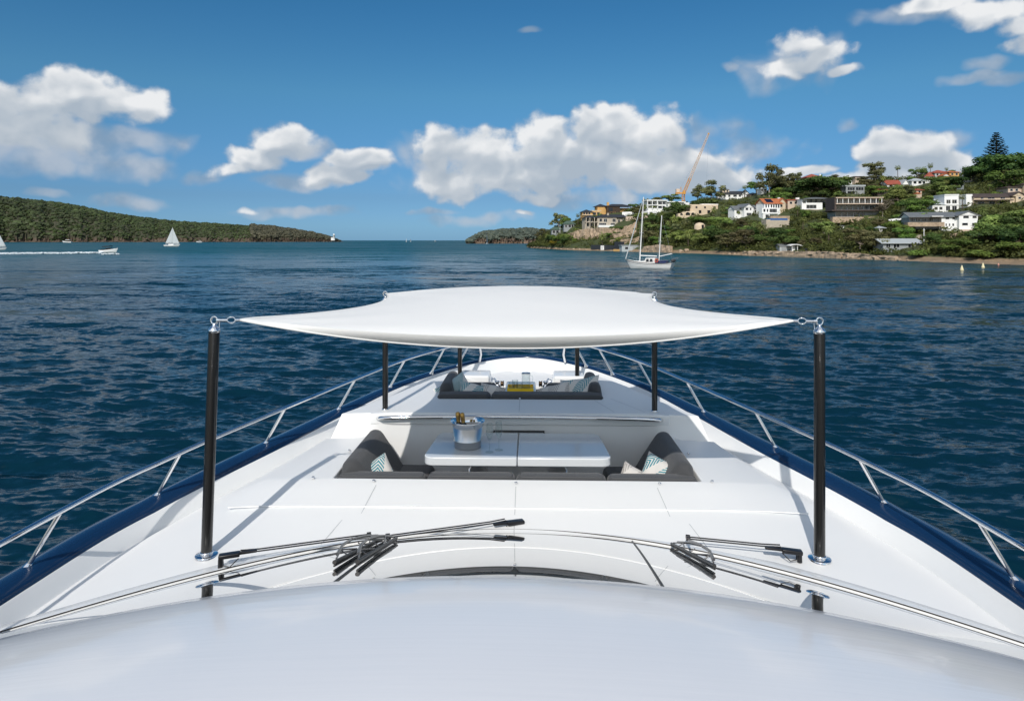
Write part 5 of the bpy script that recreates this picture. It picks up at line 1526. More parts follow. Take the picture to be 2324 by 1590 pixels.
# 8 gabled cottage
h = H('white_cottage', 'white gabled weatherboard cottage with grey roof left of the orange roof', 1699, 489, 1668, 1731, 460, 14, short='white gabled cottage')
h.box('wall', M_hwhite, 1688, 1712, 500, 470, 0, 9); h.gable(M_groof, M_hwhite, 1686, 1713, 470.5, 461.5, 0, 9, front=True); h.box('wall', M_hwhite, 1712.3, 1728, 500, 472, 2, 7); h.gable(M_groof, M_hwhite, 1710, 1729, 472, 464, 2, 7)
h.box('wall', M_hwhite, 1671, 1688, 500, 474, 3, 6); h.gable(M_groof, M_hwhite, 1670, 1690, 474, 466, 3, 6)
h.wins([(1691, 1698), (1702, 1706)], 477, 471.5); h.wins([(1714, 1718), (1720, 1725)], 483, 476, 2); h.win(1694, 1706, 489, 483, 0, None, 2); h.win(1676, 1684, 484, 477, 3, None, 1)
# 9 white modern house with grey eaves
h = H('grey_eaved_house', 'white modern house with wide grey eaves over a sandstone arch', 1855, 476, 1816, 1892, 445, -6, short='grey eaved white house')
h.box('wall', M_hwhite, 1821, 1866, 482, 460, 0, 9); h.box('upper_storey', M_slate, 1832, 1880, 460, 451, 1.5, 8); h.box('wall', M_hwhite, 1821, 1832, 460, 452, 0, 8)
h.hip(M_groof, 1824, 1886, 451, 446.5, -1, 11, .8); h.win(1831, 1853, 473, 464.5, 0, None, 2); h.wins([(1834, 1842), (1845, 1853), (1856, 1866), (1868, 1878)], 458.5, 452.5, 1.5, M_grey, 1); h.win(1823, 1830, 461, 455, 0)
h.box('stone_base', M_stone, 1815, 1826, 502, 476.3, -2, 5); h.box('stone_base', M_stone, 1826.3, 1856, 480, 476.2, -2, 5); h.box('stone_base', M_stone, 1850, 1856.4, 500, 480.3, -2, 5)
# 10 glass slab
h = H('glass_slab_house', 'broad three storey house of glass and slim slabs in the middle of the hill', 1950, 497, 1890, 2004, 445, -4, short='broad glass slab house')
h.box('wall', M_grey, 1900, 1998, 510, 449, 1.8, 8); h.box('side_wall', M_brownr, 1895, 1899, 480, 447, -.4, 10)
for y in (449, 463, 478): h.box('floor_slab', M_beige if y < 470 else M_brownr, 1897 if y < 470 else 1888, 2001, y + .6, y - 1.4, -1.0, 11)
h.wins([(1902 + k * 12, 1912.5 + k * 12) for k in range(8)], 461.5, 451, 1.8, M_mull, 2); h.wins([(1904 + k * 12.2, 1914 + k * 12.2) for k in range(7)], 476, 466, 1.8, M_mull, 2); h.wins([(1903 + k * 13, 1915 + k * 13) for k in range(5)], 492, 481, 1.8, M_mull, 3)
for k in range(9): h.box('pillar', M_hwhite, 1900 + k * 12.2, 1901.2 + k * 12.2, 463, 449.7, -.6, .25)
h.rail(1900, 1998, 464, 459, -.8, M_wire, 22); h.box('terrace', M_stone, 1884, 1990, 506, 493, -3.6, 2.5)
# ridge houses
h = H('ridge_house', 'house with rust red hipped roof peeping over the dark fig tree', 1850, 425, 1828, 1870, 391, 0, short='rust roofed ridge house')
h.box('wall', M_cream, 1832, 1866, 430, 402, 0, 9); h.hip(M_tiler, 1831, 1867, 402, 393.5, 0, 9); h.wins([(1836, 1842), (1846, 1852)], 411, 405); h.box('chimney', M_hwhite, 1865, 1868, 400, 394, 3, 1)
h = H('ridge_house', 'slim white ridge house with grey attic right of the dark fig tree', 1924, 421, 1912, 1937, 399, 0, short='slim white ridge house')
h.box('wall', M_hwhite, 1914, 1934, 430, 409, 0, 8); h.hip(M_groof, 1913, 1935, 409, 400, 0, 8, .3); h.wins([(1916, 1920), (1922, 1926), (1928, 1932)], 417, 411)
h = H('ridge_house', 'low dark flat roofed house on the ridge', 1950, 415, 1937, 1962, 399, 0, short='dark flat ridge house')
h.box('wall', M_beige, 1941, 1960, 425, 402, 0, 6); h.flat(M_brownr, 1939, 1961, 402, 400, 0, 6, .3); h.wins([(1944, 1950), (1952, 1958)], 409, 403.5)
h = H('garden_studio', 'grey glazed studio with pale flat roof below the ridge houses', 1940, 440, 1916, 1966, 417, 0, short='grey glazed studio')
h.box('wall', M_grey, 1920, 1962, 446, 423, 0, 6); h.flat(M_lroof, 1919, 1963, 423, 419.8, 0, 6, .3); h.wins([(1923, 1940), (1942, 1960)], 432, 424.5, 0, M_mull, 2); h.wins([(1923, 1940)], 440, 433.5)
h = H('ridge_house', 'house with long brick red gabled roof and white bargeboards on the ridge', 2035, 424, 2010, 2062, 405, 0, short='brick red gabled house')
h.box('wall', M_hwhite, 2014, 2054, 430, 418, 0, 9); h.gable(M_tiler, M_hwhite, 2014, 2048, 418, 407, 0, 9); h.gable(M_lroof, M_hwhite, 2046, 2060, 418, 407, -1, 9, front=True); h.wins([(2018, 2024), (2030, 2036)], 424, 419.5)
h = H('ridge_house', 'low house with orange brown roofs half hidden in trees', 2003, 442, 1990, 2018, 425, 0, short='low orange brown house')
h.box('wall', M_brownr, 1992, 2014, 448, 431, 0, 6); h.hip(M_tiler, 1990, 2015, 431, 427, 0, 6); h.win(1996, 2008, 438, 433)
h = H('ridge_house', 'terracotta roofed house with beige walls between two bushy trees', 2083, 447, 2068, 2098, 423, 0, short='terracotta house')
h.box('wall', M_beige, 2073, 2092, 452, 431, 0, 7); h.hip(M_tiler, 2070, 2096, 431, 425.5, 0, 7); h.box('wing', M_beige, 2066, 2080, 452, 440, -3, 2.9); h.hip(M_tileo, 2065, 2081, 440, 436, -3, 3, .3); h.wins([(2076, 2080), (2084, 2089)], 438, 433)
h = H('ridge_house', 'pale villa with curved light roof on the crest, left of the red turret', 2092, 419, 2064, 2122, 400, 0, short='pale curved roof villa')
h.box('wall', M_hwhite, 2070, 2102, 430, 410, 0, 7); h.hip(M_lroof, 2068, 2104, 410, 403.5, 0, 7, .4); h.box('wall', M_cream, 2102.3, 2118, 430, 405, 1, 5); h.wins([(2073, 2080), (2084, 2091), (2094, 2100)], 417, 411.5)
m = MB(); m.lathe([(2.4, -4), (2.4, 1.3)], (h.X(2112), 1.0, h.Z(406)), 14); m.build('turret', M_hwhite, h.root)
m = MB(); m.lathe([(2.9, 1.2), (0, 4.0)], (h.X(2112), 1.0, h.Z(406)), 14); m.build('turret_roof', M_tiler, h.root)
h = H('ridge_house', 'pale blue house with red tiled hipped roof on the crest among tall palms', 2147, 404, 2119, 2178, 382, 0, short='red tiled crest house')
h.box('wall', M_lroof, 2122, 2152, 412, 392, 0, 8); h.hip(M_tiler, 2120, 2156, 392, 384.5, 0, 8); h.box('wall', M_ochre, 2152.3, 2174, 410, 391, -1, 7); h.hip(M_tileo, 2150, 2176, 391, 386.5, -1, 7); h.gable(M_tileo, M_hwhite, 2128, 2146, 400, 395, -4, 4, front=True); h.box('wing', M_ochre, 2129, 2145, 412, 400.5, -4, 3.9); h.wins([(2125, 2130), (2133, 2139), (2142, 2148)], 399, 394); h.wins([(2156, 2161), (2166, 2171)], 398, 393.5, -1)
h = H('ridge_house', 'small white house with dark roof squeezed under the tall dark trees', 2196, 414, 2184, 2212, 398, 0, short='small white house under the dark trees')
h.box('wall', M_hwhite, 2186, 2206, 420, 404, 0, 6); h.hip(M_slate, 2185, 2208, 404, 399, 0, 6); h.wins([(2189, 2194), (2198, 2203)], 410, 405.5)
# 19 white three storey
h = H('white_villa', 'bright white three storey villa with big square windows', 2152, 481, 2118, 2186, 438, -8, short='white three storey villa')
h.box('wall', M_hwhite, 2144, 2174, 490, 443, 0, 9); h.flat(M_hwhite, 2145, 2173, 443, 441, 0, 9, .25); h.box('wall', M_hwhite, 2174.3, 2186, 490, 447, 1.5, 7); h.box('wall', M_hwhite, 2119, 2143.7, 490, 464, 0, 7); h.hip(M_lroof, 2119, 2144, 464, 450, 0, 7, .3)
h.wins([(2148, 2157), (2160, 2170)], 462, 453, 0, None, 1); h.wins([(2147, 2156), (2160, 2170)], 478, 467, 0, None, 1); h.wins([(2123, 2130), (2133, 2140)], 476, 469, 0); h.wins([(2176, 2180)], 476, 468, 1.5); h.box('floor_band', M_hwhite, 2143.6, 2174.4, 465.4, 464, -.25, .24)
# 20 long beige
h = H('long_beige_house', 'long beige two storey house with brown roof beside a white gable', 2265, 464, 2207, 2324, 434, -6, short='long beige house')
h.box('wall', M_cream, 2214, 2300, 474, 446, 0, 9); h.gable(M_brownr, M_cream, 2214, 2292, 446, 437.5, 0, 9); h.box('wall', M_cream, 2300.3, 2318, 474, 443, -.8, 9); h.gable(M_brownr, M_cream, 2292, 2320, 444, 435, -.8, 9, front=True)
h.box('verandah_roof', M_brownr, 2212, 2290, 456, 453.6, -2.4, 2.3); h.wins([(2228, 2234), (2243, 2258), (2270, 2280)], 451.5, 447.5, 0, None, 1); h.wins([(2222, 2236), (2246, 2258), (2268, 2282)], 464, 457, 0, None, 1); h.win(2305, 2311, 452, 447, -.8)
h.box('white_gable', M_hwhite, 2200, 2213.7, 470, 440, 1, 7)
# pink villa
h = H('pink_villa', 'pinkish villa with arched loggia at the right edge of the picture', 2318, 438, 2286, 2350, 414, -6, short='pinkish villa')
h.box('wall', M_beige, 2290, 2318, 448, 425, 0, 8); h.hip(M_brownr, 2288, 2319, 425, 420.5, 0, 8); h.box('wall', M_cream, 2318.3, 2350, 448, 419, -1.5, 9); h.hip(M_brownr, 2317, 2352, 419, 414, -1.5, 9); h.wins([(2294, 2300), (2305, 2311)], 434, 428, 0)
m = MB()
for xc in (2324, 2334):
    c = h.X(xc); wv = 3 * h.m; z0 = h.Z(437); m.prism([(c - wv, z0)] + [(c + wv * math.cos(a), z0 + 1.2 + .9 * math.sin(a)) for a in np.linspace(0, math.pi, 9)][::-1] + [(c + wv, z0)], 1.5, 1.56, Matrix.Rotation(R(90), 4, 'X'))
m.build('arched_opening', M_dark, h.root)
# 21 big white house
h = H('white_gable_house', 'large white two storey house with long grey green roof and gable end', 2150, 524, 2070, 2212, 477, -10, short='large white gable house')
h.box('wall', M_hwhite, 2170, 2208, 532, 488, -1.5, 9); h.gable(M_groof, M_hwhite, 2166, 2212, 489, 479, -1.5, 9, .3, front=True)
h.box('wall', M_hwhite, 2138, 2169.7, 532, 491, 0, 8); h.box('wall', M_grey, 2074, 2137.7, 520, 492, 1.5, 7); h.gable(M_groof, M_hwhite, 2072, 2170, 491, 480, 0, 9, .6)
h.wins([(2178, 2190), (2197, 2206)], 496, 489.5, -1.5); h.wins([(2176, 2188), (2196, 2206)], 512, 506, -1.5); h.wins([(2146, 2154), (2160, 2167)], 498, 493, 0); h.wins([(2146, 2149), (2153, 2156), (2160, 2164)], 513, 507, 0)
h.wins([(2076, 2086), (2088, 2098), (2100, 2110), (2114, 2124)], 502, 494, 1.5, M_mull, 2); h.box('verandah_roof', M_hwhite, 2112, 2136, 492, 490.4, -2.2, 2.15); h.box('terrace_wall', M_stone, 2060, 2136, 514, 504.5, -3, 2.8); h.box('plinth', M_beige, 2168, 2222, 530, 521, -2.6, 1.05); h.box('garden_wall', M_hwhite, 2208.6, 2226, 526, 513, -1, 1)
# 22 boathouses and small buildings by the water
h = H('boathouse', 'boathouse with pale corrugated hipped roof half hidden by shrubs', 2048, 566, 2000, 2096, 540, -4, short='pale roofed boathouse')
h.box('wall', M_grey, 2006, 2086, 572, 550, 0, 7); h.gable(M_lroof, M_grey, 2005, 2088, 550.5, 541, 0, 8, .8); h.wins([(2012, 2022), (2028, 2042), (2060, 2074)], 562, 553, 0, None, 1)
h = H('boathouse', 'small grey boathouse with sloping roof above the stone sea wall', 1784, 571, 1768, 1800, 553, -4, short='grey boathouse')
h.box('wall', M_lroof, 1770, 1796, 578, 557, 0, 5); h.gable(M_groof, M_lroof, 1770, 1797, 557, 553.5, 0, 5, .3); h.box('door', M_grey, 1774, 1784, 571, 560, -.06, .05)
h = H('boat_shelter', 'open white boat shelter with curved roof above a green ramp', 1806, 571, 1792, 1822, 553, -4, short='white boat shelter')
m = MB(); m.prism([(h.X(1793) + (h.X(1821) - h.X(1793)) * t, h.Z(559) + .85 * math.sin(math.pi * (.15 + .75 * t)) - (.25 if k else 0)) for k in (0, 1) for t in (np.linspace(0, 1, 9) if not k else np.linspace(1, 0, 9))], -4, .4, Matrix.Rotation(R(90), 4, 'X')); m.build('roof', M_hwhite, h.root)
for x in (1798, 1810): h.box('post', M_hwhite, x, x + 1, 574, 557, .2, .15)
h.box('door', M_hwhite, 1801, 1807, 573, 558, 1.5, .2); h.box('back_wall', M_grey, 1798, 1812, 573, 557.5, 1.8, .3)
m = MB(); a = h.X(1808); m.add([(a, -.5, h.Z(573)), (a + 1.6, -.5, h.Z(573)), (a - 2.6, -5.5, h.Z(585)), (a - 4.6, -5.5, h.Z(585)), (a, -.5, h.Z(575)), (a + 1.6, -.5, h.Z(575)), (a - 2.6, -5.5, h.Z(587)), (a - 4.6, -5.5, h.Z(587))], [(0, 3, 2, 1), (4, 5, 6, 7), (0, 1, 5, 4), (1, 2, 6, 5), (2, 3, 7, 6), (3, 0, 4, 7)]); m.build('ramp', M_green, h.root)
h = H('boathouse', 'plain grey concrete boathouse on the shore behind the ketch', 1434, 569, 1408, 1462, 555, 4, short='concrete boathouse')
h.box('wall', M_lroof, 1411, 1456, 573, 557.5, 0, 6); h.flat(M_grey, 1410, 1457, 557.5, 556, 0, 6, .2); h.win(1418, 1426, 566, 560); h.box('door', M_grey, 1436, 1448, 570, 559.5, -.05, .045)
h = H('garden_pavilion', 'tiny white garden pavilion with grey roof below the glass slab house', 1911, 520, 1905, 1917, 510, 0, short='tiny white pavilion')
h.box('wall', M_hwhite, 1907, 1915, 526, 513, 0, 3); h.hip(M_groof, 1906, 1916, 513, 510.5, 0, 3, .2); h.win(1909, 1913, 518, 514)
h = H('garden_pavilion', 'small white summerhouse in the trees left of the large white gable house', 2002, 528, 1993, 2011, 512, 0, short='white summerhouse')
h.box('wall', M_hwhite, 1995, 2009, 534, 517, 0, 4); h.hip(M_lroof, 1994, 2010, 517, 512.5, 0, 4, .3); h.wins([(1997, 2000), (2002, 2006)], 524, 518.5)
h = H('garden_shed', 'cream domed garden shed among palms below the adobe villa', 1591, 519, 1579, 1603, 504, 0, short='cream domed shed')
m = MB(); m.lathe([(2.9, -2), (2.9, 1.2), (2.6, 2.2), (1.7, 3.0), (0, 3.4)], (0, 2.5, 0), 20); m.build('wall', M_cream, h.root); h.box('door', M_dark, 1592, 1597, 519, 510, -.45, .3)
h = H('hill_house', 'brown roofed house beyond the crest at the middle of the hill', 1700, 447, 1684, 1722, 436, 0, short='brown roofed house')
h.box('wall', M_beige, 1702, 1722, 455, 441, 0, 6); h.hip(M_groof, 1700, 1724, 441, 436.5, 0, 6); h.wins([(1706, 1711), (1714, 1719)], 446.5, 442)
h = H('hill_house', 'beige house with red brown flat roof right of the orange roofed house', 1805, 470, 1785, 1822, 450, 0, short='red brown flat house')
h.box('wall', M_beige, 1788, 1818, 480, 455, 0, 6); h.flat(M_tiler, 1787, 1818.5, 455, 452.5, 0, 6, .3); h.box('chimney', M_hwhite, 1811, 1818, 452.4, 448, 2, 1.5); h.wins([(1792, 1798), (1803, 1809)], 463, 457.5)
h = H('pool_terrace', 'sandstone pool terrace with a strip of blue tiles under the orange roofed house', 1766, 516, 1736, 1794, 493, 4, 'pool terrace', short='sandstone pool terrace')
h.box('wall', M_stoneP, 1738, 1792, 522, 498, 0, 5); h.box('pool_edge', M_pool, 1748, 1788, 499.5, 495.4, -.06, 4.5); h.box('upper_wall', M_stone, 1762, 1808, 500, 489, 6, 1)

for nm, lb, ax, ay, x0, x1, yw, yr, wm, rm, sh in (
        ('hill_house', 'small white flat roofed house between two gums on the middle crest', 1733, 440, 1725, 1741, 428, 425.5, M_hwhite, M_hwhite, 'small white crest house'),
        ('hill_house', 'small cream house peeping out behind the spreading gum by the crane', 1647, 438, 1640, 1655, 430, 426.5, M_cream, M_groof, 'small cream crest house'),
        ('hill_house', 'white cottage half hidden in trees above the white three storey villa', 2177, 430, 2168, 2187, 418, 412, M_hwhite, M_lroof, 'half hidden white cottage')):
    h = H(nm, lb, ax, ay, x0 - 1, x1 + 1, yr - 1, 0, short=sh)
    h.box('wall', wm, x0, x1, ay + 6, yw, 0, 6); h.hip(rm, x0, x1, yw, yr, 0, 6, .3); w_ = (x1 - x0) / 5
    h.wins([(x0 + w_, x0 + 2 * w_), (x0 + 3 * w_, x0 + 4.2 * w_)], yw + 6, yw + 1.5)

# ---- walls, fences, terraces
def wall_px(name, label, cat, mt, pts, y_top, thick=.6, rough=0.0, seed=0, Dof=0.0, post=None, group=None):
    """a wall following picture points (x, y of foot) on the hill, with its top at y_top"""
    rg_ = random.Random(seed); foot = []
    for (x, y), yt in zip(pts, y_top):
        p, D, _ = hill_at(x, y); d = pix(x, y); q = Vector((0, 0, CAMZ)) + d * (D - Dof); foot.append((q, (y - yt) * (D - Dof) / FPX))
    m = MB(); top = []; base = foot[0][0].copy()
    n = len(foot)
    P = []
    for i in range(n - 1):
        a, ha = foot[i]; b, hb = foot[i + 1]; k = max(1, int((b - a).length / (1.2 if rough else 6)))
        for q in range(k): P.append((a.lerp(b, q / k), ha + (hb - ha) * q / k))
    P.append(foot[-1])
    rows = []
    for i, (q, hh) in enumerate(P):
        t = (P[min(i + 1, len(P) - 1)][0] - P[max(i - 1, 0)][0]).normalized(); nn = Vector((-t.y, t.x, 0)).normalized()
        if nn.y < 0: nn = -nn
        j = lambda: nn * ((rg_.random() - .5) * rough) + Vector((0, 0, (rg_.random() - .5) * rough * .6))
        q = q - base
        z = Vector((0, 0, 1))
        rows.append([q - z * 1.5 + nn * thick, q - z * 1.5, q + z * hh * .33 + j(), q + z * hh * .66 + j() + nn * .05, q + z * hh + j() + nn * .1, q + z * hh + nn * thick + j(), q + nn * thick - z * 1.5])
    m.grid(rows, smooth=False); m.add(rows[0], [tuple(range(7))]); m.add(rows[-1], [tuple(range(7))[::-1]])
    o = m.build(name, mt, None, base)
    return tag(o, label, cat, group)
wall_px('retaining_wall', 'long white garden wall left of the white modern house', 'wall', M_hwhite, [(1412, 491), (1450, 490), (1489, 489)], [481, 480, 479.5])
wall_px('retaining_wall', 'pinkish stone terrace wall below the white garden wall', 'wall', M_beige, [(1420, 502), (1455, 500), (1486, 497)], [491.5, 490.5, 489.5], .8)
wall_px('cliff_face', 'broken sandstone cliff left of the stepped terraces on the point', 'cliff', M_stone, [(1290, 545), (1310, 543), (1332, 543), (1352, 542), (1372, 541)], [530, 523, 520, 518, 518], 4, 1.6, 4)
wall_px('cliff_face', 'stepped sandstone terrace, topmost under the stone house', 'cliff', M_stone, [(1375, 530), (1400, 529), (1425, 527), (1445, 520)], [519, 518, 512, 503], 3, .9, 6)
wall_px('cliff_face', 'stepped sandstone terrace, middle one under the stone house', 'cliff', M_stone, [(1372, 541), (1400, 541), (1428, 539), (1444, 534)], [531, 530, 527, 521], 2.5, .8, 7)
wall_px('cliff_face', 'stepped sandstone terrace, lowest one behind the concrete boathouse', 'cliff', M_stone, [(1384, 554), (1410, 554), (1440, 552), (1452, 548)], [545, 543, 541, 536], 2.5, .8, 8)
wall_px('hoarding', 'black site hoarding on the shore with a white notice', 'hoarding', M_slate, [(1341, 567), (1370, 567.5), (1410, 568)], [555.5, 556, 557], .15)
wall_px('site_shed', 'tall black site shed at the right end of the hoarding', 'shed', M_slate, [(1394, 567.5), (1410, 568)], [548, 548], 2, Dof=2.5)
p, D, _ = hill_at(1367, 566.5); q = at_D(1367, 562, D - 2.2)
m = MB(); m.box(-.95, .95, -.06, .06, -1.3, 1.2)
nb_ = m.build('notice_board', M_hwhite, None, q); tag(nb_, 'white notice board fixed to the black hoarding', 'sign')
m = MB()
for z in (.85, .45, -.1, -.35, -.8): m.box(-.75, .75 if z > 0 else .4, -.075, -.0605, z - .09, z + .09)
m.build('print', M_grey, nb_)
wall_px('barrier', 'low yellow barrier at the foot of the black site shed', 'barrier', M_ochre, [(1392, 568.2), (1410, 568.6)], [565.5, 565.8], .2, Dof=4.5)
wall_px('sea_wall', 'long rough sandstone sea wall below the boathouses', 'wall', M_stone, [(1684, 579), (1720, 580), (1760, 582), (1800, 583), (1850, 585), (1906, 587)], [570, 570, 570, 571, 571, 573], 1.6, .7, 11)
wall_px('sea_wall', 'shorter rough sandstone sea wall left of the pale roofed boathouse', 'wall', M_stone, [(1912, 588), (1950, 589), (1985, 590), (2030, 592)], [575, 576, 580, 583], 1.5, .8, 12)
wall_px('sea_wall', 'low sandstone sea wall behind the stern of the ketch', 'wall', M_stone, [(1458, 571.5), (1490, 573), (1520, 573.5)], [560, 556, 558], 1.5, .9, 13)
wall_px('garden_fence', 'dark slatted garden fence right of the white boat shelter', 'fence', M_slate, [(1822, 573), (1850, 573.5)], [563, 564], .12)
wall_px('terrace_wall', 'upper dry stone garden terrace left of the pale roofed boathouse', 'wall', M_stoneP, [(1866, 531), (1895, 532), (1915, 533)], [527.5, 528, 529], .8, .4, 14)
wall_px('terrace_wall', 'lower dry stone garden terrace left of the pale roofed boathouse', 'wall', M_stoneP, [(1850, 543), (1880, 544), (1905, 545)], [540, 541, 541.5], .8, .4, 15)
wall_px('terrace_wall', 'pale stone terrace wall below the large white gable house', 'wall', M_stoneP, [(2076, 543), (2110, 542), (2140, 540)], [534, 533.5, 533], .8, .4, 16)
wall_px('terrace_wall', 'rough stone terrace wall right of the flag pole', 'wall', M_stone, [(2142, 541), (2165, 540), (2186, 538)], [531, 530, 529], .8, .4, 17)
wall_px('garden_wall', 'low white stepped wall left of the large white gable house', 'wall', M_hwhite, [(2016, 507), (2048, 505)], [498, 494], .4)

# shore boulders, each one its own
rgb = random.Random(21); M_rock = mat('boulder_stone', (0.36, 0.27, 0.19), 0.9, var=.4, vscale=.9, bump=.6, bscale=3)
spots = [(1207, 562.5, 5), (1214, 562, 6), (1222, 563.5, 7), (1229, 563, 5), (1238, 564.5, 7), (1250, 565, 8), (1262, 565, 6), (1274, 566, 7), (1288, 566.5, 6), (1302, 567, 8), (1316, 567, 6), (1330, 568, 6),
         (1498, 569, 14), (1518, 570.5, 12), (1545, 572, 11), (1558, 571, 13), (1656, 577, 8), (1668, 577.5, 7), (1676, 577, 6), (1640, 577, 5), (1925, 588, 8), (1990, 590.5, 9), (2040, 592, 10), (2060, 593, 7), (2012, 591, 8), (2085, 594, 5), (2120, 596, 4)]
for i, (x, y, w) in enumerate(spots):
    p, D, _ = hill_at(x, y); r = w * D / FPX * .5
    m = MB(); m.ico((0, 0, 0), r, 2, (1.0 + .4 * rgb.random(), .9, .62 + .25 * rgb.random()), .22, i)
    for k in range(len(m.sm)): m.sm[k] = False
    where = 'on the tip of the point' if x < 1340 else ('behind the ketch' if x < 1600 else ('left of the long sea wall' if x < 1700 else 'before the pale roofed boathouse'))
    grp = [s for s in spots if ('on the tip of the point' if s[0] < 1340 else ('behind the ketch' if s[0] < 1600 else ('left of the long sea wall' if s[0] < 1700 else 'before the pale roofed boathouse'))) == where]
    grp.sort(); k = grp.index((x, y, w)) + 1
    ordn = ['', 'first', 'second', 'third', 'fourth', 'fifth', 'sixth', 'seventh', 'eighth', 'ninth', 'tenth', 'eleventh', 'twelfth'][k]
    o = m.build('boulder', M_rock, None, (p.x, p.y, max(p.z, .1) + r * .2)); o.rotation_euler = (0, 0, rgb.random() * 6)
    tag(o, 'sandstone boulder %s, %s from the left' % (where, ordn), 'boulder', 'boulders along the shore')

# ---------------------------------------------------------------- crane
M_cr = mat('crane_yellow', (0.62, 0.30, 0.06), 0.5, var=.1, vscale=.5)
M_crw = mat('crane_pale', (0.66, 0.50, 0.38), 0.5)
p, D, _ = hill_at(1551, 466); kk = D / FPX
cr = empty('tower_crane', at_D(1551, 466, D), YAW, 'yellow luffing tower crane with raised pale jib behind the white modern house', 'crane')
def lattice(mb, a, b, w0, w1, n, r):
    a, b = Vector(a), Vector(b); d = (b - a).normalized(); u = d.cross(Vector((0, 1, 0))).normalized(); v = u.cross(d).normalized()
    C = lambda t, k: a.lerp(b, t) + (u * (1 if k in (0, 1) else -1) + v * (1 if k in (0, 3) else -1)) * (w0 + (w1 - w0) * t) / 2
    for k in range(4): mb.tube([C(0, k), C(1, k)], r, 4)
    for i in range(n):
        t0, t1 = i / n, (i + 1) / n
        for k in range(4):
            l = (k + 1) % 4
            mb.tube([C(t0, k), C(t1, l)] if i % 2 else [C(t0, l), C(t1, k)], r * .6, 4); mb.tube([C(t1, k), C(t1, l)], r * .6, 4)
cx = lambda x, y: ((x - 1551) * kk, 0, (466 - y) * kk)
m = MB(); lattice(m, cx(1551, 480), cx(1551, 441), 1.7, 1.7, 8, .13); m.build('mast', M_cr, cr)
m = MB(); m.box(cx(1533, 0)[0], cx(1556, 0)[0], -1.0, 1.0, cx(0, 440)[2], cx(0, 437)[2]); m.build('machinery_deck', M_cr, cr)
m = MB(); m.box(cx(1534, 0)[0], cx(1541.5, 0)[0], -1.3, 1.3, cx(0, 436.8)[2], cx(0, 429)[2]); m.build('counterweight', M_crw, cr)
m = MB(); m.box(cx(1549, 0)[0], cx(1553, 0)[0], -1.9, -.95, cx(0, 441)[2], cx(0, 433)[2]); cb_ = m.build('cab', M_cr, cr)
m = MB(); m.tube([cx(1549, 437), cx(1545, 424)], .12, 5); m.tube([cx(1543, 437), cx(1545, 424)], .12, 5); m.build('a_frame', M_cr, cr)
m = MB(); lattice(m, cx(1552, 438), cx(1566, 405), 1.5, 1.5, 6, .12); m.build('jib_foot', M_cr, cr)
m = MB(); lattice(m, cx(1566, 405), cx(1608, 304), 1.5, .9, 20, .10); m.build('jib', M_crw, cr)
m = MB(); m.box(cx(1606.5, 0)[0], cx(1609.5, 0)[0], -.5, .5, cx(0, 305)[2], cx(0, 302)[2]); m.build('jib_head', M_cr, cr)
m = MB(); m.tube([cx(1545, 424), cx(1590, 348)], .035, 4); m.tube([cx(1608, 304), cx(1602, 449)], .03, 4); m.build('cable', M_wire, cr)
m = MB(); m.ico(cx(1602, 451), .62, 2); m.build('hook_block', mat('hook_orange', (.75, .33, .03), .4), cr)
# poles
for x, y, yt, lb, cat in ((2097, 552, 518, 'slim white flag pole between the white gable house and the boathouse', 'flag pole'), (2246, 450, 423, 'wooden power pole before the tall dark trees', 'power pole'), (1271, 530, 506, 'thin pale flag pole on the point', 'flag pole')):
    p, D, _ = hill_at(x, y); m = MB(); Hh = (y - yt) * D / FPX; m.tube([(0, 0, -1), (0, 0, Hh)], [.14, .09], 8)
    t = empty('flag_pole' if 'flag' in cat else 'power_pole', at_D(x, y, D), 0, lb, cat); m.build('mast', M_hwhite if 'flag' in cat else M_timber, t)
    m = MB(); m.tube([(-.9 if 'power' in cat else -.3, 0, Hh - .5), (.9 if 'power' in cat else .3, 0, Hh - .5)], .06, 6); m.build('crossbar', M_hwhite if 'flag' in cat else M_timber, t)
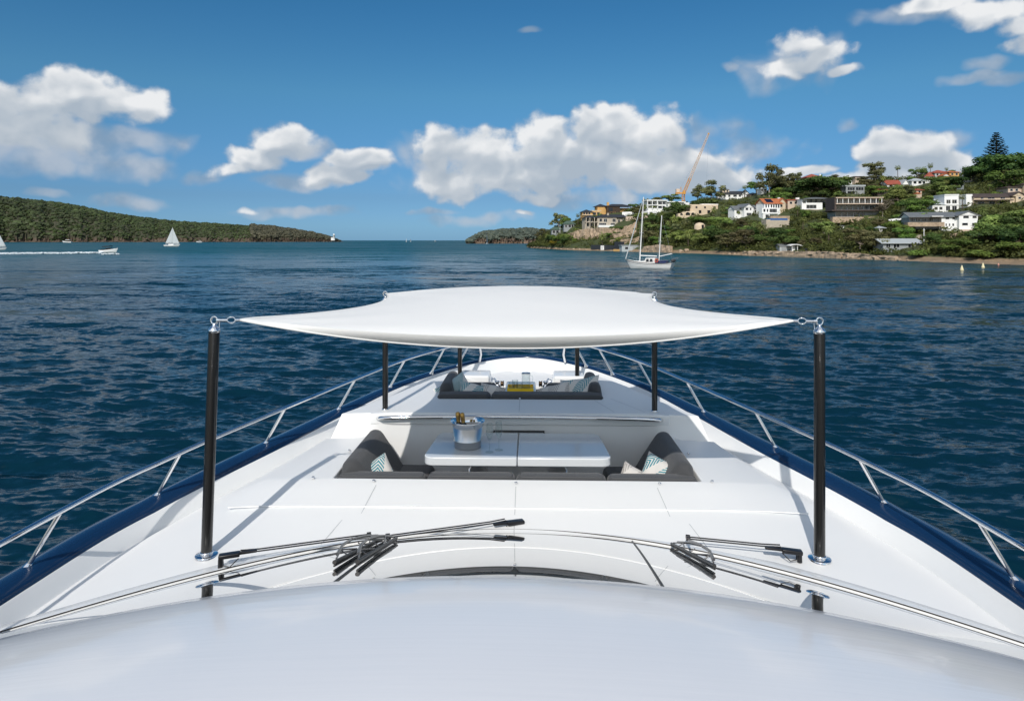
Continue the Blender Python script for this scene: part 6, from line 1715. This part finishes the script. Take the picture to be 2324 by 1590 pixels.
# ---------------------------------------------------------------- trees
rgt = np.random.default_rng(17)
def leaf_quads(C, Nn, size, rg):
    n = len(C); r = rg.normal(size=(n, 3)); r /= np.linalg.norm(r, axis=1)[:, None]
    t = np.cross(Nn, r); t /= np.linalg.norm(t, axis=1)[:, None] + 1e-9; b = np.cross(Nn, t)
    s = size * (.6 + .8 * rg.random(n))[:, None]
    V = np.stack([C - t * s - b * s * .6, C + t * s - b * s * .6, C + t * s * .8 + b * s * .7, C - t * s * .8 + b * s * .7], 1)
    return V.reshape(-1, 3), np.arange(4 * n).reshape(n, 4)
def lobes_leaves(lobes, n, size, rg, gap=0.0, droop=0.0, inner=.55):
    """leaves spread through the shell of several lobes, thinned where a noise says so"""
    lb = np.array(lobes, float); w = (lb[:, 3] * lb[:, 4] * lb[:, 5]) ** .67; w /= w.sum()
    k = rg.choice(len(lb), n, p=w); d = rg.normal(size=(n, 3)); d /= np.linalg.norm(d, axis=1)[:, None]
    d[:, 2] = np.where(d[:, 2] < -.55, -d[:, 2] * .5, d[:, 2]); rr = inner + (1 - inner) * rg.random(n) ** .6
    rr = rr * (1 + .16 * np.sin(d[:, 0] * 9 + k) * np.sin(d[:, 1] * 8 + 2 * k) + .12 * np.sin(d[:, 2] * 11 + k))
    C = lb[k, :3] + d * lb[k, 3:6] * rr[:, None]
    f = np.sin(C[:, 0] * 2.1 + 1.3 * k) + np.sin(C[:, 1] * 2.3) + np.sin(C[:, 2] * 2.7 + k)
    keep = f > -3 + gap * 3
    C, d, k, rr = C[keep], d[keep], k[keep], rr[keep]
    Nn = d + rg.normal(size=d.shape) * .36; Nn[:, 2] += .25 - droop; Nn /= np.linalg.norm(Nn, axis=1)[:, None]
    V, F = leaf_quads(C, Nn, size, rg)
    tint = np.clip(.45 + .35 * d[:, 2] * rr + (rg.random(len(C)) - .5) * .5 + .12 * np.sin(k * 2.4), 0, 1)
    return V, F, tint
M_bark = mat('bark', (0.10, 0.075, 0.055), 0.9, var=.3, vscale=3)
M_bark2 = mat('pale_bark', (0.34, 0.29, 0.24), 0.8, var=.3, vscale=2)
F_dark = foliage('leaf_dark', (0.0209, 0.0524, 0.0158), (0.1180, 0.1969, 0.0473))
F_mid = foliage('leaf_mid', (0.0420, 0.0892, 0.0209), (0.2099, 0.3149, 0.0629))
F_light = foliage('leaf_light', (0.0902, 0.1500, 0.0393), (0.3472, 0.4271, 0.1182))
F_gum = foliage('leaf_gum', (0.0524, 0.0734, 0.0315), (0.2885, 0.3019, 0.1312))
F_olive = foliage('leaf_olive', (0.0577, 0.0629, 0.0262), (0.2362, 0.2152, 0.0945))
F_grey = foliage('leaf_greybrown', (0.075, 0.062, 0.045), (0.21, 0.175, 0.13))
F_palm = foliage('palm_leaf', (0.0644, 0.1053, 0.0292), (0.3658, 0.4243, 0.1316))
F_silver = foliage('silver_leaf', (0.10, 0.13, 0.10), (0.28, 0.33, 0.27))
F_yel = foliage('yellow_bush', (0.09, 0.085, 0.008), (0.30, 0.24, 0.02))
F_pine = foliage('pine_leaf', (0.0104, 0.0221, 0.0117), (0.0390, 0.0611, 0.0286))

def limbs(rg, H, lobes, r0, fork=.35):
    m = MB(); top = Vector((0, 0, H * fork)); m.tube([(0, 0, -1.5), (r0 * .3, 0, H * fork * .5), top], [r0 * 1.25, r0, r0 * .8], 8)
    for l in lobes:
        e = Vector(l[:3]); mid = top.lerp(e, .5) + Vector((rg.normal() * .3, rg.normal() * .3, -.2)); m.tube([top, mid, e], [r0 * .55, r0 * .38, r0 * .12], 6)
    return m
PROTO = {}
def proto(kind, name, crown_mat, trunk_mat, build):
    """build -> (V, F, tint), trunk MB for a tree 10 m tall"""
    PROTO.setdefault(kind, []).append((name, crown_mat, trunk_mat, build))
def rand_lobes(rg, n, spread, z0, z1, r, flat=.75):
    return [(rg.normal() * spread, rg.normal() * spread, z0 + (z1 - z0) * rg.random(), r * (.7 + .6 * rg.random()), r * (.7 + .6 * rg.random()), r * flat * (.7 + .5 * rg.random())) for _ in range(n)]
MESHES = {}
def make_protos():
    def broad(kind, name, cm, tm, nv, nl, spread, z0, z1, r, flat, leaves, size, gap, r0=.28, fork=.3, inner=.55, droop=0):
        lst = []
        for v in range(nv):
            rg = np.random.default_rng(hash(kind) % 1000 * 0 + sum(map(ord, kind)) + v * 31)
            lb = rand_lobes(rg, nl, spread, z0, z1, r, flat); V, F, t = lobes_leaves(lb, leaves, size, rg, gap, droop, inner)
            lst.append(((V, F, t), limbs(rg, 10, lb, r0, fork)))
        MESHES[kind] = (name, cm, tm, lst)
    broad('round', 'round_tree', F_mid, M_bark, 3, 9, 1.7, 3.6, 7.8, 2.1, .8, 2600, .26, .12)
    broad('dark', 'fig_tree', F_dark, M_bark, 3, 11, 2.2, 3.4, 7.8, 2.2, .8, 3000, .27, .05)
    broad('light', 'leafy_tree', F_light, M_bark, 3, 9, 1.9, 3.2, 7.6, 2.0, .7, 2600, .25, .18)
    broad('gum', 'gum_tree', F_gum, M_bark2, 3, 14, 1.65, 3.4, 8.8, 1.55, .9, 3000, .22, .22, .22, .3, .4, .3)
    broad('olive', 'scrub_tree', F_olive, M_bark2, 3, 10, 2.0, 2.8, 7.8, 1.9, .75, 2600, .24, .25, .2, .25, .5, .2)
    broad('grey', 'bare_tree', F_grey, M_bark2, 1, 10, 1.9, 3.6, 8.2, 1.7, .75, 2200, .15, .35, .25, .3, .35)
    broad('shrub', 'shrub', F_mid, M_bark, 3, 6, 2.2, 1.8, 6.0, 2.9, .9, 1400, .42, .1, .15, .15)
    broad('shrubl', 'bright_shrub', F_light, M_bark, 2, 6, 2.2, 1.8, 6.0, 2.9, .85, 1400, .42, .1, .15, .15)
    broad('yellow', 'yellow_bush', F_yel, M_bark, 1, 6, 2.2, 1.8, 6.0, 2.9, .85, 1200, .42, .1, .15, .15)
    # date palms
    def palm(kind, name, cm, Ht, nf, L_, dr, lw, fan=False, nv=2):
        lst = []
        for v in range(nv):
            rg = np.random.default_rng(50 + v + sum(map(ord, kind))); Vs = []; Ts = []
            top = np.array([0.15, 0.0, Ht])
            for f in range(nf):
                az = 2.399 * f + rg.random() * .4; el0 = math.radians(82 - 118 * (f / nf) ** .9 + rg.normal() * 6); L = L_ * (.8 + .35 * rg.random())
                h = np.array([math.cos(az), math.sin(az), 0]); side = np.array([-math.sin(az), math.cos(az), 0]); p = top.copy(); el = el0; K = 11
                tb = .25 + .6 * (1 - f / nf) + (rg.random() - .5) * .25
                for s in range(K):
                    d = h * math.cos(el) + np.array([0, 0, 1]) * math.sin(el); q = p + d * L / K; el -= dr / K
                    up = np.cross(d, side); w = lw * math.sin(math.pi * min(1, .12 + .95 * (s + .5) / K)) if not fan else (lw * 1.1 if s > 5 else .03)
                    for sg in (-1, 1):
                        for u0, u1 in ((.05, .42), (.55, .92)):
                            a = p + (q - p) * u0; b = p + (q - p) * u1; tip = (side * sg * w + d * w * .55 - up * w * .0 + np.array([0, 0, -w * .35]))
                            Vs += [a, b, b + tip, a + tip * .98]; Ts.append(np.clip(tb + (rg.random() - .5) * .3, 0, 1))
                    p = q
            V = np.array(Vs); F = np.arange(len(V)).reshape(-1, 4)
            m = MB(); m.tube([(0, 0, -1.5), (.1, .05, Ht * .5), tuple(top - np.array([0, 0, .2]))], [.30, .22, .27] if not fan else [.2, .15, .13], 8); m.ico(tuple(top - np.array([0, 0, .35])), .48 if not fan else .22, 1, (1, 1, 1.3))
            lst.append(((V, F, np.array(Ts)), m))
        MESHES[kind] = (name, cm, M_bark, lst)
    palm('date', 'date_palm', F_palm, 6.4, 46, 3.7, 1.9, .42)
    palm('fanp', 'fan_palm', F_palm, 8.6, 30, 1.7, 1.3, .55, True)
    palm('silver', 'silver_palm', F_silver, 5.5, 40, 2.6, .9, .6, True, 1)
    # norfolk pine
    rg = np.random.default_rng(9); Cs = []; Ns = []; m = MB(); m.tube([(0, 0, -1.5), (0, 0, 5), (0, 0, 10)], [.24, .15, .03], 8)
    for tier in range(17):
        z = 1.6 + 8.2 * tier / 16; Lb = 2.35 * (1 - (tier / 17.5) ** 1.5) * (1 if tier > 2 else .75 + .08 * tier)
        nb_ = 7
        for b in range(nb_):
            if rg.random() < .08: continue
            az = 2 * math.pi * b / nb_ + tier * .4 + rg.normal() * .08; h = np.array([math.cos(az), math.sin(az), 0]); L = Lb * (.85 + .3 * rg.random())
            m.tube([(0, 0, z), tuple(h * L * .6 + np.array([0, 0, z - .1])), tuple(h * L + np.array([0, 0, z + .15]))], [.04, .025, .01], 4)
            for s in np.linspace(.25, 1, int(6 + L * 8)):
                c = h * L * s + np.array([0, 0, z - .12 * math.sin(3.1 * s) + .22 * s * s]); sd = np.array([-h[1], h[0], 0])
                for sg in (-1, 1): Cs.append(c + sd * sg * .14 * (1.2 - s * .5) + rg.normal(size=3) * .03); Ns.append(np.array([0, 0, 1]) + rg.normal(size=3) * .5)
    Cs = np.array(Cs); Ns = np.array(Ns); Ns /= np.linalg.norm(Ns, axis=1)[:, None]; V, F = leaf_quads(Cs, Ns, .13, rg)
    MESHES['pine'] = ('norfolk_pine', F_pine, M_bark, [((V, F, rg.random(len(F))), m)])
make_protos()
FIRST = {}
def plant_tree(kind, x, y, hpx, wide=1.0, label=None, cat='tree', group=None, v=None, p=None, D=None, sink=0.0):
    if p is None: p, D, _ = hill_at(x, y)
    name, cm, tm, lst = MESHES[kind]
    v = (rgt.integers(len(lst)) if v is None else v) % len(lst); key = (kind, v)
    Hh = hpx * D / FPX; sc = Hh / 10.0
    t = empty(name, (p.x, p.y, p.z - sink), rgt.random() * 6.28)
    if key not in FIRST:
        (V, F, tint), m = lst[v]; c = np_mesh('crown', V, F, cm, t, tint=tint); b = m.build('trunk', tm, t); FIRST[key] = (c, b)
    else:
        for o in FIRST[key]:
            c = o.copy(); COL.objects.link(c); c.parent = t
    t.scale = (sc * wide, sc * wide, sc)
    TREES.append((t, kind, x, y, hpx, label, cat, group)); return t
TREES = []
# trees that can be told by name in the picture: kind, foot x, foot y, height, width factor
named = [
 ('gum', 1614, 460, 50, 1.35, 'spreading grey green gum tree standing tall right of the crane'),
 ('gum', 1746, 447, 74, .95, 'tallest wind shaped gum tree breaking the skyline in the middle'),
 ('dark', 1872, 450, 58, 1.75, 'huge dark fig tree before the rust roofed ridge house'),
 ('dark', 1845, 448, 44, 1.3, 'dark dense fig crown left of the huge one'),
 ('pine', 2261, 372, 77, 1.55, 'lone tall norfolk pine on the skyline at the right'),
 ('silver', 1883, 494, 26, 1.0, 'silvery blue fan palm left of the broad glass slab house'),
 ('grey', 2003, 492, 44, 1.2, 'leafless grey brown tree before the right end of the glass slab house'),
 ('date', 1367, 562, 40, .95, 'big date palm standing before the sandstone cliff above the hoarding'),
 ('date', 1620, 498, 34, .9, 'left date palm of the pair before the adobe villa'),
 ('date', 1639, 496, 36, .9, 'right date palm of the pair before the adobe villa'),
 ('date', 1728, 545, 46, 1.0, 'thick date palm in the middle of the slope below the pool terrace'),
 ('date', 1712, 532, 34, .9, 'smaller date palm left above the thick one below the pool terrace'),
 ('date', 1852, 452, 28, 1.0, 'date palm in front of the huge dark fig tree'),
 ('date', 1530, 523, 40, .95, 'date palm on the slope right of the ketch mizzen mast'),
 ('date', 1502, 505, 32, .9, 'date palm between the two masts of the ketch'),
 ('date', 1562, 560, 48, .9, 'tall date palm low on the slope right of the ketch'),
 ('fanp', 2084, 418, 40, 1.0, 'slim fan palm before the crest, left of the trio'),
 ('fanp', 2097, 414, 36, 1.0, 'slim fan palm before the crest, middle of the trio'),
 ('fanp', 2112, 410, 40, 1.0, 'slim fan palm before the crest, right of the trio'),
 ('fanp', 2038, 408, 34, 1.3, 'fan palm rising over the brick red gabled house'),
 ('fanp', 2148, 402, 22, 1.2, 'small fan palm behind the red tiled crest house'),
 ('date', 2003, 425, 32, 1.0, 'dark date palm left of the brick red gabled house'),
 ('gum', 1985, 412, 44, 1.3, 'dark bushy gum tree on the crest left of the brick red gabled house'),
 ('date', 2231, 512, 50, .9, 'tall dark date palm right of the large white gable house'),
 ('fanp', 2184, 478, 36, 1.3, 'palm before the right wall of the white three storey villa'),
 ('date', 2103, 482, 28, .9, 'feathery palm left of the white three storey villa'),
 ('dark', 2300, 410, 68, 1.5, 'towering dark tree at the right edge on the skyline'),
 ('dark', 2240, 408, 58, 1.5, 'massive dark tree under the norfolk pine'),
 ('dark', 2210, 412, 40, 1.2, 'dark bushy tree left of the massive one under the pine'),
 ('round', 2290, 440, 60, 1.4, 'large mid green tree above the long beige house'),
 ('gum', 1268, 523, 40, 1.1, 'twin crowned gum tree on the tip of the point'),
 ('round', 1284, 520, 30, .9, 'rounded green tree beside the twin crowned gum on the point'),
 ('fanp', 1312, 512, 28, 1.2, 'ragged palm between the pavilions and the ochre house'),
 ('yellow', 1257, 560, 18, 1.3, 'yellow flowering bush at the tip of the point'),
 ('light', 1402, 556, 22, 1.2, 'bright lime green tree before the stepped terraces'),
 ('light', 1520, 462, 26, 1.6, 'rounded green tree over the flat roof of the white modern house'),
 ('olive', 1497, 468, 24, 1.8, 'olive toned bushy tree left above the white modern house'),
 ('dark', 1539, 494, 36, 1.5, 'round dark tree covering the corner of the white modern house'),
 ('light', 2038, 470, 48, 1.4, 'spreading flat topped bright green tree left of the terracotta house'),
 ('light', 2136, 452, 44, 1.5, 'broad bright green tree above the white three storey villa'),
 ('olive', 1694, 565, 52, 1.5, 'brownish spreading tree low on the slope in the middle'),
 ('olive', 1650, 566, 44, 1.4, 'brownish rounded tree left of the spreading one low on the slope'),
 ('dark', 1780, 566, 38, 1.5, 'dark green tree behind the grey boathouse'),
 ('light', 1868, 528, 32, 1.8, 'wide bright green tree below the grey eaved white house'),
 ('olive', 1952, 570, 60, 1.5, 'large olive green tree left of the pale roofed boathouse'),
 ('olive', 1990, 572, 52, 1.3, 'tall grey green tree reaching over the pale roofed boathouse'),
 ('shrub', 2086, 583, 26, 1.7, 'dense rounded shrub before the right end of the pale roofed boathouse'),
 ('yellow', 1770, 562, 8, 1.2, 'little yellow bush left of the grey boathouse'),
 ('dark', 2310, 570, 60, 1.3, 'dark leafy tree low at the right edge'),
 ('gum', 2302, 545, 50, 1.2, 'gum tree with bare pale limbs at the right edge'),
 ('dark', 2240, 560, 50, 1.6, 'broad dark tree below the large white gable house'),
 ('round', 2300, 585, 44, 1.6, 'bushy green tree above the beach at the right edge'),
 ('round', 2170, 577, 40, 1.8, 'wide bushy green tree above the beach in the right middle'),
 ('shrub', 2222, 588, 30, 2.0, 'low spreading shrub mass on the beach edge at the right'),
 ('light', 1600, 560, 36, 1.4, 'fresh green tree right of the tall low date palm'),
 ('fanp', 1811, 500, 36, 1.3, 'palm clump between the pool terrace and the stone arch'),
 ('fanp', 1822, 528, 36, 1.4, 'slender palm below the stone arch'),
 ('fanp', 1966, 514, 26, 1.3, 'slim palm before the terrace of the glass slab house'),
]
named += [
 ('gum', 1583, 458, 30, 1.2, 'low gum tree just right of the crane mast'), ('round', 1716, 442, 34, 1.3, 'round green crest tree left of the tallest gum'),
 ('gum', 1768, 438, 40, 1.2, 'open gum on the crest right of the tallest one'), ('olive', 1787, 436, 40, 1.2, 'olive toned crest tree midway to the rust roofed house'),
 ('gum', 1806, 432, 42, 1.1, 'gum tree on the crest nearest the rust roofed house'), ('round', 1770, 462, 34, 1.5, 'broad green tree above the orange roof'),
 ('dark', 1800, 452, 32, 1.5, 'broad dark tree above the red brown flat house'), ('fanp', 1690, 440, 28, 1.3, 'palm on the crest right of the long white house'),
 ('olive', 1965, 430, 36, 1.4, 'spreading olive toned tree right of the grey glazed studio'), ('round', 1985, 446, 28, 1.6, 'low green tree above the glass slab house roof'),
 ('light', 2048, 448, 34, 1.5, 'bright spreading tree below the brick red gabled house'), ('round', 2126, 424, 30, 1.6, 'low green tree below the red turret'),
 ('dark', 2170, 432, 34, 1.7, 'dark tree mass left of the white gable of the long beige house')]
for k, x, y, hh, w, lb in named: plant_tree(k, x, y, hh, w, lb)
# the rest of the gardens, kept clear of the house fronts
def clear(x, y, hpx, wpx, D):
    for h_, x0, x1, y1, yb in HOUSES:
        if h_.D < D - 2: continue                                   # the house stands before the tree
        ox = min(x + wpx, x1) - max(x - wpx, x0)
        if ox > 1.5 and (y - hpx) < yb - 4 and y > y1: return False
    return True
pts = []; tries = 0
while len(pts) < 212 and tries < 14000:
    tries += 1
    x = 1225 + rgt.random() ** .85 * 1120; yr = float(np.interp(x, RGX, RGY)); ys = float(np.interp(x, SHX, SHY)) - 4.5
    if ys - yr < 8: continue
    y = yr + (ys - yr) * rgt.random(); p, D, s = hill_at(x, y)
    if s < .09: continue
    hpx = (4.0 + 5.5 * rgt.random() ** 1.3) * FPX / D; wpx = hpx * .36
    if 1300 < x < 1460 and y > 515: hpx *= .45; wpx *= .45
    if 1680 < x < 2030 and y > 520 and rgt.random() < .5: hpx *= .6; wpx *= .6
    if any((x - a) ** 2 / (wpx + b) ** 2 + (y - c) ** 2 / (hpx * .32) ** 2 < .5 for a, c, b in pts): continue
    if not clear(x, y, hpx, wpx, D): continue
    pts.append((x, y, wpx))
    k = rgt.choice(['round', 'dark', 'light', 'olive', 'gum', 'date', 'fanp', 'shrub', 'shrubl'], p=[.2, .17, .13, .15, .07, .09, .03, .1, .06])
    if k.startswith('shrub'): hpx *= .6
    plant_tree(k, x, y, hpx, (.85 + .5 * rgt.random()) * (1.25 if k in ('round', 'dark', 'light', 'olive') else 1))
for x in np.arange(1395, 2200, 21.0):
    x = float(x + rgt.normal() * 5); y = float(np.interp(x, RGX, RGY)) + 1.5 + rgt.random() * 3
    p, D, s = hill_at(x, y); hpx = (4.5 + 3.5 * rgt.random()) * FPX / D
    if any(x0 - 8 < x < x1 + 8 and yb > y - 26 and y1 < y + 4 for h_, x0, x1, y1, yb in HOUSES): continue
    plant_tree(rgt.choice(['round', 'dark', 'olive', 'gum', 'light']), x, y, hpx, 1.35)
# labels: say which one by what it stands beside
ADJ = {'round': 'bushy mid green tree', 'dark': 'dense dark tree', 'light': 'bright leafy tree', 'olive': 'olive brown tree', 'gum': 'open crowned gum tree', 'date': 'date palm', 'fanp': 'slim palm', 'shrub': 'rounded green shrub', 'shrubl': 'bright green shrub'}
buck = {}
for T in TREES:
    t, kind, x, y, hpx, lb, cat, grp = T
    if lb: tag(t, lb, 'shrub' if 'bush' in lb or 'shrub' in lb else ('palm' if 'palm' in lb else 'tree'), 'trees and shrubs on the right hand hill'); continue
    best = min(HOUSES, key=lambda q: abs((q[1] + q[2]) / 2 - x) / 1.2 + abs(q[4] - y))
    h_, x0, x1, y1, yb = best
    rel = 'left of' if x < x0 else ('right of' if x > x1 else ('below' if y > yb else 'behind'))
    buck.setdefault((ADJ[kind], rel, h_.short), []).append((x, y, t, hpx, kind))
ORD = ['first', 'second', 'third', 'fourth', 'fifth', 'sixth', 'seventh', 'eighth', 'ninth']
for (adj, rel, short), L_ in buck.items():
    L_.sort(key=lambda q: q[0])
    for i, (x, y, t, hpx, kind) in enumerate(L_):
        lb = '%s %s the %s' % (adj, rel, short)
        if len(L_) > 1: lb = '%s, %s from the left' % (lb, ORD[min(i, 8)])
        tag(t, lb, 'shrub' if 'shrub' in kind else ('palm' if kind in ('date', 'fanp') else 'tree'), 'trees and shrubs on the right hand hill')
# undergrowth: one mass of leaves over the slope
def ground_cover():
    rg = np.random.default_rng(77); C = []; Rr = []; T = []
    n = 0
    while n < 5600:
        x = 1200 + rg.random() * 1300; yr = float(np.interp(x, RGX, RGY)); ys = float(np.interp(x, SHX, SHY)) - 3.2
        s = .05 + rg.random() ** 1.15 * 1.0; p, D = hill_pt(x, s); py = PHOR - (p.z - CAMZ) * FPX / D
        if any(h_.D > D - 14 and x0 - 3 < x < x1 + 3 and y1 < py - 4 and py < yb + 10 and h_.D < D + 25 for h_, x0, x1, y1, yb in HOUSES) and rg.random() < .9: continue
        if 1290 < x < 1458 and 505 < py < 566 and rg.random() < .75: continue
        r = .9 + 2.0 * rg.random() ** 2; C.append((p.x, p.y, p.z + r * .2)); Rr.append(r); T.append(.25 + .4 * rg.random() + .25 * math.sin(x * .09) * math.sin(py * .2)); n += 1
    C = np.array(C); Rr = np.array(Rr); T = np.array(T); k = 34
    d = rg.normal(size=(n, k, 3)); d /= np.linalg.norm(d, axis=2)[..., None]; d[..., 2] = np.abs(d[..., 2])
    P = C[:, None] + d * Rr[:, None, None] * np.array([1.25, 1.25, .8]) * (.7 + .35 * rg.random((n, k, 1)))
    Nn = d + rg.normal(size=d.shape) * .5; Nn /= np.linalg.norm(Nn, axis=2)[..., None]
    V, F = leaf_quads(P.reshape(-1, 3), Nn.reshape(-1, 3), .30, rg)
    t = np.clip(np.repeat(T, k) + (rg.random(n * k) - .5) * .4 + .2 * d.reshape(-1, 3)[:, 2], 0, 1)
    o = np_mesh('ground_cover', V, F, foliage('undergrowth', (0.028, 0.045, 0.010), (0.135, 0.165, 0.045), spread=0), tint=t)
    tag(o, 'low garden undergrowth covering the slope between houses and trees', kind='stuff')
ground_cover()
# gum forest mass beyond the crest, only its tops show
